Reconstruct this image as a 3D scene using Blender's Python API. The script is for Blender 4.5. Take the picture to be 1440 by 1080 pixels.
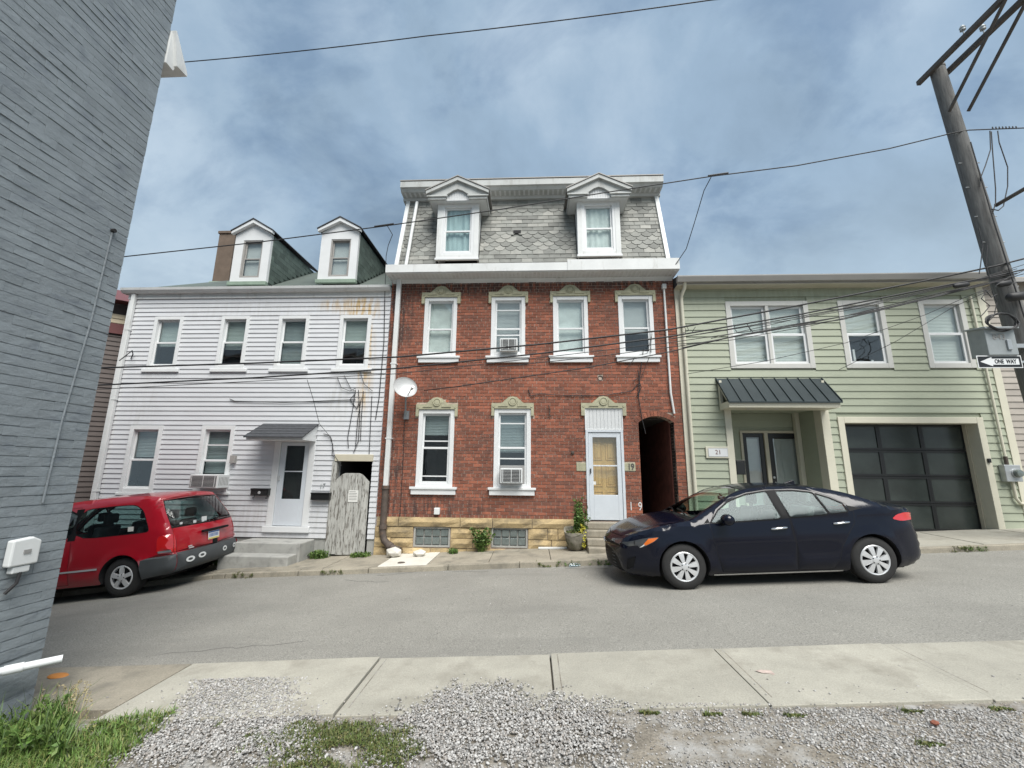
import bpy, math, random
import numpy as np
from mathutils import Vector, Matrix
from mathutils.geometry import delaunay_2d_cdt
random.seed(7); RNG = np.random.default_rng(7)
for o in list(bpy.data.objects): bpy.data.objects.remove(o)
scene = bpy.context.scene
COL = scene.collection
R_ = math.radians
# ------------------------------------------------------------------ camera
F_PX, EYE = 600.0, 1.8
_d = np.array([29.0, -121.0, -F_PX]); _d /= np.linalg.norm(_d)
_u = np.array([0.0, 1.0, 0.0]); _u = _u - _d * np.dot(_u, _d); _u /= np.linalg.norm(_u)
CAMR = np.array([np.cross(_d, _u), _d, _u])
cam_data = bpy.data.cameras.new('camera'); cam = bpy.data.objects.new('camera', cam_data); COL.objects.link(cam)
cam_data.sensor_width = 36; cam_data.sensor_fit = 'HORIZONTAL'; cam_data.lens = F_PX / 1440 * 36
cam_data.clip_start = 0.05; cam_data.clip_end = 2000
cam.matrix_world = Matrix.Translation((0, 0, EYE)) @ Matrix([list(r) for r in CAMR]).to_4x4()
scene.camera = cam
# ------------------------------------------------------------------ sky, sun, exposure
SUN_EL, SUN_AZ = R_(56), R_(154)          # azimuth measured from +Y clockwise: behind the camera, a little to the right
world = bpy.data.worlds.new('World'); scene.world = world; world.use_nodes = True
def build_world():
    nt = world.node_tree; N = nt.nodes; L = nt.links; N.clear()
    out = N.new('ShaderNodeOutputWorld'); bg = N.new('ShaderNodeBackground'); bg.inputs['Strength'].default_value = 0.1
    sky = N.new('ShaderNodeTexSky'); sky.sky_type = 'NISHITA'; sky.sun_disc = False
    sky.sun_elevation = SUN_EL; sky.sun_rotation = SUN_AZ; sky.air_density = 1.2; sky.dust_density = 1.0
    tc = N.new('ShaderNodeTexCoord'); sep = N.new('ShaderNodeSeparateXYZ'); L.new(tc.outputs['Generated'], sep.inputs[0])
    zc = N.new('ShaderNodeMath'); zc.operation = 'MAXIMUM'; L.new(sep.outputs['Z'], zc.inputs[0]); zc.inputs[1].default_value = 0.0
    za = N.new('ShaderNodeMath'); za.operation = 'ADD'; L.new(zc.outputs[0], za.inputs[0]); za.inputs[1].default_value = 0.55
    dx = N.new('ShaderNodeMath'); dx.operation = 'DIVIDE'; L.new(sep.outputs['X'], dx.inputs[0]); L.new(za.outputs[0], dx.inputs[1])
    dy = N.new('ShaderNodeMath'); dy.operation = 'DIVIDE'; L.new(sep.outputs['Y'], dy.inputs[0]); L.new(za.outputs[0], dy.inputs[1])
    cb = N.new('ShaderNodeCombineXYZ'); L.new(dx.outputs[0], cb.inputs[0]); L.new(dy.outputs[0], cb.inputs[1]); cb.inputs[2].default_value = 3.7
    def noise(scale, detail, rough, dist=0.0, off=0.0):
        mp = N.new('ShaderNodeMapping'); L.new(cb.outputs[0], mp.inputs[0]); mp.inputs['Location'].default_value = (off, off * .7, 0)
        mp.inputs['Scale'].default_value = (1.0, 1.25, 1.0)
        n = N.new('ShaderNodeTexNoise'); L.new(mp.outputs[0], n.inputs['Vector'])
        n.inputs['Scale'].default_value = scale; n.inputs['Detail'].default_value = detail
        n.inputs['Roughness'].default_value = rough; n.inputs['Distortion'].default_value = dist
        return n
    # big light and dark cloud banks
    n1 = noise(1.5, 9, .56, .25, 7.2)
    r1 = N.new('ShaderNodeValToRGB'); L.new(n1.outputs['Fac'], r1.inputs[0]); e = r1.color_ramp.elements
    e[0].position = .34; e[0].color = (.53, .73, .92, 1); e[1].position = .66; e[1].color = (1.46, 1.74, 1.98, 1)
    m = e.new(.50); m.color = (.86, 1.16, 1.46, 1)
    # small dark scud under it
    n2 = noise(4.4, 9, .58, .3, 7.2)
    r2 = N.new('ShaderNodeValToRGB'); L.new(n2.outputs['Fac'], r2.inputs[0]); e = r2.color_ramp.elements
    e[0].position = .36; e[0].color = (.66, .71, .78, 1); e[1].position = .52; e[1].color = (1, 1, 1, 1)
    mul = N.new('ShaderNodeMix'); mul.data_type = 'RGBA'; mul.blend_type = 'MULTIPLY'; mul.inputs[0].default_value = 1
    L.new(r1.outputs[0], mul.inputs[6]); L.new(r2.outputs[0], mul.inputs[7])
    n3 = noise(.7, 3, .5, 0, 1.7)
    r3 = N.new('ShaderNodeValToRGB'); L.new(n3.outputs['Fac'], r3.inputs[0]); e = r3.color_ramp.elements
    e[0].position = .38; e[0].color = (.92, .92, .92, 1); e[1].position = .62; e[1].color = (.99, .99, .99, 1)
    mx = N.new('ShaderNodeMix'); mx.data_type = 'RGBA'
    L.new(r3.outputs[0], mx.inputs[0]); L.new(sky.outputs[0], mx.inputs[6]); L.new(mul.outputs[2], mx.inputs[7])
    hz = N.new('ShaderNodeMapRange'); hz.interpolation_type = 'SMOOTHSTEP'; L.new(zc.outputs[0], hz.inputs[0])      # the cloud deck pales evenly towards the horizon all round
    hz.inputs[1].default_value = .20; hz.inputs[2].default_value = .58; hz.inputs[3].default_value = .55; hz.inputs[4].default_value = 0
    mh = N.new('ShaderNodeMix'); mh.data_type = 'RGBA'; L.new(hz.outputs[0], mh.inputs[0]); L.new(mx.outputs[2], mh.inputs[6]); mh.inputs[7].default_value = (1.40, 1.70, 1.90, 1); mx = mh
    L.new(mx.outputs[2], bg.inputs['Color']); L.new(bg.outputs[0], out.inputs[0])
build_world()
sun_data = bpy.data.lights.new('sun', 'SUN'); sun_data.energy = 1.5; sun_data.angle = R_(42); sun_data.color = (1.0, .965, .91)
sun = bpy.data.objects.new('sun', sun_data); COL.objects.link(sun)
_sd = Vector((math.sin(SUN_AZ) * math.cos(SUN_EL), math.cos(SUN_AZ) * math.cos(SUN_EL), math.sin(SUN_EL)))
sun.rotation_euler = (-_sd).to_track_quat('-Z', 'Y').to_euler(); sun.location = _sd * 50
scene.view_settings.view_transform = 'Standard'; scene.view_settings.look = 'None'
scene.view_settings.exposure = 2.0; scene.view_settings.gamma = 1.0; scene.view_settings.use_curve_mapping = False
try:
    scene.render.engine = 'CYCLES'; scene.cycles.max_bounces = 8; scene.cycles.transparent_max_bounces = 16
except Exception: pass

# ------------------------------------------------------------------ photo pixel -> place (a pixel gives a direction, the plane gives the distance)
def ray(x, y): return CAMR @ np.array([x - 720.0, 540.0 - y, -F_PX])
def atY(x, y, Y): r = ray(x, y); p = r * (Y / r[1]); return (p[0], p[1], p[2] + EYE)
CROP = {'2': (100, 280, 1440 / 460), '3': (60, 540, 2.88), '4': (520, 220, 1440 / 460), '5': (520, 480, 1440 / 460), '7': (930, 360, 1440 / 510), 'g': (1240, 380, 2.7)}
def cp(c, u, v):
    if c == 'p': return u, v
    ox, oy, s = CROP[c]; return ox + u / s, oy + v / s
def XZ(c, u, v, Y): p = atY(*cp(c, u, v), Y); return p[0], p[2]
def rect(c, ul, ur, vt, vb, Y):
    vm = (vt + vb) / 2; um = (ul + ur) / 2
    return XZ(c, ul, vm, Y)[0], XZ(c, ur, vm, Y)[0], XZ(c, um, vb, Y)[1], XZ(c, um, vt, Y)[1]
def ground(x):                                # the street climbs to the right, more steeply at its low end
    x = float(x); z = .0534 * x
    if x < -6.2: z += .075 * (x + 6.2)
    return z
def on_ground(x, y, dz=0.0):
    r = ray(x, y); t = (-EYE + dz) / (r[2] - .0534 * r[0]); p = r * t; return (p[0], p[1], p[2] + EYE)

# ------------------------------------------------------------------ materials
MATS = {}
def mat(name, col, rough=.6, var=.0, vscale=3.0, bump=.0, bscale=40.0, spec=.5, metal=0.0, island=0.0, hue=.0, coat=0.0,
        stretch=(1, 1, 1), dirt=None, dirt_lo=.5, dirt_hi=.7, dscale=1.5, dstretch=(1, 1, 1), emit=None, fine=0.0, fscale=120.0):
    """island: per piece brightness spread, hue: per piece mix toward second colour (dirt colour used if tuple)"""
    if name in MATS: return MATS[name]
    m = bpy.data.materials.new(name); m.use_nodes = True; MATS[name] = m
    nt = m.node_tree; N = nt.nodes; L = nt.links; b = N['Principled BSDF']
    b.inputs['Roughness'].default_value = rough; b.inputs['Metallic'].default_value = metal
    b.inputs['Specular IOR Level'].default_value = spec
    if coat: b.inputs['Coat Weight'].default_value = coat; b.inputs['Coat Roughness'].default_value = .03
    geo = N.new('ShaderNodeNewGeometry')
    cur = N.new('ShaderNodeRGB'); cur.outputs[0].default_value = (*col, 1); cur = cur.outputs[0]
    def mapped(st):
        mp = N.new('ShaderNodeMapping'); L.new(geo.outputs['Position'], mp.inputs[0]); mp.inputs['Scale'].default_value = st; return mp.outputs[0]
    def noise(vec, sc, det=5, ro=.6):
        n = N.new('ShaderNodeTexNoise'); L.new(vec, n.inputs['Vector']); n.inputs['Scale'].default_value = sc
        n.inputs['Detail'].default_value = det; n.inputs['Roughness'].default_value = ro; return n.outputs['Fac']
    def remap(v, a, b_, c, d):
        r = N.new('ShaderNodeMapRange'); L.new(v, r.inputs[0])
        for i, q in enumerate((a, b_, c, d)): r.inputs[i + 1].default_value = q
        return r.outputs[0]
    def scale_col(c, f):
        x = N.new('ShaderNodeVectorMath'); x.operation = 'SCALE'; L.new(c, x.inputs[0]); L.new(f, x.inputs['Scale']); return x.outputs[0]
    if island or hue:
        oi = N.new('ShaderNodeObjectInfo'); ad = N.new('ShaderNodeMath'); ad.operation = 'ADD'
        L.new(geo.outputs['Random Per Island'], ad.inputs[0]); L.new(oi.outputs['Random'], ad.inputs[1])
        fr = N.new('ShaderNodeMath'); fr.operation = 'FRACT'; L.new(ad.outputs[0], fr.inputs[0])
        if island: cur = scale_col(cur, remap(fr.outputs[0], 0, 1, 1 - island, 1 + island))
        if hue:
            k = N.new('ShaderNodeMath'); k.operation = 'MULTIPLY'; L.new(fr.outputs[0], k.inputs[0]); k.inputs[1].default_value = 7.31
            f2 = N.new('ShaderNodeMath'); f2.operation = 'FRACT'; L.new(k.outputs[0], f2.inputs[0])
            mxh = N.new('ShaderNodeMix'); mxh.data_type = 'RGBA'
            L.new(remap(f2.outputs[0], .55, 1, 0, 1), mxh.inputs[0]); L.new(cur, mxh.inputs[6]); mxh.inputs[7].default_value = (*hue, 1); cur = mxh.outputs[2]
    if var:
        cur = scale_col(cur, remap(noise(mapped(stretch), vscale), .3, .7, 1 - var, 1 + var))
    if fine:
        cur = scale_col(cur, remap(noise(mapped((1, 1, 1)), fscale, 2, .5), .3, .7, 1 - fine, 1 + fine))
    if dirt:
        mxd = N.new('ShaderNodeMix'); mxd.data_type = 'RGBA'
        L.new(remap(noise(mapped(dstretch), dscale, 8, .65), dirt_lo, dirt_hi, 0, 1), mxd.inputs[0]); L.new(cur, mxd.inputs[6]); mxd.inputs[7].default_value = (*dirt, 1); cur = mxd.outputs[2]
    L.new(cur, b.inputs['Base Color'])
    if bump:
        bp = N.new('ShaderNodeBump'); bp.inputs['Strength'].default_value = bump; bp.inputs['Distance'].default_value = .01
        L.new(noise(mapped(stretch), bscale, 6, .6), bp.inputs['Height']); L.new(bp.outputs[0], b.inputs['Normal'])
    if emit: b.inputs['Emission Color'].default_value = (*emit[0], 1); b.inputs['Emission Strength'].default_value = emit[1]
    return m
def glass(name, tint=(.95, .97, .965), refl=1.0, ior=1.5, rough=0.0, wavy=.12):
    """thin pane: clear transmission plus a Fresnel mirror layer"""
    if name in MATS: return MATS[name]
    m = bpy.data.materials.new(name); m.use_nodes = True; MATS[name] = m
    nt = m.node_tree; N = nt.nodes; L = nt.links; N.clear()
    out = N.new('ShaderNodeOutputMaterial'); t = N.new('ShaderNodeBsdfTransparent'); t.inputs[0].default_value = (*tint, 1)
    g = N.new('ShaderNodeBsdfGlossy'); g.inputs['Roughness'].default_value = rough; g.inputs['Color'].default_value = (refl, refl, refl, 1)
    # two reflecting faces, normal gently wavy as old panes are
    geo = N.new('ShaderNodeNewGeometry'); n = N.new('ShaderNodeTexNoise'); n.inputs['Scale'].default_value = 1.6; L.new(geo.outputs['Position'], n.inputs['Vector'])
    bp = N.new('ShaderNodeBump'); bp.inputs['Strength'].default_value = wavy; bp.inputs['Distance'].default_value = .05; L.new(n.outputs['Fac'], bp.inputs['Height']); L.new(bp.outputs[0], g.inputs['Normal'])
    # Schlick fresnel from the facing angle, same for both sides of the pane
    lw = N.new('ShaderNodeLayerWeight'); lw.inputs['Blend'].default_value = .5
    p = N.new('ShaderNodeMath'); p.operation = 'POWER'; L.new(lw.outputs['Facing'], p.inputs[0]); p.inputs[1].default_value = 4.0
    r0 = 2 * ((ior - 1) / (ior + 1)) ** 2
    mr = N.new('ShaderNodeMapRange'); L.new(p.outputs[0], mr.inputs[0]); mr.inputs[3].default_value = r0; mr.inputs[4].default_value = 1.0
    mx = N.new('ShaderNodeMixShader'); L.new(mr.outputs[0], mx.inputs[0]); L.new(t.outputs[0], mx.inputs[1]); L.new(g.outputs[0], mx.inputs[2])
    L.new(mx.outputs[0], out.inputs[0]); return m

M = {}
M['asphalt'] = mat('asphalt', (.225, .219, .196), .92, var=.10, vscale=.9, bump=.5, bscale=160, fine=.34, fscale=75, dirt=(.17, .166, .15), dirt_lo=.52, dirt_hi=.74, dscale=.55, dstretch=(.35, 1.4, 1))
M['concrete'] = mat('concrete', (.325, .312, .265), .9, var=.12, vscale=2.2, bump=.3, bscale=90, island=.07, fine=.12, fscale=90, dirt=(.215, .20, .165), dirt_lo=.50, dirt_hi=.76, dscale=2.3)
M['concrete_old'] = mat('concrete_old', (.27, .245, .195), .92, var=.16, vscale=2.6, bump=.4, bscale=70, island=.10, fine=.15, fscale=70, dirt=(.15, .14, .115), dirt_lo=.50, dirt_hi=.70, dscale=2.2)
M['concrete_new'] = mat('concrete_new', (.56, .54, .48), .9, var=.10, vscale=3, bump=.2, bscale=80, fine=.08)
M['concrete_grey'] = mat('concrete_grey', (.33, .33, .31), .9, var=.14, vscale=4, bump=.3, bscale=60, dirt=(.20, .20, .19), dirt_lo=.52, dirt_hi=.72, dscale=3)
M['soil'] = mat('soil', (.185, .165, .135), .95, var=.25, vscale=4, bump=.7, bscale=60, fine=.3, fscale=60, dirt=(.32, .315, .30), dirt_lo=.46, dirt_hi=.66, dscale=5)
M['gravel'] = mat('gravel', (.33, .325, .315), .85, island=.48, var=.1, vscale=60, hue=(.30, .275, .25))
M['white'] = mat('white_paint', (.66, .675, .68), .45, var=.03, vscale=4, bump=.05, bscale=20)
M['white_old'] = mat('white_paint_weathered', (.63, .645, .64), .55, var=.06, vscale=3, dirt=(.40, .39, .36), dirt_lo=.56, dirt_hi=.80, dscale=2.5, dstretch=(2, 2, .6))
M['sheet_white'] = mat('white_metal', (.56, .60, .64), .4, var=.03, vscale=5)
M['mortar'] = mat('mortar', (.44, .36, .30), .95, var=.22, vscale=5, bump=.4, bscale=60)
M['stone'] = mat('sandstone', (.46, .35, .19), .88, island=.14, var=.20, vscale=3.2, bump=.6, bscale=25, fine=.12, fscale=50, dirt=(.16, .13, .085), dirt_lo=.46, dirt_hi=.68, dscale=2.6, dstretch=(1, 1, 2.2))
M['lintel'] = mat('carved_stone', (.36, .35, .245), .85, var=.15, vscale=5, bump=.3, bscale=50, dirt=(.23, .215, .16), dirt_lo=.55, dirt_hi=.75, dscale=4)
M['slate'] = mat('grey_slate', (.175, .180, .165), .7, island=.26, var=.16, vscale=5, bump=.25, bscale=30, hue=(.28, .28, .255))
M['slate_green'] = mat('green_slate', (.085, .115, .10), .7, island=.22, var=.15, vscale=6, bump=.2, bscale=30)
M['roof_green'] = mat('roof_green', (.080, .100, .090), .75, var=.15, vscale=3)
M['flash_green'] = mat('flashing_green', (.22, .29, .23), .6, var=.12, vscale=5)
M['vent_white'] = mat('beadboard_white', (.58, .595, .60), .5, var=.04, vscale=6)
M['chimney'] = mat('chimney_render', (.135, .100, .075), .9, var=.18, vscale=4, bump=.3, bscale=30)
M['green_trim'] = mat('cream_trim', (.56, .54, .44), .5, var=.04, vscale=4)
M['win_trim_grey'] = mat('grey_trim', (.50, .50, .475), .5, var=.04, vscale=4)
M['tan_trim'] = mat('tan_trim', (.50, .465, .365), .5, var=.05, vscale=4)
M['metal_roof'] = mat('standing_seam', (.024, .036, .040), .6, spec=.25, var=.08, vscale=4)
M['shingle_dark'] = mat('asphalt_shingle', (.055, .058, .065), .9, var=.25, vscale=14, bump=.5, bscale=60)
M['gutter_grey'] = mat('gutter_grey', (.30, .29, .275), .5, var=.05)
M['black'] = mat('black_paint', (.012, .013, .014), .35)
M['black_matte'] = mat('black_matte', (.012, .012, .013), .8)
M['black_rubber'] = mat('rubber', (.017, .017, .017), .82, var=.15, vscale=20)
M['cable'] = mat('cable', (.02, .02, .022), .6)
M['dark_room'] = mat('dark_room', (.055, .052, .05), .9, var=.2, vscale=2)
M['blind'] = mat('blind_white', (.70, .73, .70), .8, var=.06, vscale=2.5)
M['blind_grey'] = mat('blind_grey', (.50, .53, .53), .8, var=.10, vscale=2.5)
M['curtain'] = mat('curtain_blue', (.42, .55, .56), .85, var=.14, vscale=6, stretch=(3, 3, .4))
M['curtain_w'] = mat('curtain_white', (.66, .72, .70), .85, var=.14, vscale=5)
M['glass'] = glass('window_glass')
M['glass_dark'] = glass('window_glass_dark', (.84, .88, .88))
M['rust_pipe'] = mat('cast_iron', (.075, .058, .048), .75, var=.3, vscale=9, bump=.3, bscale=40, dirt=(.16, .085, .045), dirt_lo=.55, dirt_hi=.75, dscale=6)
M['grey_metal'] = mat('grey_metal', (.30, .325, .33), .5, metal=.3, var=.1, vscale=5)
M['pale_metal'] = mat('pale_metal', (.52, .53, .53), .45, metal=.3, var=.06)
M['galv'] = mat('galvanised', (.44, .46, .47), .4, metal=.6, var=.08)
M['plastic_white'] = mat('plastic_white', (.62, .64, .64), .5, var=.03)
M['ac_grey'] = mat('ac_grille', (.25, .25, .245), .6)
M['wood_pole'] = mat('pole_wood', (.135, .134, .130), .9, var=.28, vscale=5, stretch=(6, 6, .5), bump=.6, bscale=14, dirt=(.075, .07, .065), dirt_lo=.52, dirt_hi=.7, dscale=2, dstretch=(4, 4, .4))
M['arm_wood'] = mat('arm_wood', (.085, .075, .068), .9, var=.25, vscale=6)
M['gate_wood'] = mat('gate_wood', (.40, .40, .375), .9, island=.08, var=.22, vscale=9, stretch=(5, 5, .35), bump=.7, bscale=10, dirt=(.13, .12, .105), dirt_lo=.50, dirt_hi=.60, dscale=9, dstretch=(3, 3, .5))
M['paper'] = mat('paper', (.66, .66, .63), .8)
M['ink'] = mat('ink', (.06, .06, .06), .8)
M['door_wood'] = mat('door_oak', (.62, .40, .15), .45, var=.18, vscale=5, stretch=(6, 6, .6), bump=.1, bscale=20)
M['glassblock'] = mat('glass_block', (.13, .155, .15), .12, var=.2, vscale=9, bump=.4, bscale=22, spec=.8)
M['leaf'] = mat('leaf_green', (.065, .125, .022), .6, island=.5, hue=(.14, .19, .045))
M['grass'] = mat('grass_green', (.085, .150, .028), .6, island=.5, hue=(.22, .22, .075))
M['moss'] = mat('weed_green', (.075, .105, .025), .7, island=.5, hue=(.17, .15, .06))
M['leaf_yellow'] = mat('leaf_yellow', (.36, .33, .035), .6, island=.4)
M['straw'] = mat('straw', (.34, .29, .16), .8, island=.3)
M['rubble'] = mat('rubble_white', (.56, .54, .49), .9, var=.2, vscale=8, bump=.6, bscale=25)
M['orange'] = mat('orange_clay', (.55, .22, .05), .7, var=.1)
M['brown_siding'] = mat('brown_siding', (.105, .088, .082), .75, island=.08, var=.1, vscale=3)
M['maroon'] = mat('maroon_paint', (.12, .035, .035), .6)
M['cream_siding'] = mat('cream_siding', (.50, .44, .32), .7, island=.05)
M['beige_siding'] = mat('beige_siding', (.34, .31, .275), .75, island=.07, var=.1, vscale=3)

def brick_material(name, base, spread, stain, alt, stain_rng=(.50, .72)):
    m = mat(name, base, .9, island=spread, hue=alt, var=.16, vscale=9, bump=.5, bscale=45, fine=.14, fscale=70, dirt=stain, dirt_lo=stain_rng[0], dirt_hi=stain_rng[1], dscale=1.1, dstretch=(1.2, 1, .8)); return m
M['brick'] = brick_material('red_brick', (.262, .092, .055), .30, (.130, .056, .040), (.165, .072, .050))
M['brick_side'] = mat('brick_side', (.17, .06, .045), .9, var=.3, vscale=6)
M['white_grey'] = mat('white_paint_grey', (.43, .445, .435), .6, var=.08, vscale=3, dirt=(.30, .30, .28), dirt_lo=.52, dirt_hi=.75, dscale=2.5, dstretch=(2, 2, .6))  # greyer white for the top cornice and dormer hoods
M['grey_brick'] = mat('grey_painted_brick', (.200, .228, .246), .62, island=.045, var=.09, vscale=6, stretch=(1, .75, 1.25), bump=.6, bscale=24, fine=.04, fscale=60, dirt=(.145, .168, .192), dirt_lo=.54, dirt_hi=.70, dscale=5.0, dstretch=(1, .8, 1.5))
M['grey_mortar'] = mat('grey_painted_joint', (.165, .188, .205), .7, var=.15, vscale=7, bump=.8, bscale=30)
def siding_mat(name, col, rough, stains_shade):
    return add_stains_shade(mat(name, col, rough, island=.025, var=.045, vscale=1.8, stretch=(1, 1, 3), bump=.03, bscale=20), stains_shade)
def add_stains_shade(m, stains_shade):
    nt = m.node_tree; N = nt.nodes; L = nt.links; b = N['Principled BSDF']; src = b.inputs['Base Color'].links[0].from_socket
    geo = N.new('ShaderNodeNewGeometry')
    for (x, z, rx, rz, colr, amt) in stains_shade:          # rust runs, grime and painted eave shade, each with its own shape
        mp = N.new('ShaderNodeMapping'); L.new(geo.outputs['Position'], mp.inputs[0]); mp.inputs['Location'].default_value = (-x / rx, 0, -z / rz); mp.inputs['Scale'].default_value = (1 / rx, 0, 1 / rz)
        ln = N.new('ShaderNodeVectorMath'); ln.operation = 'LENGTH'; L.new(mp.outputs[0], ln.inputs[0])
        mr = N.new('ShaderNodeMapRange'); mr.interpolation_type = 'SMOOTHSTEP'; L.new(ln.outputs['Value'], mr.inputs[0]); mr.inputs[1].default_value = .1; mr.inputs[2].default_value = 1; mr.inputs[3].default_value = amt; mr.inputs[4].default_value = 0
        ns = N.new('ShaderNodeTexNoise'); ns.inputs['Scale'].default_value = 3.2; ns.inputs['Detail'].default_value = 7
        m2 = N.new('ShaderNodeMapping'); L.new(geo.outputs['Position'], m2.inputs[0]); m2.inputs['Scale'].default_value = (4, 1, .6); L.new(m2.outputs[0], ns.inputs['Vector'])
        mr2 = N.new('ShaderNodeMapRange'); L.new(ns.outputs['Fac'], mr2.inputs[0]); mr2.inputs[1].default_value = .40; mr2.inputs[2].default_value = .66
        mu = N.new('ShaderNodeMath'); mu.operation = 'MULTIPLY'; L.new(mr.outputs[0], mu.inputs[0]); L.new(mr2.outputs[0], mu.inputs[1])
        mx = N.new('ShaderNodeMix'); mx.data_type = 'RGBA'; L.new(mu.outputs[0], mx.inputs[0]); L.new(src, mx.inputs[6]); mx.inputs[7].default_value = (*colr, 1); src = mx.outputs[2]
    L.new(src, b.inputs['Base Color']); return m
RUST = (.46, .33, .17); GRIME = (.40, .40, .38)
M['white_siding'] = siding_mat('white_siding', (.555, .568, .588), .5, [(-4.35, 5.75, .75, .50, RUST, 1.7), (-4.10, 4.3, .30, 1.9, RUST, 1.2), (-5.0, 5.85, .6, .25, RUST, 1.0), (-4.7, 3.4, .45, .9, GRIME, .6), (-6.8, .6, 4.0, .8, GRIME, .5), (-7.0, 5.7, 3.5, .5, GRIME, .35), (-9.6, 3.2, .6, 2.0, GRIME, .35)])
SOOT = (.07, .038, .032)
add_stains_shade(M['brick'], [(-1.6, 6.40, 4.2, .50, SOOT, 2.2), (2.2, 6.42, 2.2, .36, SOOT, 2.0), (-3.35, 5.6, .6, 1.5, SOOT, 1.8), (-3.3, 1.6, .55, 1.7, SOOT, 1.3), (-2.2, .92, 2.1, .46, SOOT, 1.3), (.7, .95, 1.2, .35, SOOT, .7), (-1.0, 2.2, .5, 1.2, SOOT, .5), (.9, 2.6, .5, .9, SOOT, .4), (3.0, 5.2, .4, 1.2, SOOT, .4)])
M['green_siding'] = siding_mat('green_siding', (.330, .358, .274), .6, [(6.5, 5.9, 4.5, .5, (.20, .215, .14), .4)])  # shade under the eaves put into the siding colour as a darker band

# ------------------------------------------------------------------ mesh building
class MB:
    """collects shapes in place coordinates; build() makes ONE mesh object of them"""
    def __init__(s): s.v = []; s.f = []; s.mi = []; s.cur = 0
    def add(s, vs, fs):
        n = len(s.v); s.v.extend([tuple(map(float, p)) for p in vs]); s.f.extend([tuple(i + n for i in f) for f in fs]); s.mi.extend([s.cur] * len(fs)); return s
    def box(s, x0, x1, y0, y1, z0, z1, slope=0.0):
        dz = slope * (x1 - x0)
        return s.add([(x0, y0, z0), (x1, y0, z0 + dz), (x1, y1, z0 + dz), (x0, y1, z0), (x0, y0, z1), (x1, y0, z1 + dz), (x1, y1, z1 + dz), (x0, y1, z1)],
                     [(0, 3, 2, 1), (4, 5, 6, 7), (0, 1, 5, 4), (1, 2, 6, 5), (2, 3, 7, 6), (3, 0, 4, 7)])
    def prism(s, pts, axis, a, b):
        """pts: 2D polygon in the other two axes (order kept), extruded along axis from a to b"""
        n = len(pts)
        def mk(p, t): return {'x': (t, p[0], p[1]), 'y': (p[0], t, p[1]), 'z': (p[0], p[1], t)}[axis]
        vs = [mk(p, a) for p in pts] + [mk(p, b) for p in pts]
        return s.add(vs, [tuple(range(n))[::-1], tuple(range(n, 2 * n))] + [(i, (i + 1) % n, n + (i + 1) % n, n + i) for i in range(n)])
    def tube(s, pts, r, n=8, cap=True):
        P = [Vector(p) for p in pts]; rs = r if isinstance(r, (list, tuple)) else [r] * len(P); vs = []; fs = []
        t0 = (P[1] - P[0]).normalized(); ref = Vector((0, 0, 1)) if abs(t0.z) < .9 else Vector((1, 0, 0)); u = t0.cross(ref).normalized()
        for i, p in enumerate(P):
            t = (P[min(i + 1, len(P) - 1)] - P[max(i - 1, 0)]).normalized(); u = (u - t * u.dot(t)).normalized(); w = t.cross(u)
            for k in range(n): a = 2 * math.pi * k / n; vs.append(p + (u * math.cos(a) + w * math.sin(a)) * rs[i])
        for i in range(len(P) - 1):
            for k in range(n): fs.append((i * n + k, i * n + (k + 1) % n, (i + 1) * n + (k + 1) % n, (i + 1) * n + k))
        if cap: fs.append(tuple(range(n))[::-1]); fs.append(tuple((len(P) - 1) * n + k for k in range(n)))
        return s.add(vs, fs)
    def lathe(s, prof, c, axis='z', n=24, a0=0.0):
        """prof: (radius, height) list turned round the axis through c"""
        vs = []; fs = []
        for (r, h) in prof:
            for k in range(n):
                a = a0 + 2 * math.pi * k / n; q = (r * math.cos(a), r * math.sin(a))
                vs.append({'z': (c[0] + q[0], c[1] + q[1], c[2] + h), 'y': (c[0] + q[0], c[1] + h, c[2] + q[1]), 'x': (c[0] + h, c[1] + q[0], c[2] + q[1])}[axis])
        for i in range(len(prof) - 1):
            for k in range(n): fs.append((i * n + k, i * n + (k + 1) % n, (i + 1) * n + (k + 1) % n, (i + 1) * n + k))
        return s.add(vs, fs)
    def frame(s, x0, x1, z0, z1, w, y0, y1, wb=None, wt=None):
        wb = w if wb is None else wb; wt = w if wt is None else wt
        s.box(x0, x0 + w, y0, y1, z0, z1); s.box(x1 - w, x1, y0, y1, z0, z1)
        s.box(x0 + w, x1 - w, y0 + .001, y1 - .001, z1 - wt, z1); s.box(x0 + w, x1 - w, y0 + .001, y1 - .001, z0, z0 + wb); return s
    def build(s, name, material, parent=None, smooth=None, local=False, bevel=0.0):
        me = bpy.data.meshes.new(name); V = np.array(s.v, float); c = (V.min(0) + V.max(0)) / 2
        me.from_pydata([tuple(p) for p in V - c], [], s.f); me.update()
        ms = material if isinstance(material, (list, tuple)) else [material]
        for q in ms: me.materials.append(M[q] if isinstance(q, str) else q)
        if len(ms) > 1: me.polygons.foreach_set('material_index', s.mi)
        if smooth: me.shade_smooth(); me.set_sharp_from_angle(angle=R_(smooth))
        o = bpy.data.objects.new(name, me); COL.objects.link(o); o.location = tuple(c)
        if bevel:
            b = o.modifiers.new('bevel', 'BEVEL'); b.width = bevel; b.segments = 2; b.limit_method = 'ANGLE'; b.angle_limit = R_(40)
        if parent is not None:
            o.parent = parent
            if not local: o.matrix_parent_inverse = WORLD_INV(parent)
        return o
def MW(o):
    m = o.matrix_basis.copy()
    if o.parent is not None: m = MW(o.parent) @ o.matrix_parent_inverse @ m
    return m
def WORLD_INV(o): return MW(o).inverted()
def tag(o, label=None, cat=None, group=None, kind=None):
    if label: o['label'] = label
    if cat: o['category'] = cat
    if group: o['group'] = group
    if kind: o['kind'] = kind
    return o
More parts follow.
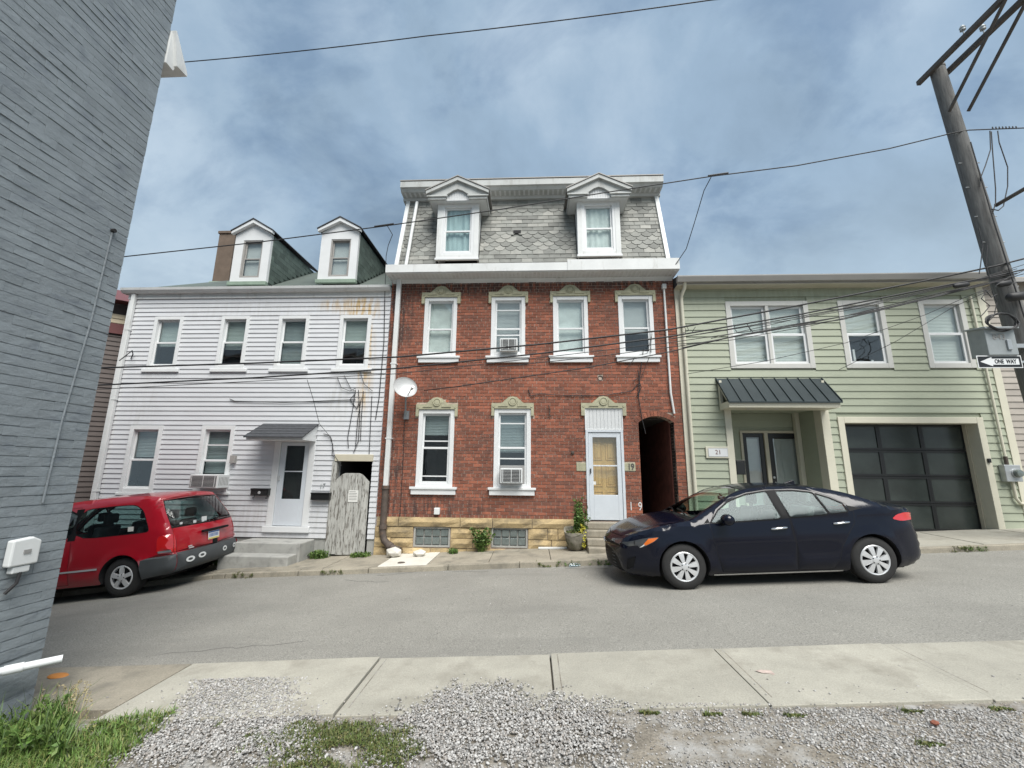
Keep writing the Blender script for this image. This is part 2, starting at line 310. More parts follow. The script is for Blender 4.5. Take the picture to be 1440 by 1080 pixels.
def thing(name, label, cat, loc, group=None):
    o = bpy.data.objects.new(name, None); COL.objects.link(o); o.location = loc; o.empty_display_size = .2; return tag(o, label, cat, group)
UNIT = {}
def piece(name, x0, x1, y0, y1, z0, z1, material, parent, key='box', shared=None):
    """a cheap repeated piece: shared unit mesh scaled into place"""
    k = (key, material)
    if k not in UNIT:
        if shared is None:
            b = MB(); e = .035
            b.add([(-.5, -.5 + .0, -.5 + .0), (.5, -.5, -.5), (.5, -.5, .5), (-.5, -.5, .5), (-.5, .5, -.5), (.5, .5, -.5), (.5, .5, .5), (-.5, .5, .5)],
                  [(0, 1, 2, 3), (1, 5, 6, 2), (5, 4, 7, 6), (4, 0, 3, 7), (3, 2, 6, 7), (4, 5, 1, 0)])
        else: b = shared
        me = bpy.data.meshes.new(name); me.from_pydata(b.v, [], b.f); me.update(); me.materials.append(M[material]); UNIT[k] = me
    o = bpy.data.objects.new(name, UNIT[k]); COL.objects.link(o)
    o.location = ((x0 + x1) / 2, (y0 + y1) / 2, (z0 + z1) / 2); o.scale = (x1 - x0, y1 - y0, z1 - z0)
    o.parent = parent; o.matrix_parent_inverse = WORLD_INV(parent); return o
def text_mesh(name, body, size, loc, rot, material, parent, extrude=.004, sx=1.0, shear=0.0, bold=0.0):
    cu = bpy.data.curves.new(name, 'FONT'); cu.body = body; cu.size = size; cu.extrude = extrude; cu.align_x = 'CENTER'; cu.align_y = 'CENTER'; cu.shear = shear; cu.offset = bold
    t = bpy.data.objects.new('tmp_text', cu); COL.objects.link(t); dg = bpy.context.evaluated_depsgraph_get()
    me = bpy.data.meshes.new_from_object(t.evaluated_get(dg)); bpy.data.objects.remove(t); me.materials.clear(); me.materials.append(M[material])
    me.name = name; o = bpy.data.objects.new(name, me); COL.objects.link(o); o.location = loc; o.rotation_euler = rot; o.scale = (sx, 1, 1)
    if parent is not None: o.parent = parent; o.matrix_parent_inverse = WORLD_INV(parent)
    return o
def cells(x0, x1, z0, z1, holes):
    """the rectangle minus rectangular holes, as few boxes as columns need"""
    xs = sorted({x0, x1, *[min(max(h[0], x0), x1) for h in holes], *[min(max(h[1], x0), x1) for h in holes]}); out = []
    for a, b in zip(xs, xs[1:]):
        if b - a < 1e-4: continue
        m = (a + b) / 2; cuts = sorted([(h[2], h[3]) for h in holes if h[0] < m < h[1]]); z = z0
        for c0, c1 in cuts:
            if c0 > z + 1e-4: out.append((a, b, z, min(c0, z1)))
            z = max(z, c1)
        if z < z1 - 1e-4: out.append((a, b, z, z1))
    return out
def spans(x0, x1, zc0, zc1, holes):
    """free intervals of a course between holes"""
    cuts = sorted([(h[0], h[1]) for h in holes if h[2] < zc1 - .012 and h[3] > zc0 + .012]); x = x0; out = []
    for a, b in cuts:
        if a > x + .02: out.append((x, min(a, x1)))
        x = max(x, b)
    if x < x1 - .02: out.append((x, x1))
    return out
def blades(mb, pts, h, w, n_each, spread=.5, lean=.5, seg=3, rng=random):
    """leaf-like strips growing out of points"""
    for p in pts:
        for _ in range(n_each):
            a = rng.uniform(0, 2 * math.pi); l = h * rng.uniform(.45, 1.15); ln = rng.uniform(.1, lean); bx = p[0] + rng.gauss(0, spread); by = p[1] + rng.gauss(0, spread); ww = w * rng.uniform(.6, 1.3)
            ca, sa = math.cos(a), math.sin(a); vs = []
            for i in range(seg + 1):
                t = i / seg; d = l * ln * t * t; wd = ww * (1 - t) ** .7 * .5 if i < seg else .0006
                cx, cy, cz = bx + ca * d, by + sa * d, p[2] + l * (t - .35 * ln * t * t)
                vs += [(cx - sa * wd, cy + ca * wd, cz), (cx + sa * wd, cy - ca * wd, cz)]
            mb.add(vs, [(2 * i, 2 * i + 1, 2 * i + 3, 2 * i + 2) for i in range(seg)])
def leaves(mb, c, r, n, size, rng=random, flat=1.0):
    for _ in range(n):
        while True:
            q = Vector((rng.uniform(-1, 1), rng.uniform(-1, 1), rng.uniform(-1, 1)))
            if q.length <= 1: break
        p = Vector(c) + Vector((q.x * r[0], q.y * r[1], q.z * r[2])); u = Vector((rng.gauss(0, 1), rng.gauss(0, 1), rng.gauss(0, .6))).normalized(); w = u.cross(Vector((rng.gauss(0, 1), rng.gauss(0, 1), rng.gauss(0, 1)))).normalized()
        s_ = size * rng.uniform(.5, 1.3); mb.add([p - u * s_ * .5, p + w * s_ * .28, p + u * s_ * .6, p - w * s_ * .28], [(0, 1, 2, 3)])
# ================================================================== ground, road, pavements
def strip(name, x0, x1, y0, y1, dz, material, thick=0.0, kind='structure', parent=None, step=.5):
    xs = sorted({x0, x1, *[q for q in (-6.2,) if x0 < q < x1], *np.arange(math.ceil(x0), x1, step)}); b = MB(); vs = []; fs = []
    for x in xs:
        for y in (y0, y1): vs.append((x, y, ground(x) + dz))
    for i in range(len(xs) - 1): fs.append((2 * i, 2 * i + 2, 2 * i + 3, 2 * i + 1))
    if thick:
        n = len(vs)
        vs += [(v[0], v[1], v[2] - thick) for v in vs[:n]]
        for i in range(len(xs) - 1):
            fs.append((2 * i, n + 2 * i, n + 2 * i + 2, 2 * i + 2)); fs.append((2 * i + 1, 2 * i + 3, n + 2 * i + 3, n + 2 * i + 1))
        k = 2 * (len(xs) - 1); fs.append((0, 1, n + 1, n)); fs.append((k, n + k, n + k + 1, k + 1))
    b.add(vs, fs); o = b.build(name, material, parent)
    if kind and parent is None: tag(o, kind=kind)
    return o
strip('ground', -90, 90, -70, 120, -.09, 'soil', step=4)
road = strip('road', -60, 60, 4.60, 8.60, 0.0, 'asphalt', step=1)
lot = strip('gravel_lot', -30, 30, -25, 3.61, .018, 'soil', step=1)
near_walk = strip('near_pavement', -40, 40, 3.60, 4.63, -.03, 'concrete_old', step=2)
jx = [-11.4, -9.6, -7.5, -5.4, -3.43, -1.51, .17, 1.74, 3.31, 4.95, 6.55, 8.2, 9.8, 11.4]
for i, (a, b_) in enumerate(zip(jx, jx[1:])):
    tilt = (.014, -.004, .006, 0, .008, -.005, .004, .006, 0, .005, 0, .004, 0)[i]
    s = MB(); g = .007
    for (xa, xb) in ([(a + g, b_ - g)] if not (a < -6.2 < b_) else [(a + g, -6.2), (-6.2, b_ - g)]):
        def P(x, y, t): return (x, y, ground(x) + (.035 + tilt * (x - a) if t else -.06))
        y0, y1 = (3.61 if a > -4 else 3.78), 4.625
        s.add([P(xa, y0, 0), P(xb, y0, 0), P(xb, y1, 0), P(xa, y1, 0), P(xa, y0, 1), P(xb, y0, 1), P(xb, y1, 1), P(xa, y1, 1)],
              [(4, 5, 6, 7), (0, 1, 5, 4), (1, 2, 6, 5), (2, 3, 7, 6), (3, 0, 4, 7)])
    s.build('slab', 'concrete_old' if a < -3.5 else 'concrete', near_walk, bevel=.006)
    if -5 < a < 6:                                        # tooled line beside the joint
        z = ground(b_ + .07) + .0352 + (0 if i + 1 > 12 else (.014, -.004, .006, 0, .008, -.005, .004, .006, 0, .005, 0, .004, 0)[min(i + 1, 12)] * .07)
        MB().add([(b_ + .064, 3.72, z), (b_ + .074, 3.72, z), (b_ + .074, 4.6, z), (b_ + .064, 4.6, z)], [(0, 1, 2, 3)]).build('tooled_line', 'soil', near_walk)
far_walk = strip('far_pavement', -40, 40, 8.62, 10.6, .055, 'concrete_old', thick=.2, step=2)
fx = [-12.2, -10.7, -9.2, -7.8, -6.5, -5.2, -4.1, -3.02, -2.05, -.85, .35, 1.55, 2.8, 4.1, 5.4, 6.75, 8.3, 9.9, 11.6, 13]
for i, (a, b_) in enumerate(zip(fx, fx[1:])):
    h = .098 + random.uniform(-.006, .006)
    cuts = [a + .006, b_ - .006] if not (a < -6.2 < b_) else [a + .006, -6.2, b_ - .006]; s = MB()
    for xa, xb in zip(cuts, cuts[1:]):
        def P(x, y, t): return (x, y, ground(x) + (h + (.03 if x > 7 and y > 9.9 else 0) if t else 0))
        y0, y1 = 8.70, 10.02
        s.add([P(xa, y0, 0), P(xb, y0, 0), P(xb, y1, 0), P(xa, y1, 0), P(xa, y0, 1), P(xb, y0, 1), P(xb, y1, 1), P(xa, y1, 1)],
              [(4, 5, 6, 7), (0, 1, 5, 4), (1, 2, 6, 5), (2, 3, 7, 6), (3, 0, 4, 7)])
    m_ = 'concrete_new' if abs(a + 3.02) < .01 else ('concrete' if a > 6 else 'concrete_old')
    s.build('slab', m_, far_walk, bevel=.008)
x = -12.0; k = 0
while x < 12.5:
    L_ = random.uniform(.9, 1.7); xb = min(x + L_, 12.6)
    for xa, xe in ([(x, xb)] if not (x < -6.2 < xb) else [(x, -6.2), (-6.2, xb)]):
        s = MB(); jit = random.uniform(-.01, .01); hh = .098 + random.uniform(-.012, .006)
        def P(xx, y, t): return (xx, y, ground(xx) + (hh if t else -.05))
        xa2, xe2 = xa + .006, xe - .006
        s.add([P(xa2, 8.56 + jit, 0), P(xe2, 8.56 + jit, 0), P(xe2, 8.69, 0), P(xa2, 8.69, 0), P(xa2, 8.565 + jit, 1), P(xe2, 8.565 + jit, 1), P(xe2, 8.69, 1), P(xa2, 8.69, 1)],
              [(4, 5, 6, 7), (0, 1, 5, 4), (1, 2, 6, 5), (2, 3, 7, 6), (3, 0, 4, 7)]).build('kerb_stone', 'concrete_old', far_walk, bevel=.015)
    x = xb
# round shut-off cover in the pale slab
gx, gy, gz = on_ground(572.5, 796, .1)
MB().lathe([(0.0, .012), (.07, .012), (.075, .004), (.08, -.01)], (-2.62, 8.95, ground(-2.62) + .096), n=20).build('valve_cover', 'rust_pipe', far_walk)
# hairline cracks and patches in the asphalt: shallow dark seams
crk = MB()
for (p, n_, dx, dy) in (((-2.9, 8.35), 12, .11, .02), ((-3.4, 8.12), 9, .10, -.03), ((-1.5, 8.45), 8, .12, .01), ((.6, 8.40), 8, .1, .0), ((-4.2, 4.9), 18, .1, .006)):
    x, y = p
    for i in range(n_):
        nx, ny = x + dx * random.uniform(.6, 1.3), y + dy + random.uniform(-.05, .05); w = random.uniform(.0012, .0035) if n_ > 12 else .006
        crk.add([(x, y - w, ground(x) + .0015), (nx, ny - w, ground(nx) + .0015), (nx, ny + w, ground(nx) + .0015), (x, y + w, ground(x) + .0015)], [(0, 1, 2, 3)]); x, y = nx, ny
crk.build('crack', 'black_matte', road)

# ------------------------------------------------------------------ loose gravel (nobody could count it)
def in_poly(px, py, poly):
    c = np.zeros(len(px), bool); n = len(poly)
    for i in range(n):
        x1, y1 = poly[i]; x2, y2 = poly[(i + 1) % n]
        if y1 == y2: continue
        t = ((y1 > py) != (y2 > py)) & (px < (x2 - x1) * (py - y1) / (y2 - y1) + x1); c ^= t
    return c
def gpoly(pts): return [on_ground(x, y)[:2] for x, y in pts]
HEAP = [gpoly([(150, 1079), (215, 1040), (262, 1000), (275, 962), (320, 948), (395, 950), (420, 972), (405, 1005), (440, 1010), (440, 1079)]),
        gpoly([(520, 1079), (555, 1030), (570, 1005), (610, 990), (640, 976), (690, 970), (720, 975), (745, 993), (775, 985), (795, 1000), (830, 990), (855, 1000), (870, 1020), (865, 1079)])]
BAND = [gpoly([(600, 1002), (640, 992), (1440, 1004), (1440, 1079), (1230, 1079), (1100, 1045), (900, 1025), (880, 1004)]), gpoly([(395, 1012), (560, 1012), (560, 1079), (395, 1079)])]
# the lot goes on to the sides and behind in the same mix
def ico():
    t = (1 + 5 ** .5) / 2
    v = np.array([(-1, t, 0), (1, t, 0), (-1, -t, 0), (1, -t, 0), (0, -1, t), (0, 1, t), (0, -1, -t), (0, 1, -t), (t, 0, -1), (t, 0, 1), (-t, 0, -1), (-t, 0, 1)], float); v /= np.linalg.norm(v[0])
    f = np.array([(0, 11, 5), (0, 5, 1), (0, 1, 7), (0, 7, 10), (0, 10, 11), (1, 5, 9), (5, 11, 4), (11, 10, 2), (10, 7, 6), (7, 1, 8), (3, 9, 4), (3, 4, 2), (3, 2, 6), (3, 6, 8), (3, 8, 9), (4, 9, 5), (2, 4, 11), (6, 2, 10), (8, 6, 7), (9, 8, 1)]); return v, f
def stones(name, X, Y, Z, size, material, label, cat):
    n = len(X); v, f = ico(); rng = RNG
    sc = size[:, None] * np.stack([rng.uniform(.7, 1.3, n), rng.uniform(.6, 1.0, n), rng.uniform(.4, .75, n)], 1)
    jit = 1 + rng.uniform(-.22, .22, (n, 12, 1)); a = rng.uniform(0, 2 * np.pi, n); tl = rng.normal(0, .35, n)
    p = v[None] * jit * sc[:, None, :]
    ct, st = np.cos(tl)[:, None], np.sin(tl)[:, None]; p = np.stack([p[..., 0], p[..., 1] * ct - p[..., 2] * st, p[..., 1] * st + p[..., 2] * ct], -1)
    ca, sa = np.cos(a)[:, None], np.sin(a)[:, None]; p = np.stack([p[..., 0] * ca - p[..., 1] * sa, p[..., 0] * sa + p[..., 1] * ca, p[..., 2]], -1)
    p += np.stack([X, Y, Z], 1)[:, None, :]
    V = p.reshape(-1, 3); Fc = (f[None] + (np.arange(n) * 12)[:, None, None]).reshape(-1, 3)
    me = bpy.data.meshes.new(name); me.vertices.add(len(V)); me.vertices.foreach_set('co', V.ravel().astype(np.float32))
    me.loops.add(Fc.size); me.loops.foreach_set('vertex_index', Fc.ravel().astype(np.int32)); me.polygons.add(len(Fc)); me.polygons.foreach_set('loop_start', np.arange(0, Fc.size, 3, dtype=np.int32))
    me.update(calc_edges=True); me.materials.append(M[material]); o = bpy.data.objects.new(name, me); COL.objects.link(o); tag(o, label, cat, kind='stuff'); return o
def gz_arr(X): return .0534 * X + np.where(X < -6.2, .075 * (X + 6.2), 0)
_X = RNG.uniform(-4.0, 6.0, 230000); _Y = RNG.uniform(1.4, 4.25, 230000)
inh = np.zeros(230000, bool); inb = np.zeros(230000, bool)
_wx = _X + .045 * np.sin(_Y * 17 + 2 * np.sin(_X * 9)) + RNG.normal(0, .075, 230000); _wy = _Y + .05 * np.sin(_X * 13 + 1.3) + .03 * np.sin(_X * 31) + RNG.normal(0, .065, 230000)
for h in HEAP: inh |= in_poly(_wx, _wy, h)
for h in BAND: inb |= in_poly(_X, _Y, h)
low = (_Y < 3.05)
lump = np.sin(_X * 3.1 + 1) * np.sin(_Y * 4.3 + _X) * .5 + .5
keep = inh * 1.0 + (~inh & inb) * (.75 * np.clip((_X - .9) / 1.2, 0, 1) + .16 + .14 * lump) + (~inh & ~inb & low) * (.25 + .40 * lump) + (~inh & ~inb & ~low & (_Y < 4.0)) * np.where(_Y < 3.62, .07, .007) + (~inh & (_Y >= 4.0)) * .0015
sel = RNG.uniform(0, 1, 230000) < keep
sel &= ~((_X < -4.0) & (_Y < 3.85))
gX, gY = _X[sel], _Y[sel]; hp = inh[sel]
print('gravel', len(gX))
base = np.where(gY > 3.61, .036, np.where(hp, .030, .018))
gZ = gz_arr(gX) + base + np.where(hp, RNG.uniform(0.0, .016, len(gX)), RNG.uniform(.0, .008, len(gX)))
stones('gravel', gX, gY, gZ, np.where(hp, RNG.uniform(.0045, .0085, len(gX)) * RNG.choice([1, 1, 1.3, 1.7], len(gX)), RNG.uniform(.003, .007, len(gX)) * RNG.choice([1, 1, 1.2, 1.8], len(gX))), 'gravel', 'loose pale grey gravel spilling over the near pavement', 'gravel')
# ================================================================== windows and doors shared by the houses
def window(parent, x0, x1, z0, z1, Y, trim=.09, trim_m='white', proud=.03, deep=.10, sill=None, sash_m='white', shade=None, shade_to=.5, shade_m='blind', rail=.5, bars=(), label=None, glass_m='glass', wide_sill=0.0, cols=1, sash_w=.045, split_shade=None):
    """trim frame > sashes, panes, blind, sill. Y is the wall plane; the glass stands back inside the opening"""
    fr = MB().frame(x0, x1, z0, z1, trim, Y - proud, Y + deep).build('window', trim_m, parent, bevel=.006)
    if label: fr['label'] = label
    a, b, c, d = x0 + trim, x1 - trim, z0 + trim, z1 - trim; zm = c + (d - c) * rail
    w = (b - a) / cols
    for k in range(cols):
        p, q = a + k * w, a + (k + 1) * w
        if k: MB().box(p - .035, p + .035, Y - proud + .012, Y + deep, c, d).build('mullion', trim_m, fr)
        if cols > 1: p, q = p + (.035 if k else 0), q - (.035 if k < cols - 1 else 0)
        MB().frame(p, q, zm - .02, d, sash_w, Y + .045, Y + .075).build('upper_sash', sash_m, fr, bevel=.004)
        MB().frame(p, q, c, zm + .02, sash_w, Y + .012, Y + .042).build('lower_sash', sash_m, fr, bevel=.004)
        MB().box(p + sash_w, q - sash_w, Y + .058, Y + .062, zm - .02 + sash_w, d - sash_w).build('pane', glass_m, fr)
        MB().box(p + sash_w, q - sash_w, Y + .025, Y + .029, c + sash_w, zm + .02 - sash_w).build('pane', glass_m, fr)
        for t in bars:
            zb = c + (d - c) * t; MB().box(p + sash_w, q - sash_w, Y + (.006 if t < rail else .040), Y + (.024 if t < rail else .057), zb - .014, zb + .014).build('glazing_bar', sash_m, fr)
        if shade:
            zt = d; zb = d - (d - c) * (split_shade[k] if split_shade else shade_to); B = MB(); yb = Y + deep + .03
            if shade == 'blind':
                n = max(3, int((zt - zb) / .035)); pts = []
                for i in range(n + 1):
                    z = zt - (zt - zb) * i / n; pts += [(yb + .008, z), (yb - .006, z - .012)]
                vs = []; fs = []
                for (yy, zz) in pts: vs += [(p, yy, zz), (q, yy, zz)]
                B.add(vs, [(2 * i, 2 * i + 1, 2 * i + 3, 2 * i + 2) for i in range(len(pts) - 1)])
            elif shade == 'curtain':
                n = 26; vs = []; ph = random.uniform(0, 6)
                for i in range(n + 1):
                    x = p + (q - p) * i / n; y = yb + .010 * math.sin(i * 1.25 + ph) + .01 * math.sin(i * .53); vs += [(x, y, zt), (x, y + .012 * math.sin(i * .9), zb)]
                B.add(vs, [(2 * i, 2 * i + 2, 2 * i + 3, 2 * i + 1) for i in range(n)])
            else: B.box(p, q, yb, yb + .005, zb, zt)
            B.build('blind' if shade != 'curtain' else 'curtain', shade_m, fr, smooth=50 if shade == 'curtain' else None)
    if sill:
        sw, sh, sp = sill
        MB().box(x0 - sw, x1 + sw, Y - sp, Y + .02, z0 - sh, z0 - .002).build('sill', trim_m, fr, bevel=.008)
        if wide_sill: MB().box(x0 - sw - .03, x1 + sw + .03, Y - sp - .03, Y + .02, z0 - .03, z0 + .022).build('sill_cap', trim_m, fr, bevel=.006)
    return fr
def air_conditioner(name, label, x0, x1, z0, z1, Y, out=.32):
    t = thing(name, label, 'air conditioner', ((x0 + x1) / 2, Y, z0))
    MB().box(x0, x1, Y - out, Y + .12, z0, z1).build('casing', 'plastic_white', t, bevel=.012)
    MB().box(x0 + .03, x1 - .03, Y - out - .006, Y - out + .01, z0 + .03, z1 - .03).build('coil', 'black_matte', t)
    g = MB(); n = 9
    for i in range(n):
        z = z0 + .045 + (z1 - z0 - .09) * i / (n - 1); g.box(x0 + .03, x1 - .03, Y - out - .014, Y - out - .006, z - .0028, z + .0028)
    for i in range(3):
        x = x0 + .06 + (x1 - x0 - .12) * i / 2; g.box(x - .006, x + .006, Y - out - .016, Y - out - .0145, z0 + .03, z1 - .03)
    g.build('grille', 'plastic_white', t)
    s = MB()
    for i in range(7):
        y = Y - out + .05 + i * (out - .08) / 7
        for xx in (x0 - .003, x1 - .009): s.box(xx, xx + .012, y, y + .015, z0 + .06, z1 - .06)
    s.build('side_louvre', 'ac_grey', t); return t

# ================================================================== the red brick house
BY = 10.0
BX0, BX1 = -3.57, 3.46
ZB_BASE = XZ('5', 450, 778, BY)[1]                         # top of the stone base
Z_EAVE = 6.46
brick_house = thing('brick_house', 'three storey red brick house with grey slate mansard and white dormers', 'house', ((BX0 + BX1) / 2, BY, ground(0)))
up_w = [rect('4', 238, 382, 622, 888, BY), rect('4', 534, 684, 618, 886, BY), rect('4', 807, 961, 615, 880, BY), rect('4', 1096, 1250, 614, 880, BY)]
lo_w = [rect('5', 209, 369, 300, 645, BY), rect('5', 546, 709, 297, 648, BY)]
zt_up = sum(w[3] for w in up_w) / 4; zb_up = sum(w[2] for w in up_w) / 4
up_w = [(a, b, zb_up, zt_up) for a, b, _, _ in up_w]
door_r = rect('5', 952, 1120, 296, 787, BY); ZD_SPLIT = XZ('5', 1028, 391, BY)[1]
door_r = (door_r[0], door_r[1], ZB_BASE - .02, door_r[3])
arch = rect('5', 1192, 1352, 345, 775, BY); arch_x0, arch_x1 = arch[0], arch[1]; arch_spring = XZ('5', 1270, 358, BY)[1]; arch_top = XZ('5', 1266, 329, BY)[1]
holes = [(a, b, c, d) for (a, b, c, d) in up_w + lo_w + [door_r]] + [(arch_x0, arch_x1, 0.0, arch_spring)]
core_holes = holes[:-1] + [(arch_x0, arch_x1, 0.0, arch_top + .03)]
cell_holes = [rect('5', 194, 353, 817, 905, BY), rect('5', 536, 694, 821, 908, BY)]
# lintel stones: notched slab with a low pediment, roundel and corner discs
def lintel(parent, cx, w, ztop_win, half):
    """carved head over an opening cx wide w; the ears hang beside it"""
    h = .215; e = half; z0 = ztop_win - .17; z1 = ztop_win + .045; zt = z1 + .075; yb, yf = BY + .05, BY - .055
    pts = [(cx - e, z0), (cx - w / 2 - .004, z0), (cx - w / 2 - .004, ztop_win + .003), (cx + w / 2 + .004, ztop_win + .003), (cx + w / 2 + .004, z0), (cx + e, z0), (cx + e, zt), (cx + .27, zt), (cx + .10, zt + .15), (cx, zt + .17), (cx - .10, zt + .15), (cx - .27, zt), (cx - e, zt)]
    b = MB()
    # split into convex pieces so the faces fill cleanly
    def pr(poly): b.prism(poly, 'y', yf, yb)
    pr([(cx - e, z0), (cx - w / 2 - .004, z0), (cx - w / 2 - .004, zt), (cx - e, zt)]); pr([(cx + w / 2 + .004, z0), (cx + e, z0), (cx + e, zt), (cx + w / 2 + .004, zt)])
    pr([(cx - w / 2 - .004, ztop_win + .003), (cx + w / 2 + .004, ztop_win + .003), (cx + w / 2 + .004, zt), (cx - w / 2 - .004, zt)])
    pr([(cx - .27, zt), (cx + .27, zt), (cx + .10, zt + .15), (cx, zt + .17), (cx - .10, zt + .15)])
    o = b.build('lintel', 'lintel', parent)
    zc = zt + .045
    MB().lathe([(0, -.018), (.062, -.016), (.066, 0.0), (.078, -.020), (.094, -.020), (.098, .006)], (cx, yf, zc), 'y', n=24).build('roundel', 'lintel', o, smooth=40)
    for s_ in (-1, 1):
        MB().lathe([(0, -.008), (.020, -.010), (.028, -.010), (.03, .004)], (cx + s_ * (e - .055), yf, zt - .065), 'y', n=14).build('disc', 'lintel', o)
        MB().prism([(cx + s_ * .115, ztop_win + .05), (cx + s_ * .34, ztop_win + .05), (cx + s_ * .115, zt + .07)], 'y', yf - .016, yf + .002).build('leaf_panel', 'lintel', o)
    return o
lint = []
for (a, b, c, d) in up_w: lint.append(((a + b) / 2, b - a, d, .49))
for (a, b, c, d) in lo_w: lint.append(((a + b) / 2, b - a, d, .50))
lint.append(((door_r[0] + door_r[1]) / 2, door_r[1] - door_r[0], door_r[3], .52))
lint_holes = []
for (cx, w, zt_, e) in lint:
    lintel(brick_house, cx, w, zt_, e); lint_holes.append((cx - e, cx + e, zt_ - .17, zt_ + .12)); lint_holes.append((cx - .20, cx + .20, zt_ + .12, zt_ + .20))
# number stones beside the door
nst = [(door_r[0] - .22, door_r[0], *[XZ('5', 930, v, BY)[1] for v in (571, 535)]), (door_r[1], door_r[1] + .25, *[XZ('5', 1138, v, BY)[1] for v in (571, 535)])]
vent_c = XZ('5', 1015, 162, BY)
bh = holes + lint_holes + nst + [(vent_c[0] - .065, vent_c[0] + .065, vent_c[1] - .06, vent_c[1] + .07)]
# masonry behind the bricks (the joints), with the real openings
core = MB()
for (a, b, c, d) in cells(BX0 + .004, BX1 - .004, ground(-3) - .3, Z_EAVE + .35, core_holes + cell_holes): core.box(a, b, BY + .012, BY + .24, c, d)
core.build('wall', 'mortar', brick_house)
side = MB()
side.box(BX0, BX0 + .24, BY + .25, BY + 10, -.6, 7.0); side.box(BX1 - .24, BX1, BY + .25, BY + 10, -.6, 7.0); side.box(BX0, BX1, BY + 10, BY + 10.2, -.6, 9.2)
side.build('side_wall', 'brick_side', brick_house)
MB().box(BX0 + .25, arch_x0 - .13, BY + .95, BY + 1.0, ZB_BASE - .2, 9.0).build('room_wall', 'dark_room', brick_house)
fl = MB(); fl.box(BX0 + .25, BX1 - .25, BY + .26, BY + 9, 3.0, 3.1); fl.box(BX0 + .25, BX1 - .25, BY + .26, BY + 9, 6.5, 6.6); fl.build('floor_slab', 'dark_room', brick_house)
# bricks in running bond
BH, JT = .0755, .0105
brl = []; z = ZB_BASE + .006; row = 0
while z < Z_EAVE + .12:
    for (xa, xb) in spans(BX0, BX1, z, z + BH - JT, bh):
        if arch_spring - .02 < z < arch_top + .30 and xa > arch_x0 - 1.2 and xb > 2.0: pass
        off = (row % 2) * .105 + (.05 if row % 6 == 0 else 0); bl = .21 if row % 6 else .105
        n0 = math.floor((xa - off) / bl); x = off + n0 * bl
        while x < xb - .001:
            p, q = max(x, xa), min(x + bl - JT, xb)
            if q - p > .02:
                # bricks above the passage give way to the arch ring
                mx = (p + q) / 2; ccx = (arch_x0 + arch_x1) / 2; hw = (arch_x1 - arch_x0) / 2
                rise = arch_top - arch_spring; Rr = (hw * hw + rise * rise) / (2 * rise); cz = arch_top - Rr
                if not (math.hypot(mx - ccx, z + BH / 2 - cz) < Rr + .115 and z > arch_spring - .05 and abs(mx - ccx) < hw + .06): brl.append((p, q, z, z + BH - JT))
            x += bl
    z += BH; row += 1
cz_ = 2.2
brl.sort(key=lambda r: ((r[0] + r[1]) / 2 - .5) ** 2 + ((r[2] + r[3]) / 2 - cz_) ** 2)
rest = MB()
for i, (p, q, c, d) in enumerate(brl):
    y = BY + random.uniform(-.004, .004); d -= random.uniform(0, .004)
    if i < 300: piece('brick', p, q, y, y + .05, c, d, 'brick', brick_house)
    else: rest.add([(p, y, c), (q, y, c), (q, y, d), (p, y, d), (p, y + .02, c), (q, y + .02, c), (q, y + .02, d), (p, y + .02, d)], [(0, 1, 2, 3), (1, 5, 6, 2), (4, 0, 3, 7), (3, 2, 6, 7), (4, 5, 1, 0)])
tag(rest.build('brickwork', 'brick', brick_house), kind='stuff')
print('bricks', len(brl))
# arch ring of the passage and the passage itself
ccx = (arch_x0 + arch_x1) / 2; hw = (arch_x1 - arch_x0) / 2; rise = arch_top - arch_spring; Rr = (hw * hw + rise * rise) / (2 * rise); cz = arch_top - Rr
a_end = math.asin(hw / Rr); nv = 13
for i in range(nv):
    t0 = -a_end - .05 + (2 * a_end + .1) * i / nv; t1 = -a_end - .05 + (2 * a_end + .1) * (i + 1) / nv - .012
    pts = [(ccx + math.sin(t) * r, cz + math.cos(t) * r) for t, r in ((t0, Rr), (t1, Rr), (t1, Rr + .115), (t0, Rr + .115))]
    MB().prism(pts, 'y', BY - .006, BY + .24).build('arch_brick', 'brick', brick_house)
fillb = MB()                                               # backing between springing line and ring
for i in range(10):
    xa, xb = arch_x0 + (arch_x1 - arch_x0) * i / 10, arch_x0 + (arch_x1 - arch_x0) * (i + 1) / 10
    za = cz + math.sqrt(max(Rr * Rr - (xa - ccx) ** 2, 0)); zb = cz + math.sqrt(max(Rr * Rr - (xb - ccx) ** 2, 0))
    fillb.add([(xa, BY + .013, za), (xb, BY + .013, zb), (xb, BY + .013, arch_top + .2), (xa, BY + .013, arch_top + .2), (xa, BY + .24, za), (xb, BY + .24, zb)], [(0, 1, 2, 3), (0, 4, 5, 1)])
fillb.build('arch_backing', 'mortar', brick_house)
gp = ground(2.8) + .09
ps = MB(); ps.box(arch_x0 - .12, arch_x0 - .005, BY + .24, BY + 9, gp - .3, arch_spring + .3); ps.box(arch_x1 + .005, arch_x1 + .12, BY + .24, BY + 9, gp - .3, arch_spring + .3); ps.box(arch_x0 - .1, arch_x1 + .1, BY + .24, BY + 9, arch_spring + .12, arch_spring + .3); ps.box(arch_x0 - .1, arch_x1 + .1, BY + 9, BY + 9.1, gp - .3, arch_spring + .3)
M['passage'] = mat('passage_brick_shaded', (.035, .024, .02), .9, var=.5, vscale=3.5, bump=.6, bscale=30, dirt=(.20, .19, .175), dirt_lo=.62, dirt_hi=.72, dscale=2.2)  # gloom of the passage put into the brick colour, far darker than the front
ps.build('passage_wall', 'passage', brick_house)
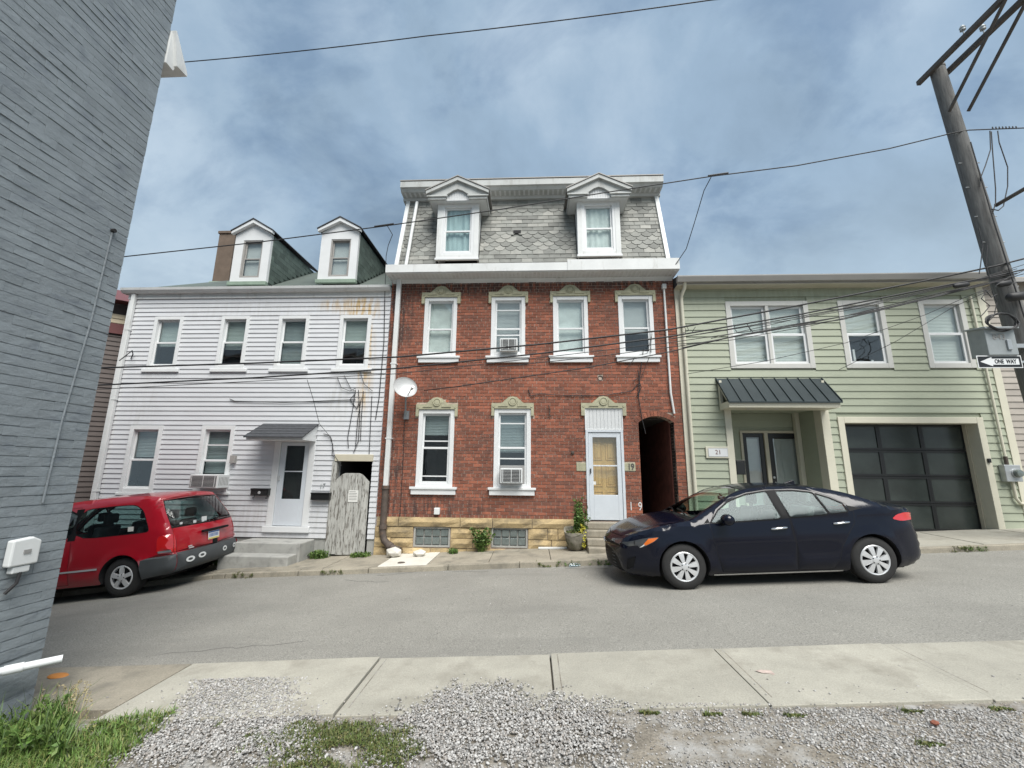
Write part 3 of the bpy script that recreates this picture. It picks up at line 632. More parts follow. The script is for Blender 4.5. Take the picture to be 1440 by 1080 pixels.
# the right reveal shows its brick courses
z = gp
while z < arch_spring:
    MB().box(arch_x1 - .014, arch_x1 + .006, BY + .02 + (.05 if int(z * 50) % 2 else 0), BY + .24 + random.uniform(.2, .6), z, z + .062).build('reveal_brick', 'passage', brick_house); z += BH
MB().box(arch_x0 - .1, arch_x1 + .1, BY + .02, BY + 9, gp - .1, gp).build('passage_floor', 'concrete_old', brick_house)
# round vent hole and little fittings
MB().lathe([(.045, .0), (.062, -.006), (.066, .02), (.062, .12), (0.0, .12)], (vent_c[0], BY, vent_c[1]), 'y', n=20).build('vent', 'rust_pipe', brick_house)
q = XZ('5', 893, 490, BY); MB().lathe([(0, -.05), (.03, -.045), (.04, -.02), (.042, .01)], (q[0], BY, q[1]), 'y', n=16).build('wall_bolt', 'rust_pipe', brick_house)
q = XZ('5', 298, 748, BY); MB().box(q[0] - .07, q[0] + .06, BY - .07, BY + .01, q[1] - .07, q[1] + .08).build('vent_hood', 'plastic_white', brick_house, bevel=.015)
# stone base: individually cut blocks
zs = [XZ('5', 450, v, BY)[1] for v in (776, 819, 868, 912, 948)]
def stone_row(zlo, zhi, cuts, hls, dy=.0):
    for a, b in zip(cuts, cuts[1:]):
        for (xa, xb) in spans(a, b, zlo, zhi, hls):
            if xb - xa < .05: continue
            y = BY - .055 + dy + random.uniform(-.018, .018); g = .007; n = 5; m = 3; vs = []; fs = []
            for j in range(m):
                for i in range(n):
                    e = (i in (0, n - 1)) or (j in (0, m - 1)); yy = y + (.03 if e else random.uniform(-.014, .012))
                    vs.append((xa + g + (xb - xa - 2 * g) * i / (n - 1), yy, zlo + g + (zhi - zlo - 2 * g) * j / (m - 1)))
            for j in range(m - 1):
                for i in range(n - 1): fs.append((j * n + i, j * n + i + 1, (j + 1) * n + i + 1, (j + 1) * n + i))
            k = len(vs); vs += [(vs[0][0], BY + .2, vs[0][2]), (vs[n - 1][0], BY + .2, vs[0][2]), (vs[-1][0], BY + .2, vs[-1][2]), (vs[0][0], BY + .2, vs[-1][2])]
            fs += [tuple([k, k + 1] + list(range(n - 1, -1, -1))), tuple([k + 3] + [(m - 1) * n + i for i in range(n)] + [k + 2]), (k, 0, n, 2 * n, k + 3), (k + 1, k + 2, 3 * n - 1, 2 * n - 1, n - 1)]
            MB().add(vs, fs).build('base_stone', 'stone', brick_house)
sx = lambda u: XZ('5', u, 850, BY)[0]
stoop_x0, stoop_x1 = sx(940), sx(1172)
full = [(stoop_x0 + .02, arch_x1 + .4, -.5, ZB_BASE + .05)]
stone_row(zs[1], zs[0], [BX0, sx(30), sx(125), sx(398), sx(540), sx(715), sx(900), stoop_x0 + .02], full, -.02)
stone_row(zs[2], zs[1], [BX0, sx(60), sx(192), sx(356), sx(450), sx(533), sx(697), sx(783), sx(828), stoop_x0 + .02], cell_holes + full)
stone_row(zs[3], zs[2], [BX0, sx(95), sx(192), sx(356), sx(455), sx(533), sx(697), sx(800), stoop_x0 + .02], cell_holes + full)
stone_row(ground(-2) - .05, zs[3], [BX0, sx(150), sx(270), sx(430), sx(600), sx(760), stoop_x0 + .02], full, .0)
stone_row(ground(3) - .05, ZB_BASE, [arch_x1, BX1], [], .02)
stone_row(ground(2) - .05, ZB_BASE - .02, [stoop_x1 - .1, arch_x0], [], .06)
# glass block cellar windows
for (a, b, c, d) in cell_holes:
    fr = MB().frame(a, b, c, d, .035, BY - .01, BY + .10).build('cellar_window', 'concrete_grey', brick_house)
    nx, nz = 4, 2; w, h = (b - a - .07) / nx, (d - c - .07) / nz
    for i in range(nx):
        for j in range(nz):
            x0, z0 = a + .035 + i * w, c + .035 + j * h; MB().box(x0 + .012, x0 + w - .012, BY + .01, BY + .09, z0 + .012, z0 + h - .012).build('glass_block', 'glassblock', fr, bevel=.014)
    MB().box(a + .03, b - .03, BY + .045, BY + .12, c + .03, d - .03).build('block_joint', 'concrete_grey', fr)
# windows
ups = [dict(shade='plain', shade_to=1.0, shade_m='curtain_w'), dict(shade='blind', shade_to=1.0, shade_m='blind_grey', bars=(.82, .34)), dict(shade='plain', shade_to=1.0, shade_m='curtain_w'), dict(shade='plain', shade_to=.62, shade_m='blind_grey')]
for (a, b, c, d), kw in zip(up_w, ups):
    window(brick_house, a, b, c, d, BY, trim=.095, deep=.12, proud=.02, sill=(.085, .14, .06), wide_sill=.03, rail=.46, **kw)
a, b, c, d = lo_w[0]; window(brick_house, a, b, c, d, BY, trim=.10, deep=.12, proud=.02, sill=(.085, .15, .07), wide_sill=.03, rail=.50, bars=(.60, .10), glass_m='glass_dark', shade='blind', shade_to=.30, shade_m='blind_grey')
a, b, c, d = lo_w[1]; window(brick_house, a, b, c, d, BY, trim=.10, deep=.12, proud=.02, sill=(.085, .15, .07), wide_sill=.03, rail=.50, bars=(.85, .35), glass_m='glass_dark', shade='blind', shade_to=.55, shade_m='blind_grey')
r = rect('5', 574, 672, 562, 629, BY - .25); air_conditioner('window_air_conditioner', 'white window air conditioner in the ground floor window of the brick house', r[0], r[1], lo_w[1][2] + .12, lo_w[1][2] + .12 + r[3] - r[2], BY, .26)
MB().box(lo_w[1][0] + .145, lo_w[1][1] - .145, BY + .0, BY + .02, lo_w[1][2] + .10, lo_w[1][2] + .52).build('side_panel', 'ac_grey', brick_house)
r = rect('4', 572, 650, 822, 878, BY - .2); air_conditioner('window_air_conditioner', 'white window air conditioner in the upper window of the brick house', r[0], r[1], up_w[1][2] + .10, up_w[1][2] + .10 + r[3] - r[2], BY, .22)
# door: white storm door with a wooden panelled door behind, ribbed panel over it
a, b, c, d = door_r
fr = MB(); fr.box(a, a + .06, BY - .03, BY + .12, c, ZD_SPLIT); fr.box(b - .06, b, BY - .03, BY + .12, c, ZD_SPLIT); fr.box(a, b, BY - .032, BY + .12, ZD_SPLIT - .05, ZD_SPLIT); fr.build('door_frame', 'sheet_white', brick_house, bevel=.006)
tp = MB().box(a + .012, b - .012, BY - .012, BY + .05, ZD_SPLIT + .004, d - .012).build('over_door_panel', 'vent_white', brick_house)
n = 10; w = (b - a - .024) / n
for i in range(n): MB().box(a + .012 + i * w + .008, a + .012 + (i + 1) * w - .004, BY - .022, BY - .008, ZD_SPLIT + .02, d - .02).build('board', 'vent_white', tp)
MB().frame(a - .004, b + .004, ZD_SPLIT + .001, d, .022, BY - .034, BY + .04).build('panel_edge', 'white', tp)
sd = MB(); x0, x1, z0, z1 = a + .065, b - .065, c + .02, ZD_SPLIT - .055; zk = XZ('5', 1035, 676, BY)[1]; zm = XZ('5', 1035, 548, BY)[1]
sd.box(x0, x0 + .095, BY - .012, BY + .03, z0, z1); sd.box(x1 - .095, x1, BY - .012, BY + .03, z0, z1); sd.box(x0 + .095, x1 - .095, BY - .011, BY + .029, z0, zk); sd.box(x0 + .095, x1 - .095, BY - .011, BY + .029, z1 - .11, z1); sd.box(x0 + .095, x1 - .095, BY - .009, BY + .02, zm - .014, zm + .014)
sdo = sd.build('storm_door', 'sheet_white', brick_house, bevel=.005)
MB().box(x0 + .095, x1 - .095, BY + .008, BY + .011, zk, z1 - .11).build('pane', 'glass', sdo)
MB().box(x0 + .022, x0 + .045, BY - .05, BY - .012, zm - .17, zm - .06).build('handle', 'black', sdo, bevel=.006)
q = XZ('5', 990, 623, BY); MB().box(q[0] - .03, q[0] + .03, BY + .004, BY + .007, q[1] - .04, q[1] + .03).build('sticker', 'paper', sdo)
wd = MB(); wy = BY + .13; wd.box(x0 - .02, x1 + .02, wy, wy + .04, z0, z1); wdo = wd.build('wooden_door', 'door_wood', brick_house)
cx_ = (x0 + x1) / 2; pw = (x1 - x0 - .30) / 2
for (zz0, zz1) in ((z0 + .16, z0 + .62), (z0 + .72, z0 + 1.22), (z0 + 1.32, z1 - .22)):
    for s_ in (-1, 1):
        xa = cx_ + s_ * .04 if s_ > 0 else cx_ - .04 - pw
        MB().frame(xa, xa + pw, zz0, zz1, .022, wy - .014, wy + .002).build('moulding', 'door_wood', wdo, bevel=.004)
        MB().box(xa + .045, xa + pw - .045, wy - .010, wy + .001, zz0 + .045, zz1 - .045).build('raised_panel', 'door_wood', wdo, bevel=.008)
# number stones and painted number
for i, (a2, b2, c2, d2) in enumerate(nst):
    s_ = MB().box(a2, b2, BY - .012, BY + .06, c2, d2).build('number_stone', 'lintel', brick_house, bevel=.008)
    if i == 1: text_mesh('number', '19', .20, ((a2 + b2) / 2 + .02, BY - .015, (c2 + d2) / 2), (R_(90), 0, 0), 'ink', s_, .003, bold=.004, sx=.75)
q = XZ('5', 1170, 728, BY)
for ch, dx_ in (('1', -.10), ('9', .10)): text_mesh('painted_number', ch, .26, (q[0] + dx_, BY - .008, q[1]), (R_(90), 0, R_(0)), 'white_old', brick_house, .002, sx=.72)
# front steps
st = thing('front_steps', 'worn concrete front steps below the white storm door', 'steps', ((stoop_x0 + stoop_x1) / 2, BY - .6, ground(1.6) + .1))
zt = ZB_BASE - .03; z_bot = ground(1.2) + .06; ns = 4; hs = (zt - z_bot) / ns
for i in range(ns):
    yf = BY - .22 - (ns - 1 - i) * .20
    o = MB().box(stoop_x0 + (.0 if i == ns - 1 else .01), stoop_x1, yf, BY - .06, z_bot + i * hs, z_bot + (i + 1) * hs - .004).build('step', 'concrete_old', st, bevel=.018)
# downspout on the left: white pipe, iron foot
dx0, dz0 = XZ('4', 128, 520, BY - .08); dx1, dz1 = XZ('5', 74, 662, BY - .08)
dsx = (dx0 + dx1) / 2
ds = thing('downspout', 'white downspout with a brown iron foot on the brick house', 'downspout', (dsx, BY - .08, ground(dsx) + .1))
MB().box(dsx - .055, dsx + .055, BY - .13, BY - .03, dz1, 6.5).build('pipe', 'white_old', ds, bevel=.012)
zf = ground(-3.2) + .42
MB().tube([(dsx, BY - .09, dz1 + .12), (dsx, BY - .09, zf + .25), (dsx + .005, BY - .095, zf + .12), (dsx + .06, BY - .12, zf - .02), (dsx + .20, BY - .17, zf - .13), (dsx + .44, BY - .24, zf - .22)], .075, 14).build('foot', 'rust_pipe', ds, smooth=50)
for (p0, p1) in (((dsx, BY - .09, dz1 + .14), (dsx, BY - .09, dz1 + .06)), ((dsx, BY - .09, zf + .30), (dsx, BY - .09, zf + .22)), ((dsx + .17, BY - .16, zf - .11), (dsx + .24, BY - .18, zf - .15)), ((dsx + .38, BY - .222, zf - .20), (dsx + .45, BY - .243, zf - .225))):
    MB().tube([p0, p1], .092, 14).build('collar', 'rust_pipe', ds, smooth=50)
for zz in (dz1 + 1.2, dz1 + 3.0): MB().box(dsx - .075, dsx + .075, BY - .136, BY - .0, zz, zz + .03).build('strap', 'white_old', ds)
# thin conduit on the right
cx0, cz0 = XZ('4', 1288, 545, BY - .05); cx1, cz1 = XZ('5', 1336, 318, BY - .05); cxm = (cx0 + cx1) / 2
cd = thing('conduit', 'thin white conduit down the brick wall above the passage', 'conduit', (cxm, BY - .05, cz1))
MB().tube([(cxm, BY - .04, 6.2), (cxm, BY - .04, cz1 + .5), (cxm + .05, BY - .04, cz1)], .026, 10).build('pipe', 'white_old', cd, smooth=60)
MB().box(cxm - .05, cxm + .05, BY - .10, BY, 6.18, 6.30).build('cap', 'white_old', cd, bevel=.01)

# ---- eaves box of the mansard
EY = 9.56; zf0, zf1 = 6.515, 6.725
ev = MB(); ev.box(BX0 - .04, .84, EY, EY + .03, zf0 + .005, zf1); ev.box(.84, BX1 + .03, EY - .012, EY + .03, zf0 - .002, zf1 + .065)
ev.box(BX0 - .04, BX1 + .03, EY + .031, BY + .2, zf0 - .012, zf0 + .012); ev.box(BX0 - .04, BX0 - .01, EY + .031, BY + .2, zf0 + .013, zf1 - .01); ev.box(BX1, BX1 + .03, EY + .031, BY + .2, zf0 + .013, zf1 - .01)
evo = ev.build('eaves', 'white_old', brick_house)
MB().box(BX0 - .02, BX1 + .01, EY + .035, BY + .25, zf1 - .05, zf1 - .01).build('gutter_floor', 'slate', brick_house)
n = 70
for i in range(n):                                          # soffit vent slots
    x = BX0 + .05 + (BX1 - BX0 - .1) * i / (n - 1); MB().box(x - .018, x + .018, EY + .06, BY - .06, zf0 - .019, zf0 - .0125).build('soffit_rib', 'white', evo)
br = MB(); br.prism([(BY + .01, zf0 - .013), (BY - .07, zf0 - .013), (BY - .05, zf0 - .055), (BY + .01, zf0 - .11)], 'x', BX0 + .02, BX1 - .02); br.build('bed_mould', 'white_old', brick_house)
# ---- mansard roof
MY0, MZ0, MY1, MZ1 = 10.02, 6.72, 10.74, 9.28
def my(z): return MY0 + (MY1 - MY0) * (z - MZ0) / (MZ1 - MZ0)
dorm = []
for (wl, wr, vt, vb) in ((290, 476, 190, 448), (916, 1108, 180, 433)):
    x0, x1 = XZ('4', wl, vb, MY0)[0], XZ('4', wr, vb, MY0)[0]; dorm.append((x0, x1, XZ('4', (wl + wr) / 2, vb, MY0)[1], XZ('4', (wl + wr) / 2, vt, MY0)[1]))
dh = [(a - .01, b + .01, 6.0, d + .12) for a, b, c, d in dorm]
mr = MB()
for (a, b, c, d) in cells(BX0 + .05, BX1 - .05, MZ0, MZ1, dh):
    mr.add([(a, my(c) + .03, c), (b, my(c) + .03, c), (b, my(d) + .03, d), (a, my(d) + .03, d)], [(0, 1, 2, 3)])
roof = mr.build('roof', 'slate', brick_house)
sd_ = MB()
for x0, x1 in ((BX0 + .02, BX0 + .05), (BX1 - .05, BX1 - .02)): sd_.prism([(MY0 + .03, MZ0), (MY1 + .03, MZ1), (BY + 9, MZ1), (BY + 10, MZ0)], 'x', x0, x1)
sd_.build('gable', 'slate', brick_house)
MB().prism([(MY1 + .0, MZ1 + .30), (BY + 9, MZ1 + .1), (BY + 9, MZ1), (MY1, MZ1)], 'x', BX0 + .03, BX1 - .03).build('flat_roof', 'shingle_dark', brick_house)
sl_shared = {}
def slate(cx, z, w, h, kind):
    """one slate lying on the slope: cx centre, z lower edge"""
    if kind not in sl_shared:
        t = .011; n_ = math.hypot(MY1 - MY0, MZ1 - MZ0); sy, sz = (MY1 - MY0) / n_, (MZ1 - MZ0) / n_
        if kind == 'r': P = [(-.5, 0), (.5, 0), (.5, 1.5), (-.5, 1.5)]
        else: P = [(-.22, 0), (.22, 0), (.5, .55), (.5, 1.5), (-.5, 1.5), (-.5, .55)]
        vs = []
        for off in (0, 1):
            for (px_, pz_) in P:
                lift = .016 * (1.5 - pz_) / 1.5
                vs.append((px_, (-lift - (t if off else 0)), pz_))
        n = len(P); fs = [tuple(range(n, 2 * n)), tuple(range(n))[::-1]] + [(i, n + i, n + (i + 1) % n, (i + 1) % n)[::-1] for i in range(n)]
        me = bpy.data.meshes.new('slate'); me.from_pydata(vs, [], fs); me.update(); me.materials.append(M['slate']); sl_shared[kind] = me
    o = bpy.data.objects.new('slate', sl_shared[kind]); COL.objects.link(o); ang = math.atan2(MY1 - MY0, MZ1 - MZ0)
    o.location = (cx, my(z) + .026 + random.uniform(-.003, .003), z); o.rotation_euler = (-ang, random.gauss(0, .008), 0); o.scale = (w * .962, 1, h)
    o.parent = roof; o.matrix_parent_inverse = WORLD_INV(roof)
rows = 18; hz = (MZ1 - .14 - MZ0) / rows; nsl = 0; SW = .285
for r_ in range(rows):
    z = MZ0 + .02 + r_ * hz; kind = 'h' if (5 <= r_ <= 9 or r_ == 15) else 'r'
    for (xa, xb) in spans(BX0 + .06, BX1 - .06, z, z + hz, dh):
        off = (r_ % 2) * SW / 2; n0 = math.floor((xa - off) / SW); x = off + n0 * SW
        while x < xb - .001:
            p, q = max(x, xa), min(x + SW, xb)
            if q - p > .05 and not (kind == 'r' and r_ == 9) and not (abs((p + q) / 2 + .42) < .12 and r_ == 8): slate((p + q) / 2, z, q - p, hz, kind if q - p > SW * .8 else 'r'); nsl += 1
            x += SW
print('slates', nsl)
hx, hz_ = XZ('p', 727, 322, 10.25); MB().box(hx - .10, hx + .10, my(hz_) - .022, my(hz_) + .03, hz_ - .05, hz_ + .04).build('slate_gap_dark', 'black_matte', roof)  # black block painted as the shadowed hole of a missing slate
hb = None                                                   # white hip boards at the two ends
for x0, x1 in ((BX0 - .0, BX0 + .10), (BX1 - .10, BX1 + .0)): MB().add([(x, my(z) + yo, z) for x in (x0, x1) for z in (MZ0, MZ1) for yo in (-.045, .06)], [(0, 4, 6, 2), (0, 2, 3, 1), (4, 5, 7, 6), (1, 3, 7, 5), (0, 1, 5, 4), (2, 6, 7, 3)]).build('hip_board', 'white_old', brick_house)
x_, _z = XZ('4', 185, 330, 10.3); MB().tube([(x_, my(MZ0) - .09, MZ0), (x_ + .0, my(9.15) - .09, 9.15)], .045, 10).build('roof_pipe', 'white_old', brick_house, smooth=60)
# ---- top cornice
CY = 10.33; zc1 = 9.60
co = MB(); co.prism([(CY, zc1), (CY, zc1 - .17), (CY + .05, zc1 - .19), (CY + .10, zc1 - .26), (CY + .33, zc1 - .27), (CY + .34, zc1 - .36), (CY + .60, zc1 - .38), (CY + .9, zc1 + .02)], 'x', BX0 - .09, BX1 + .05)
co.build('cornice', 'white_grey', brick_house)
for i in range(54):
    x = BX0 + .02 + (BX1 - BX0) * i / 53; MB().box(x - .025, x + .025, CY + .12, CY + .32, zc1 - .278, zc1 - .266).build('soffit_rib', 'vent_white', brick_house)
MB().box(BX0 - .10, BX1 + .06, CY - .015, CY + .8, zc1 + .021, zc1 + .045).build('roof_edge', 'gutter_grey', brick_house)
# ---- mansard dormers
for k, (a, b, c, d) in enumerate(dorm):
    dm = MB(); yf = MY0 - .02; cxm = (a + b) / 2
    dm.box(a, a + .13, yf, yf + .10, c, d); dm.box(b - .13, b, yf, yf + .10, c, d); dm.box(a + .13, b - .13, yf + .001, yf + .10, d - .17, d); dm.box(a + .13, b - .13, yf + .001, yf + .10, c, c + .10)
    dm.box(a + .01, a + .05, yf + .101, MY1 + .2, c, d); dm.box(b - .05, b - .01, yf + .101, MY1 + .2, c, d)
    dmo = dm.build('dormer', 'white_old', brick_house, bevel=.006)
    MB().box(a - .02, b + .02, yf - .03, yf + .05, c - .06, c - .003).build('dormer_sill', 'white', dmo, bevel=.006)
    # hood: deep returns and a broken-arch gable with ribbed soffit
    e = .22; ze = d - .215; y0, y1 = yf - .20, MY1 + .5; ap = ze + .635
    hd = MB()
    L0, R0 = a - e, b + e
    def gable(yA, yB, out, up):
        return [(L0 - out, ze + .10), (L0 - out, ze + .24), (cxm, ap + up), (R0 + out, ze + .24), (R0 + out, ze + .10)]
    # front board: eaves returns left and right, raking boards meeting at the apex, centre left open for the ribbed panel
    w2 = .30
    hd.prism([(L0, ze + .08), (cxm - w2, ze + .08), (cxm - w2, ze + .20), (cxm - .12, ze + .33), (cxm, ze + .37), (cxm, ap), (L0, ze + .26)], 'y', y0, y0 + .06)
    hd.prism([(cxm, ap), (cxm, ze + .37), (cxm + .12, ze + .33), (cxm + w2, ze + .20), (cxm + w2, ze + .08), (R0, ze + .08), (R0, ze + .26)], 'y', y0, y0 + .06)
    # crown strips proud of the front board
    for s_ in (-1, 1):
        xe = L0 - .05 if s_ < 0 else R0 + .05
        hd.prism([(xe, ze + .20), (xe, ze + .29), (cxm, ap + .06), (cxm, ap - .05)], 'y', y0 - .07, y0 - .002)
        hd.prism([(xe - s_ * .01, ze + .185), (xe - s_ * .01, ze + .145), (cxm + s_ * (w2 - .04), ze + .145), (cxm + s_ * (w2 - .04), ze + .185)], 'y', y0 - .035, y0 - .003)
        # side boxes running back to the slope
        xs_ = sorted((L0, L0 + .035)) if s_ < 0 else (R0 - .035, R0)
        hd.box(xs_[0], xs_[1], y0 + .061, y1, ze + .09, ze + .26)
    hd.build('dormer_hood', 'white_grey', dmo, bevel=.004)
    rf = MB()
    for s_ in (-1, 1):
        xe = L0 - .07 if s_ < 0 else R0 + .07; rf.prism([(xe, ze + .292), (xe, ze + .315), (cxm, ap + .085), (cxm, ap + .062)], 'y', y0 - .09, y1)
    rf.build('dormer_roof', 'gutter_grey', dmo)
    sf = MB(); n = 15
    for s_, (xa, xb) in ((-1, (L0 + .03, a)), (1, (b, R0 - .03))): sf.box(xa, xb, y0 + .06, y1, ze + .075, ze + .095)
    sf.box(a, b, y0 + .06, yf, ze + .076, ze + .094)
    sf.build('soffit', 'vent_white', dmo)
    pn = MB().prism([(cxm - w2, ze + .06), (cxm + w2, ze + .06), (cxm + w2, ze + .22), (cxm, ze + .44), (cxm - w2, ze + .22)], 'y', y0 + .075, y0 + .09).build('gable_panel', 'vent_white', dmo)
    for i in range(9):
        x = cxm - w2 + .035 + i * (2 * w2 - .07) / 8; h_ = .10 + (1 - abs(x - cxm) / w2) * .20; MB().box(x - .022, x + .022, y0 + .066, y0 + .0745, ze + .085, ze + .085 + h_).build('rib', 'vent_white', dmo)
    window(brick_house, a + .125, b - .125, c + .095, d - .165, yf + .02, trim=.07, deep=.08, proud=.012, rail=.47, shade='curtain', shade_to=1.0, shade_m='curtain' if k == 0 else 'curtain_w')
# ================================================================== lapped boards for the timber and vinyl houses
LAP = {}
def lap_board(name, x0, x1, z0, h, Y, material, parent, thick=.021):
    """one lapped board: lower edge proud, upper edge tucked under the next"""
    k = (material, round(h, 4), thick)
    if k not in LAP:
        b = MB(); b.add([(-.5, -thick, 0), (.5, -thick, 0), (.5, -.003, h), (-.5, -.003, h), (-.5, .02, -.0), (.5, .02, -.0), (.5, .02, h), (-.5, .02, h)], [(0, 1, 2, 3), (4, 5, 1, 0), (1, 5, 6, 2), (4, 0, 3, 7)])
        me = bpy.data.meshes.new(name); me.from_pydata(b.v, [], b.f); me.update(); me.materials.append(M[material]); LAP[k] = me
    o = bpy.data.objects.new(name, LAP[k]); COL.objects.link(o); o.location = ((x0 + x1) / 2, Y, z0); o.scale = (x1 - x0, 1, 1); o.parent = parent; o.matrix_parent_inverse = WORLD_INV(parent); return o

# ================================================================== the white house
WY = 10.0; WX0, WX1 = -10.5, BX0 - .006
white_house = thing('white_house', 'two storey white clapboard house with two roof dormers and small porch hood', 'house', ((WX0 + WX1) / 2, WY, ground(-7)))
w_up = [rect('2', 354, 481, 519, 748, WY), rect('2', 651, 776, 517, 748, WY), rect('2', 906, 1041, 513, 746, WY), rect('2', 1177, 1316, 513, 746, WY)]
zt_ = sum(w[3] for w in w_up) / 4; zb_ = sum(w[2] for w in w_up) / 4; w_up = [(a, b, zb_, zt_) for a, b, _, _ in w_up]
w_lo = [rect('3', 336, 470, 168, 440, WY), rect('3', 630, 766, 168, 437, WY)]
w_door = rect('3', 925, 1093, 222, 576, WY)
gate = rect('3', 1176, 1322, 313, 706, WY); gate = (gate[0], gate[1], ground(-4) + .1, gate[3])
z_sid = XZ('3', 1120, 624, WY)[1]; z_fr = XZ('2', 800, 437, WY)[1]; z_gut = 6.31
wh = w_up + w_lo + [w_door, (gate[0] - .0, gate[1] + .0, -.5, gate[3] + .10)]
core = MB()
for (a, b, c, d) in cells(WX0 + .02, WX1, z_sid + .01, z_gut - .05, wh): core.box(a, b, WY + .021, WY + .20, c, d)
core.build('wall', 'white_siding', white_house)
sw = MB(); sw.box(WX0 + .02, WX0 + .2, WY + .21, WY + 6.0, -1.5, z_gut); sw.box(WX0 + .02, WX1, WY + 6.0, WY + 6.2, -1.5, z_gut); sw.build('side_wall', 'white_siding', white_house)
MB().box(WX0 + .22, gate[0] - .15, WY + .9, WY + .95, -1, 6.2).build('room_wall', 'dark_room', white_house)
f_ = MB(); f_.box(WX0 + .22, WX1 - .05, WY + .21, WY + 5.9, 3.05, 3.15); f_.build('floor_slab', 'dark_room', white_house)
fd = MB()
for (a, b, c, d) in cells(WX0 + .03, WX1, -1.5, z_sid + .008, [(gate[0], gate[1], -2, 9)]): fd.box(a, b, WY + .015, WY + .3, c, d)
fd.build('foundation', 'concrete_grey', white_house)
EXP = .1165; z = z_sid; k = 0
while z < z_fr - .02:
    h = min(EXP, z_fr - z)
    for (xa, xb) in spans(WX0 + .10, WX1 - .005, z, z + h, wh):
        lap_board('siding_board', xa, xb, z, EXP, WY + .003, 'white_siding', white_house); k += 1
    # short returns on the corner, left of the downpipe
    z += EXP
print('white boards', k)
MB().box(WX0 - .0, WX0 + .098, WY - .02, WY + .10, z_sid - .02, z_gut - .25).build('corner_board', 'white', white_house, bevel=.006)
MB().box(WX0 - .02, WX1, WY - .035, WY + .02, z_fr, z_gut - .10).build('frieze', 'white_old', white_house, bevel=.006)
gt = MB(); gt.prism([(WY - .20, z_gut), (WY - .185, z_gut - .06), (WY - .13, z_gut - .12), (WY + .02, z_gut - .12), (WY + .02, z_gut - .01), (WY - .17, z_gut - .012)], 'x', WX0 - .12, WX1 + .0); gt.build('gutter', 'white_old', white_house)
# roof: front slope with a hip on the left
ye, ze, yr, zr, xh = WY - .10, z_gut - .02, 12.65, z_gut - .02 + .68 * (12.65 - WY + .10), -6.0
def wroof(y): return ze + (zr - ze) * (y - ye) / (yr - ye)
rf = MB(); yb_ = WY + 6.4
rf.add([(WX0 - .1, ye, ze), (WX1 - .01, ye, ze), (WX1 - .01, yr, zr), (xh, yr, zr), (WX0 - .1, yb_, ze), (WX1 - .01, yb_, ze)], [(0, 1, 2, 3), (0, 3, 4), (4, 3, 2, 5), (1, 5, 2)])
wroofo = rf.build('roof', 'roof_green', white_house)
chx, chy = -8.55, 11.75; r = rect('2', 638, 708, 150, 345, 11.5)
MB().box(r[0], r[1], 11.5, 12.0, 6.0, r[3] - .02).build('chimney', 'chimney', wroofo, bevel=.01); MB().box(r[0] - .03, r[1] + .03, 11.47, 12.03, r[3] - .019, r[3] + .07).build('chimney_cap', 'chimney', wroofo, bevel=.01)
MB().prism([(11.40, wroof(11.40) - .30), (11.49, wroof(11.5) - .12), (12.0, wroof(11.5) - .10), (12.05, wroof(11.5) - .4)], 'x', r[0] - .08, r[1] + .08).build('flashing', 'flash_green', wroofo)
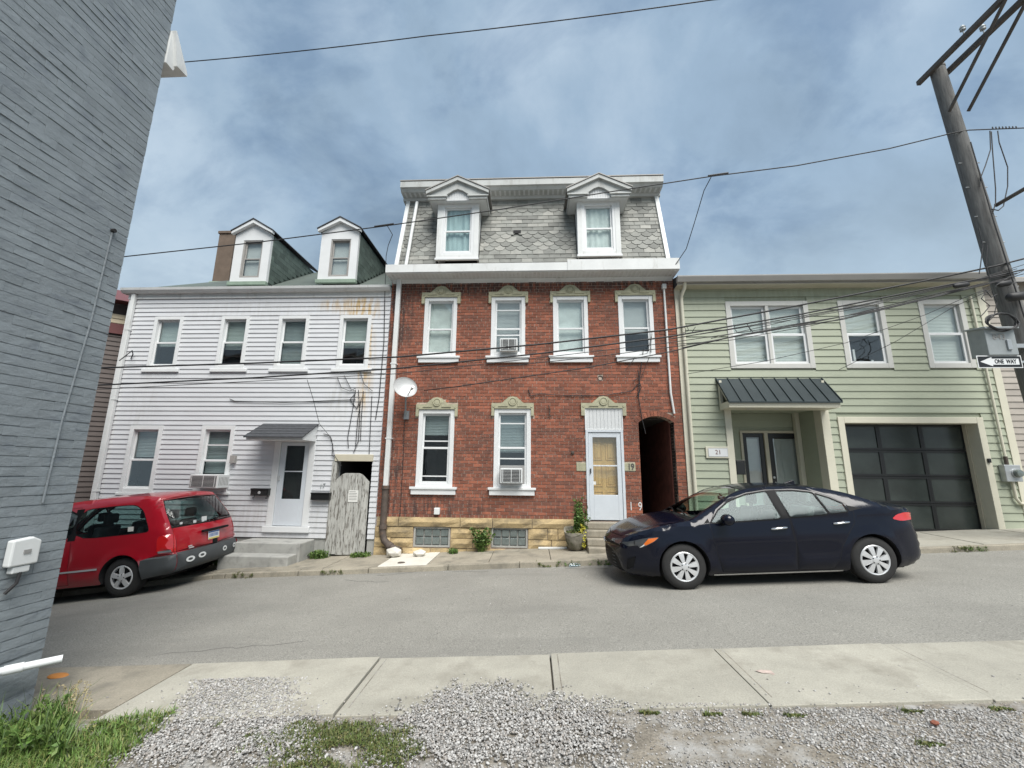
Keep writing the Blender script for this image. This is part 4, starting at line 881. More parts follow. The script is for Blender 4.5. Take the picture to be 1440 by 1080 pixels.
# dormers
for (lt, lb, rt_, rb, va, vs_, vb, apu, wl) in ((735, 692, 890, 853, 92, 142, 362, 810, (750, 836, 181, 345)), (1108, 1083, 1270, 1250, 84, 132, 352, 1190, (1138, 1226, 176, 340))):
    DY = WY - .03; vm = (vs_ + vb) / 2
    a, b = XZ('2', (lt + lb) / 2, vm, DY)[0], XZ('2', (rt_ + rb) / 2, vm, DY)[0]; c, d = XZ('2', (lb + rb) / 2, vb, DY)[1], XZ('2', (lt + rt_) / 2, vs_ + 14, DY)[1]; ap = XZ('2', apu, va, DY - .1)[1]; cxm = (a + b) / 2
    wa, wb, wc, wd = rect('2', *wl[:2], *wl[2:], DY)
    fm = MB()
    for (p, q, e, f) in cells(a, b, c - .02, d, [(wa, wb, wc, wd)]): fm.box(p, q, DY, DY + .09, e, f)
    fm.prism([(a, d), (b, d), (cxm, ap - .06)], 'y', DY, DY + .09)
    dmo = fm.build('dormer', 'white', white_house)
    MB().box(a - .03, b + .03, DY - .06, DY + .05, c - .12, c - .021).build('apron', 'flash_green', dmo, bevel=.01)
    for s_, xx in ((-1, a + .002), (1, b - .042)):
        yb2 = min(yr - .05, ye + (d - ze) / (zr - ze) * (yr - ye))
        ck = MB().prism([(DY + .091, max(wroof(DY) - .1, c - .1)), (DY + .091, d), (yb2, d)], 'x', xx, xx + .04).build('cheek', 'slate_green', dmo)
        zz = c; rw = 0
        while zz < d - .03:
            y0 = DY + .09 + (rw % 2) * .0; y1 = yb2 - (0) ; ylo = max(DY + .0, ye + (zz - ze) / (zr - ze) * (yr - ye)) if False else DY + .09
            yend = DY + .09; yy = DY + .09 - (rw % 2) * .11
            ymax = yb2; ystart = DY + .09
            # free run of the course lies in front of the roof slope
            ycut = ye + (zz + .03 - ze) / (zr - ze) * (yr - ye)
            while yy < ycut - .02:
                p, q = max(yy, ystart), min(yy + .215, ycut)
                if q - p > .04:
                    xo = (b - .0, b + .014) if s_ > 0 else (a - .014, a + .0)
                    piece('slate', xo[0] + random.uniform(-.002, .002), xo[1] + random.uniform(0, .004) * s_, p, q, zz, min(zz + .125, d), 'slate_green', ck, key='gslate')
                yy += .22
            zz += .13; rw += 1
    hd = MB(); e = .07
    for s_ in (-1, 1):
        xe = a - e if s_ < 0 else b + e
        hd.prism([(xe, d - .02), (xe, d + .05), (cxm, ap + .03), (cxm, ap - .075)], 'y', DY - .10, DY - .002)
        xi = a - .01 if s_ < 0 else b + .01
    hd.build('rake_board', 'white', dmo, bevel=.004)
    rfd = MB()
    for s_ in (-1, 1):
        xe = a - e - .02 if s_ < 0 else b + e + .02; rfd.prism([(xe, d + .052), (xe, d + .075), (cxm, ap + .06), (cxm, ap + .033)], 'y', DY - .12, yr - .1)
    rfd.build('dormer_roof', 'shingle_dark', dmo)
    window(white_house, wa, wb, wc, wd, DY + .02, trim=.035, deep=.08, proud=.01, rail=.50, sash_m='gutter_grey', trim_m='gutter_grey', shade='plain', shade_to=1.0, shade_m='blind_grey', sash_w=.03)
# windows
ws = [(.55, 'blind'), (.62, 'blind'), (1.0, 'blind'), (.60, 'blind')]
for (a, b, c, d), (t, _) in zip(w_up, ws): window(white_house, a, b, c, d, WY, trim=.085, proud=.035, sill=(.10, .085, .055), rail=.50, shade='blind', shade_to=t, shade_m='blind' if t < 1 else 'blind_grey', glass_m='glass_dark')
a, b, c, d = w_lo[0]; window(white_house, a, b, c, d, WY, trim=.10, proud=.035, sill=(.06, .06, .05), rail=.48, shade='blind', shade_to=.46, shade_m='blind_grey', glass_m='glass_dark')
a, b, c, d = w_lo[1]; window(white_house, a, b, c, d, WY, trim=.10, proud=.035, sill=(.06, .06, .05), rail=.46, bars=(.73,), shade='blind', shade_to=.75, shade_m='blind_grey', glass_m='glass_dark')
r = rect('3', 612, 722, 376, 431, WY - .25); air_conditioner('window_air_conditioner', 'white window air conditioner beside the porch hood of the white house', r[0], r[1] + .02, w_lo[1][2] + .10, w_lo[1][2] + .10 + r[3] - r[2], WY, .40)
# door with storm glass
a, b, c, d = w_door
dfr = MB(); dfr.box(a, a + .15, WY - .03, WY + .12, c, d); dfr.box(b - .15, b, WY - .03, WY + .12, c, d); dfr.box(a + .15, b - .15, WY - .029, WY + .12, d - .08, d); dfr.build('door_frame', 'white', white_house, bevel=.006)
x0, x1 = a + .155, b - .155; z0, z1 = c + .01, d - .085; g = rect('3', 965, 1060, 250, 466, WY); zm = XZ('3', 1010, 354, WY)[1]
gx0, gx1 = x0 + .13, x1 - .11
sd = MB(); sd.box(x0, gx0, WY - .006, WY + .035, z0, z1); sd.box(gx1, x1, WY - .006, WY + .035, z0, z1); sd.box(gx0, gx1, WY - .005, WY + .034, z0, g[2]); sd.box(gx0, gx1, WY - .005, WY + .034, g[3], z1); sd.box(gx0, gx1, WY - .004, WY + .03, zm - .012, zm + .012)
sdo = sd.build('storm_door', 'sheet_white', white_house, bevel=.004)
MB().box(gx0, gx1, WY + .012, WY + .015, g[2], g[3]).build('pane', 'glass_dark', sdo); MB().box(gx0 - .02, gx1 + .02, WY + .09, WY + .11, z0, z1).build('inner_door', 'dark_room', white_house)
MB().box(x0 + .03, x0 + .055, WY - .045, WY - .006, zm - .22, zm - .10).build('handle', 'pale_metal', sdo, bevel=.006)
q = rect('3', 897, 1078, 577, 600, WY); MB().box(a - .05, b + .05, WY - .07, WY + .02, c - .13, c - .003).build('threshold', 'white', white_house, bevel=.006)
# porch hood
hz0 = XZ('3', 980, 226, WY - .6)[1]; hx0, hx1 = XZ('3', 828, 210, WY - .55)[0], XZ('3', 1045, 210, WY - .55)[0]; hx1b = XZ('3', 1133, 170, WY)[0]; zt = XZ('3', 1050, 161, WY)[1]
hx1 = (hx1 + hx1b) / 2 + .02
hood = thing('porch_hood', 'small dark shingled porch hood over the door of the white house', 'porch hood', ((hx0 + hx1) / 2, WY, hz0))
MB().prism([(WY - .015, hz0), (WY - .62, hz0), (WY - .62, hz0 + .07), (WY - .015, zt - .03)], 'x', hx0 + .03, hx1 - .03).build('hood_frame', 'white', hood, bevel=.006)
MB().add([(hx0, WY - .68, hz0 + .072), (hx1, WY - .68, hz0 + .072), (hx1, WY - .018, zt), (hx0, WY - .018, zt), (hx0, WY - .68, hz0 + .042), (hx1, WY - .68, hz0 + .042), (hx1, WY - .018, zt - .028), (hx0, WY - .018, zt - .028)], [(0, 1, 2, 3), (4, 7, 6, 5), (0, 4, 5, 1), (1, 5, 6, 2), (3, 7, 4, 0)]).build('shingles', 'shingle_dark', hood)
for i in range(1, 5):
    t = i / 5; MB().box(hx0 - .004, hx1 + .004, WY - .68 + .66 * t - .01, WY - .68 + .66 * t + .005, hz0 + .072 + (zt - hz0 - .072) * t - .004, hz0 + .072 + (zt - hz0 - .072) * t + .006).build('shingle_course', 'shingle_dark', hood)
# mail boxes, house number, spigot
for (u0, u1, v0, v1, lb) in ((845, 915, 424, 452, 'black mailbox with a round badge left of the white storm door'), (1088, 1162, 441, 470, 'plain black mailbox right of the white storm door below the number')):
    a, b, c, d = rect('3', u0, u1, v0, v1, WY - .1); t = thing('mailbox', lb, 'mailbox', ((a + b) / 2, WY - .02, c))
    MB().prism([(WY - .012, c), (WY - .13, c), (WY - .13, d - .03), (WY - .10, d), (WY - .012, d)], 'x', a, b).build('box', 'black', t, bevel=.006)
    MB().box(a - .006, b + .006, WY - .142, WY - .012, d - .03, d + .008).build('lid', 'black', t, bevel=.006)
    if u0 == 845:
        MB().lathe([(0, -.006), (.03, -.005), (.034, 0)], ((a + b) / 2, WY - .131, (c + d) / 2 - .01), 'y', n=16).build('badge', 'pale_metal', t)
        for xx in (a + .05, b - .05): MB().tube([(xx, WY - .05, c), (xx, WY - .06, c - .05), (xx, WY - .09, c - .07), (xx, WY - .11, c - .04)], .006, 6).build('paper_hook', 'black', t)
q = XZ('3', 1133, 414, WY); text_mesh('house_number', '17', .15, (q[0], WY - .022, q[1]), (R_(90), R_(-8), 0), 'grey_metal', white_house, .004, sx=.9, shear=.25)
# gate passage with its old plank door
gx0, gx1, gz0, gz1 = gate
MB().box(gx0 - .10, gx0 + .015, WY - .03, WY + .12, ground(-4.5), gz1).build('gate_post', 'gate_wood', white_house); MB().box(gx0 - .05, gx1 + .02, WY - .05, WY + .14, gz1, gz1 + .16).build('gate_lintel', 'tan_trim', white_house, bevel=.008)
pg = MB(); pg.box(gx0 - .2, gx0 - .0, WY + .2, WY + 4, -.6, 3.0); pg.box(gx1, gx1 + .1, WY + .2, WY + 4, -.6, 3.0); pg.box(gx0, gx1, WY + 4, WY + 4.1, -.6, 3); pg.box(gx0, gx1, WY + .14, WY + 4, gz1 + .05, gz1 + .15); pg.build('gate_passage', 'dark_room', white_house)
ga = thing('plank_gate', 'weathered grey plank gate with clipped top corners and peeling paint', 'gate', ((gx0 + gx1) / 2, WY, gz0))
ztop = XZ('3', 1262, 361, WY)[1]; zc = XZ('3', 1192, 395, WY)[1]; g0 = rect('3', 1168, 1314, 362, 704, WY - .02); xa, xb = g0[0] + .01, g0[1]; n = 5; w = (xb - xa) / n
def gtop(x):
    d_ = min(x - xa, xb - x); return min(ztop, zc + (ztop - zc) * d_ / (.25 * (xb - xa)))
for i in range(n):
    p, q = xa + i * w + .004, xa + (i + 1) * w - .004; xs_ = [p, (p + q) / 2, q]; zb2 = gz0 + random.uniform(0, .02)
    MB().prism([(p, zb2), (q, zb2), (q, gtop(q)), ((p + q) / 2, gtop((p + q) / 2)), (p, gtop(p))], 'y', WY - .035 + random.uniform(-.004, .004), WY - .008).build('plank', 'gate_wood', ga)
for zz in (gz0 + .35, gz0 + 1.1): MB().box(xa + .02, xb - .02, WY - .007, WY + .025, zz, zz + .10).build('batten', 'gate_wood', ga)
pr = rect('3', 1238, 1277, 430, 478, WY - .04); pa = MB().box(pr[0], pr[1], WY - .045, WY - .042, pr[2], pr[3]).build('paper_notice', 'paper', ga)
for i in range(6):
    zz = pr[3] - .03 - i * (pr[3] - pr[2] - .05) / 6; MB().box(pr[0] + .02, pr[1] - .02 - random.uniform(0, .04), WY - .0462, WY - .0452, zz - .008, zz).build('text_line', 'ink', pa)
# concrete stoop
u = rect('3', 811, 1104, 630, 681, WY - .62); l = rect('3', 769, 1062, 682, 751, WY - 1.0)
sx0, sx1 = w_door[0] - .30, w_door[1] + .12
stp = thing('concrete_stoop', 'two step grey concrete stoop at the door of the white house', 'steps', ((sx0 + sx1) / 2, WY - .5, ground(-5.5) + .1))
gs = ground(-5.6) + .06; top = z_sid - .02; mid = gs + (top - gs) * .55
MB().box(sx0 + .02, sx1 + .06, WY - .62, WY + .01, gs - .15, top).build('step', 'concrete_grey', stp, bevel=.02); MB().box(sx0 - .04, sx1 + .02, WY - .98, WY - .622, gs - .15, mid).build('step', 'concrete_grey', stp, bevel=.02)
# drip pipe / downspout of the white house on the left corner
dp = thing('downspout', 'white downspout at the far corner of the white house', 'downspout', (WX0 + .2, WY - .06, ground(-10)))
MB().box(WX0 + .115, WX0 + .215, WY - .10, WY - .02, ground(-10.4) + .1, z_gut - .12).build('pipe', 'white_old', dp, bevel=.012)
for zz in (1.2, 3.4, 5.2): MB().box(WX0 + .10, WX0 + .23, WY - .106, WY - .0, zz, zz + .03).build('strap', 'white_old', dp)

# ================================================================== the green house
GY = 10.0; GX0, GX1 = BX1 + .006, 10.64
green_house = thing('green_house', 'two storey sage green lap sided house with glass garage door', 'house', ((GX0 + GX1) / 2, GY, ground(7)))
gA = rect('7', 263, 594, 178, 448, GY); gB = rect('7', 714, 899, 176, 444, GY); gC = rect('7', 1038, 1222, 178, 446, GY)
zt_ = (gA[3] + gB[3] + gC[3]) / 3; zb_ = (gA[2] + gB[2] + gC[2]) / 3; gA, gB, gC = [(w[0], w[1], zb_, zt_) for w in (gA, gB, gC)]
rec_x0 = XZ('7', 283, 760, GY)[0]; rec_x1 = XZ('7', 650, 760, GY)[0]; rec_z1 = XZ('7', 450, 602, GY - .1)[1]
gar_t = XZ('7', 985, 664, GY)[1]; gar_x0 = XZ('7', 742, 800, GY)[0]; gar_x1 = XZ('g', 400, 790, GY)[0]; gar_b = XZ('p', 1310, 748, GY)[1]; gtr = .135
gh = [gA, gB, gC, (rec_x0 - .0, rec_x1, -1, rec_z1), (gar_x0 - .0, gar_x1, -1, gar_t)]
gh_b = [gA, gB, gC, (rec_x0 - .13, rec_x1 + .16, -1, rec_z1 + .03), (gar_x0 - gtr, gar_x1 + gtr, -1, gar_t + gtr)]
zg_bot = ground(3.5) + .12; zg_top = 6.18
core = MB()
for (a, b, c, d) in cells(GX0 + .01, GX1 - .01, 0.0, zg_top, gh): core.box(a, b, GY + .021, GY + .2, c, d)
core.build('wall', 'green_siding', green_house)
sw = MB(); sw.box(GX0, GX0 + .2, GY + .21, GY + 9, 0, 6.3); sw.box(GX1 - .2, GX1, GY + .21, GY + 9, 0, 6.3); sw.box(GX0, GX1, GY + 9, GY + 9.2, 0, 6.3); sw.build('side_wall', 'green_siding', green_house)
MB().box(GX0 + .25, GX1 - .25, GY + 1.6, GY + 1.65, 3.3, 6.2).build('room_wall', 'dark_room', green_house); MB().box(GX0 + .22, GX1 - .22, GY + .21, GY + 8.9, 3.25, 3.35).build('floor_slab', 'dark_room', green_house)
EXG = .1655; z = zg_bot - .3; k = 0
while z < zg_top - .02:
    for (xa, xb) in spans(GX0 + .135, GX1 - .165, z, z + min(EXG, zg_top - z), gh_b):
        zg = max(ground(xa), ground(xb)) - .1
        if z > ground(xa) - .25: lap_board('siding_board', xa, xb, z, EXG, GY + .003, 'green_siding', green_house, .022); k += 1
    z += EXG
print('green boards', k)
for xa, xb in ((GX0 + .0, GX0 + .133), (GX1 - .163, GX1)): MB().box(xa, xb, GY - .03, GY + .06, ground(xa), zg_top).build('corner_board', 'green_trim', green_house, bevel=.006)
ds = thing('downspout', 'cream downspout at the joint of the green and brick houses', 'downspout', (GX0 + .2, GY - .1, ground(3.7) + .1))
MB().tube([(GX0 + .17, GY - .30, 6.25), (GX0 + .17, GY - .25, 6.12), (GX0 + .14, GY - .10, 5.98), (GX0 + .135, GY - .08, 5.85), (GX0 + .135, GY - .08, ground(3.6) + .15)], .042, 10).build('pipe', 'green_trim', ds, smooth=50)
# roof edge
zg = 6.36
er = MB(); er.prism([(GY - .42, zg - .005), (GY - .42, zg - .03), (GY - .37, zg - .14), (GY - .28, zg - .14), (GY - .28, zg - .01)], 'x', GX0 - .03, GX1 + .12); er.build('gutter', 'gutter_grey', green_house)
MB().box(GX0, GX1 + .10, GY - .279, GY + .01, zg - .19, zg - .17).build('soffit', 'tan_trim', green_house); MB().box(GX0, GX1 + .10, GY - .278, GY - .25, zg - .169, zg).build('fascia', 'gutter_grey', green_house)
MB().prism([(GY - .40, zg + .0), (GY + 5, zg + 1.5), (GY + 9, zg + .4), (GY + 9, zg + .2), (GY - .20, zg - .16)], 'x', GX0 + .01, GX1 + .1).build('roof', 'shingle_dark', green_house)
# windows
window(green_house, *gA, GY, trim=.115, trim_m='win_trim_grey', proud=.03, rail=.50, cols=2, sash_m='white', shade='blind', shade_m='blind', shade_to=1.0, sash_w=.055)
window(green_house, *gB, GY, trim=.115, trim_m='win_trim_grey', proud=.03, rail=.50, sash_m='white', shade='blind', shade_m='blind', shade_to=.50, sash_w=.055)
window(green_house, *gC, GY, trim=.115, trim_m='win_trim_grey', proud=.03, rail=.50, sash_m='white', shade='blind', shade_m='blind', shade_to=1.0, sash_w=.055)
MB().box(gB[0] + .32, gB[0] + .37, GY + .16, GY + .20, gB[2] + .14, gB[2] + .50).build('window_ornament', 'white', green_house); MB().box(gB[1] - .34, gB[1] - .29, GY + .16, GY + .20, gB[2] + .14, gB[2] + .24).build('window_ornament', 'white', green_house)
# entry recess
RD = .95
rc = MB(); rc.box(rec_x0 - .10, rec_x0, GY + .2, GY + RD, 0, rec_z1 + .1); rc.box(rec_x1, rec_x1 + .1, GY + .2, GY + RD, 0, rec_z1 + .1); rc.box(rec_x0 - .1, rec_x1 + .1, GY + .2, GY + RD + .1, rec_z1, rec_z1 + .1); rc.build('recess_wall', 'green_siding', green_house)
MB().box(rec_x0 - .1, rec_x1 + .1, GY - .05, GY + RD + .3, ground(5) - .1, ground(5) + .16).build('entry_floor', 'concrete_grey', green_house)
by = GY + RD; iz1 = XZ('7', 450, 694, by)[1]; dx0, dx1 = XZ('7', 318, 800, by)[0], XZ('7', 598, 800, by)[0]; zfl = ground(5) + .16
bw = MB()
for (a, b, c, d) in cells(rec_x0, rec_x1, zfl, rec_z1, [(dx0, dx1, zfl - .1, iz1)]): bw.box(a, b, by + .02, by + .1, c, d)
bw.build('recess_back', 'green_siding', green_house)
z = zfl
while z < rec_z1:
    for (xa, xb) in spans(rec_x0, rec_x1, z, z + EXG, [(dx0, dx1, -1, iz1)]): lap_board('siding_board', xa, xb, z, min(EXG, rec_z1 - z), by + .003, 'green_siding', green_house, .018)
    z += EXG
for (xa, xb, ya, yb3) in ((rec_x0 - .13, rec_x0 + .02, GY - .04, GY + .22), (rec_x1 - .02, rec_x1 + .16, GY - .04, GY + .22), (rec_x1 - .10, rec_x1 - .002, by - .16, by - .03)): MB().box(xa, xb, ya, yb3, ground(xa), rec_z1 + .03).build('entry_post', 'green_trim', green_house, bevel=.008)
sp = dx0 + (dx1 - dx0) * .37
df = MB(); df.box(dx0, dx0 + .06, by - .04, by + .06, zfl, iz1); df.box(sp - .045, sp + .045, by - .04, by + .06, zfl, iz1); df.box(dx1 - .08, dx1, by - .04, by + .06, zfl, iz1); df.box(dx0 + .06, dx1 - .08, by - .039, by + .06, iz1 - .06, iz1); df.build('door_frame', 'tan_trim', green_house, bevel=.006)
for nm, (xa, xb), bd in (('side_light', (dx0 + .062, sp - .047), .10), ('front_door', (sp + .047, dx1 - .082), .13)):
    o = MB().frame(xa, xb, zfl + .01, iz1 - .062, bd, by, by + .045, wb=.22).build(nm, 'black', green_house, bevel=.005)
    MB().box(xa + bd, xb - bd, by + .02, by + .024, zfl + .23, iz1 - .062 - bd).build('pane', 'glass', o)
    B = MB(); zz = zfl + .25
    while zz < iz1 - .1 - bd: B.add([(xa + bd, by + .10, zz), (xb - bd, by + .10, zz), (xb - bd, by + .085, zz + .035), (xa + bd, by + .085, zz + .035)], [(0, 1, 2, 3)]); zz += .036
    B.build('blind', 'blind_grey', o)
    if nm == 'front_door': MB().tube([(xa + .06, by - .06, zfl + .95), (xa + .06, by - .06, zfl + 1.15)], .014, 8).build('handle', 'galv', o); MB().lathe([(0, -.03), (.028, -.025), (.03, .0)], (xa + .06, by, zfl + 1.25), 'y', n=14).build('lock', 'galv', o)
# canopy with standing seams
cyf = GY - .52; cz_t = XZ('7', 436, 488, GY)[1]; cxa, cxb = XZ('7', 268, 584, cyf)[0], XZ('7', 709, 584, cyf)[0]; cz_f = XZ('7', 490, 569, cyf)[1]; cz_b = XZ('7', 490, 601, cyf)[1]
cxa, cxb = cxa + .0, cxb
can = thing('entry_canopy', 'dark standing seam metal canopy over the entry of the green house', 'canopy', ((cxa + cxb) / 2, GY, cz_b))
sl = lambda y: cz_f + (cz_t - cz_f) * (y - cyf) / (GY - cyf)
MB().add([(cxa - .03, cyf - .05, sl(cyf - .05)), (cxb + .03, cyf - .05, sl(cyf - .05)), (cxb + .03, GY - .02, sl(GY)), (cxa - .03, GY - .02, sl(GY)), (cxa - .03, cyf - .05, sl(cyf - .05) - .03), (cxb + .03, cyf - .05, sl(cyf - .05) - .03), (cxb + .03, GY - .02, sl(GY) - .03), (cxa - .03, GY - .02, sl(GY) - .03)], [(0, 1, 2, 3), (4, 7, 6, 5), (0, 4, 5, 1), (1, 5, 6, 2), (3, 7, 4, 0)]).build('roof_sheet', 'metal_roof', can)
for i in range(10):
    x = cxa - .02 + (cxb - cxa + .04) * i / 9
    MB().add([(x - .008, cyf - .055, sl(cyf - .05) - .005), (x + .008, cyf - .055, sl(cyf - .05) - .005), (x + .008, GY - .02, sl(GY)), (x - .008, GY - .02, sl(GY)), (x - .008, cyf - .055, sl(cyf - .05) + .035), (x + .008, cyf - .055, sl(cyf - .05) + .035), (x + .008, GY - .02, sl(GY) + .035), (x - .008, GY - .02, sl(GY) + .035)], [(4, 5, 6, 7), (0, 4, 7, 3), (1, 2, 6, 5), (0, 1, 5, 4)]).build('seam', 'metal_roof', can)
MB().box(cxa, cxb, cyf, GY - .045, cz_b, cz_b + .035).build('ceiling', 'green_trim', can); MB().box(cxa, cxb, cyf - .01, cyf + .06, cz_b + .036, sl(cyf) - .035).build('fascia', 'green_trim', can)
for xx in (cxa, cxb - .06):
    o = MB(); o.prism([(cyf + .061, cz_b + .036), (GY - .045, cz_b + .036), (GY - .045, cz_b + .14), (cyf + .061, cz_b + .14)], 'x', xx, xx + .06); o.prism([(cyf + .10, sl(cyf + .10) - .035), (cyf + .10, sl(cyf + .10) - .13), (GY - .045, sl(GY) - .14), (GY - .045, sl(GY) - .035)], 'x', xx, xx + .06); o.box(xx + .001, xx + .059, GY - .12, GY - .045, cz_b + .14, sl(GY) - .06); o.build('side_bracket', 'green_trim', can)
for xx in (cxa + .55, cxa + 1.15): MB().lathe([(0, -.004), (.05, -.004), (.055, .002)], (xx, GY - .27, cz_b), 'z', n=16).build('down_light', 'pale_metal', can)
# number plate 21, mail box
a, b, c, d = rect('7', 176, 268, 757, 803, GY - .03)
pl = MB().box(a, b, GY - .05, GY - .016, c, d).build('number_plate', 'green_trim', green_house, bevel=.008); pi = MB().box(a + .06, b - .04, GY - .056, GY - .0505, c + .045, d - .045).build('plate_inset', 'white', pl); MB().frame(a + .05, b - .03, c + .035, d - .035, .012, GY - .058, GY - .0515).build('plate_border', 'pale_metal', pl); text_mesh('number', '21', .14, ((a + b) / 2 + .01, GY - .058, (c + d) / 2), (R_(90), 0, 0), 'maroon', pl, .002)
a, b, c, d = rect('7', 291, 321, 815, 868, GY + .0); t = thing('mailbox', 'black mailbox inside the entry of the green house', 'mailbox', ((a + b) / 2, GY + .1, c))
MB().box(a + .07, b + .10, GY + .05, GY + .19, c, d).build('box', 'black', t, bevel=.01); MB().box(a + .06, b + .11, GY + .04, GY + .2, d + .001, d + .025).build('lid', 'black', t, bevel=.006)
# garage door
gd = thing('garage_door', 'black framed garage door of dark frosted glass panels', 'garage door', ((gar_x0 + gar_x1) / 2, GY, ground(8)))
tr = MB(); tr.box(gar_x0 - gtr, gar_x0 + .004, GY - .04, GY + .22, ground(gar_x0) + .05, gar_t + gtr); tr.box(gar_x1 - .004, gar_x1 + gtr, GY - .04, GY + .22, ground(gar_x1) + .05, gar_t + gtr); tr.box(gar_x0 + .004, gar_x1 - .004, GY - .039, GY + .219, gar_t - .004, gar_t + gtr - .001); tr.build('garage_trim', 'green_trim', green_house, bevel=.008)
for xa, xb in ((gar_x0, gar_x0 + .03), (gar_x1 - .03, gar_x1)): MB().box(xa, xb, GY + .221, GY + .42, ground(xa), gar_t).build('garage_jamb', 'tan_trim', green_house)
M['frost'] = mat('frosted_glass', (.030, .038, .035), .24, var=.35, vscale=1.3, spec=.6)
gyd = GY + .30; x0, x1, z0, z1 = gar_x0 + .01, gar_x1 - .01, gar_b - .02, gar_t + .0; nc, nr = 3, 4; cw, rh = (x1 - x0) / nc, (z1 - z0) / nr
for r_ in range(nr):
    sec = MB(); za, zb2 = z0 + r_ * rh + .004, z0 + (r_ + 1) * rh - .004
    for c_ in range(nc): sec.frame(x0 + c_ * cw, x0 + (c_ + 1) * cw - .001, za, zb2, .045, gyd, gyd + .05)
    so = sec.build('section', 'black', gd)
    for c_ in range(nc): MB().box(x0 + c_ * cw + .045, x0 + (c_ + 1) * cw - .046, gyd + .018, gyd + .026, za + .045, zb2 - .045).build('pane', 'frost', so)
MB().box(x0, x1, gyd - .005, gyd + .04, z0 - .04, z0 - .002).build('bottom_seal', 'black_rubber', gd)
MB().box(GX0 + .3, GX1 - .3, GY + .38, GY + .40, ground(7) - .2, gar_t + .02).build('garage_back', 'black_matte', green_house) if False else None
dr = MB(); dr.add([(gar_x0 - .1, GY - .02, ground(gar_x0 - .1) + .12), (gar_x1 + .1, GY - .02, ground(gar_x1 + .1) + .12), (gar_x1 + .1, GY + .6, gar_b + .02), (gar_x0 - .1, GY + .6, gar_b + .02)], [(0, 1, 2, 3)]); dr.build('garage_apron', 'concrete', green_house)
q = XZ('g', 405, 723, GY - .04); MB().box(q[0] - .03, q[0] + .03, GY - .075, GY - .041, q[1] - .045, q[1] + .045).build('key_pad', 'black', green_house, bevel=.006)
# electricity meter and its conduit
a, b, c, d = rect('g', 463, 524, 739, 803, GY - .1); mt = thing('electric_meter', 'grey electricity meter and conduit beside the garage door', 'meter', ((a + b) / 2, GY, c))
MB().box(a, b, GY - .14, GY - .015, c, d).build('box', 'galv', mt, bevel=.01); MB().lathe([(.085, .0), (.085, -.05), (.07, -.09), (0, -.10)], ((a + b) / 2 + .05, GY - .14, (c + d) / 2), 'y', n=20).build('dial', 'glassblock', mt, smooth=40); MB().lathe([(.10, .0), (.10, -.02), (.088, -.022)], ((a + b) / 2 + .05, GY - .14, (c + d) / 2), 'y', n=20).build('ring', 'galv', mt)
mx_ = (a + b) / 2 - .03; MB().tube([(mx_, GY - .07, d), (mx_, GY - .07, d + .18)], .035, 10).build('hub', 'rust_pipe', mt); MB().tube([(mx_, GY - .07, d + .18), (mx_, GY - .06, 5.9)], .026, 10).build('conduit', 'green_trim', mt, smooth=60); MB().tube([(mx_ + .04, GY - .07, c), (mx_ + .04, GY - .07, c - .35), (mx_ + .1, GY - .07, c - .45), (mx_ + .22, GY - .07, c - .47)], .03, 10).build('lower_conduit', 'green_trim', mt, smooth=60)
# ================================================================== neighbours at both ends
nb = thing('beige_house', 'weathered beige shingled house beyond the green house', 'house', (13.5, 10.2, ground(13)))
NX0, NX1, NY = GX1 + .14, 17.0, 10.15
z = ground(11) - .2
while z < 6.35: lap_board('siding_board', NX0, NX1, z, .145, NY, 'beige_siding', nb, .02); z += .145
c_ = MB(); c_.box(NX0, NX1, NY + .02, NY + 7, 0, 6.4); c_.prism([(NY + .02, 6.4), (NY + 2.1, 7.25), (NY + 7, 5.6), (NY + 7, 5.4)], 'x', NX0, NX0 + .1); c_.build('wall', 'beige_siding', nb)
MB().prism([(NY - .25, 6.34), (NY + 2.0, 7.36), (NY + 7, 5.7), (NY + 7, 5.6), (NY + 2.0, 7.27), (NY - .25, 6.25)], 'x', NX0 - .16, NX1).build('roof', 'gutter_grey', nb)
MB().box(NX0 - .17, NX0 - .05, NY + 1.7, NY + 2.4, 7.1, 7.34).build('roof_end', 'gutter_grey', nb)
# brown house down the hill, set at an angle
bhx, bhy = -10.85, 10.2
brn = bpy.data.objects.new('brown_house', None); COL.objects.link(brn); brn.location = (-13.2, 8.6, ground(-13)); brn.rotation_euler = (0, 0, R_(40)); tag(brn, 'dark brown clapboard house with maroon band glimpsed beside the white house', 'house')
def loc_build(mb, name, m_, bevel=0): return mb.build(name, m_, brn, local=True, bevel=bevel)
b = MB(); b.box(-5, 5, .02, 6, -2, 7.4); loc_build(b, 'wall', 'brown_siding')
z = 0.0; i = 0
while z < 6.9:
    m_ = 'brown_siding' if z < 6.45 else 'cream_siding'; k2 = ('brown', m_)
    q = MB(); q.add([(-5, -.02, z), (5, -.02, z), (5, .0, z + .125), (-5, .0, z + .125), (-5, .03, z), (5, .03, z)], [(0, 1, 2, 3), (4, 5, 1, 0)]); loc_build(q, 'siding_board', m_); z += .125
b = MB(); b.box(-5, 5, -.06, .01, 6.45, 6.72); loc_build(b, 'band', 'maroon'); b = MB(); b.prism([(-.35, 7.3), (3, 8.6), (6.4, 7.3)], 'x', -5.2, 5.2); loc_build(b, 'roof', 'maroon')
pl = thing('dark_unit', 'dark unit with a round pale front between brown and white houses', 'lamp', (-10.72, 10.05, .6))  # unidentified dark object, given as a plain panel with a pale dome
q = atY(172, 690, 10.1); MB().box(q[0] - .32, q[0] + .27, 10.12, 10.2, q[2] - .9, q[2] + .22).build('panel', 'black', pl); MB().lathe([(0, -.09), (.06, -.08), (.09, -.04), (.09, 0)], (q[0] - .02, 10.12, q[2] + .0), 'y', n=18).build('round_front', 'pale_metal', pl, smooth=60)

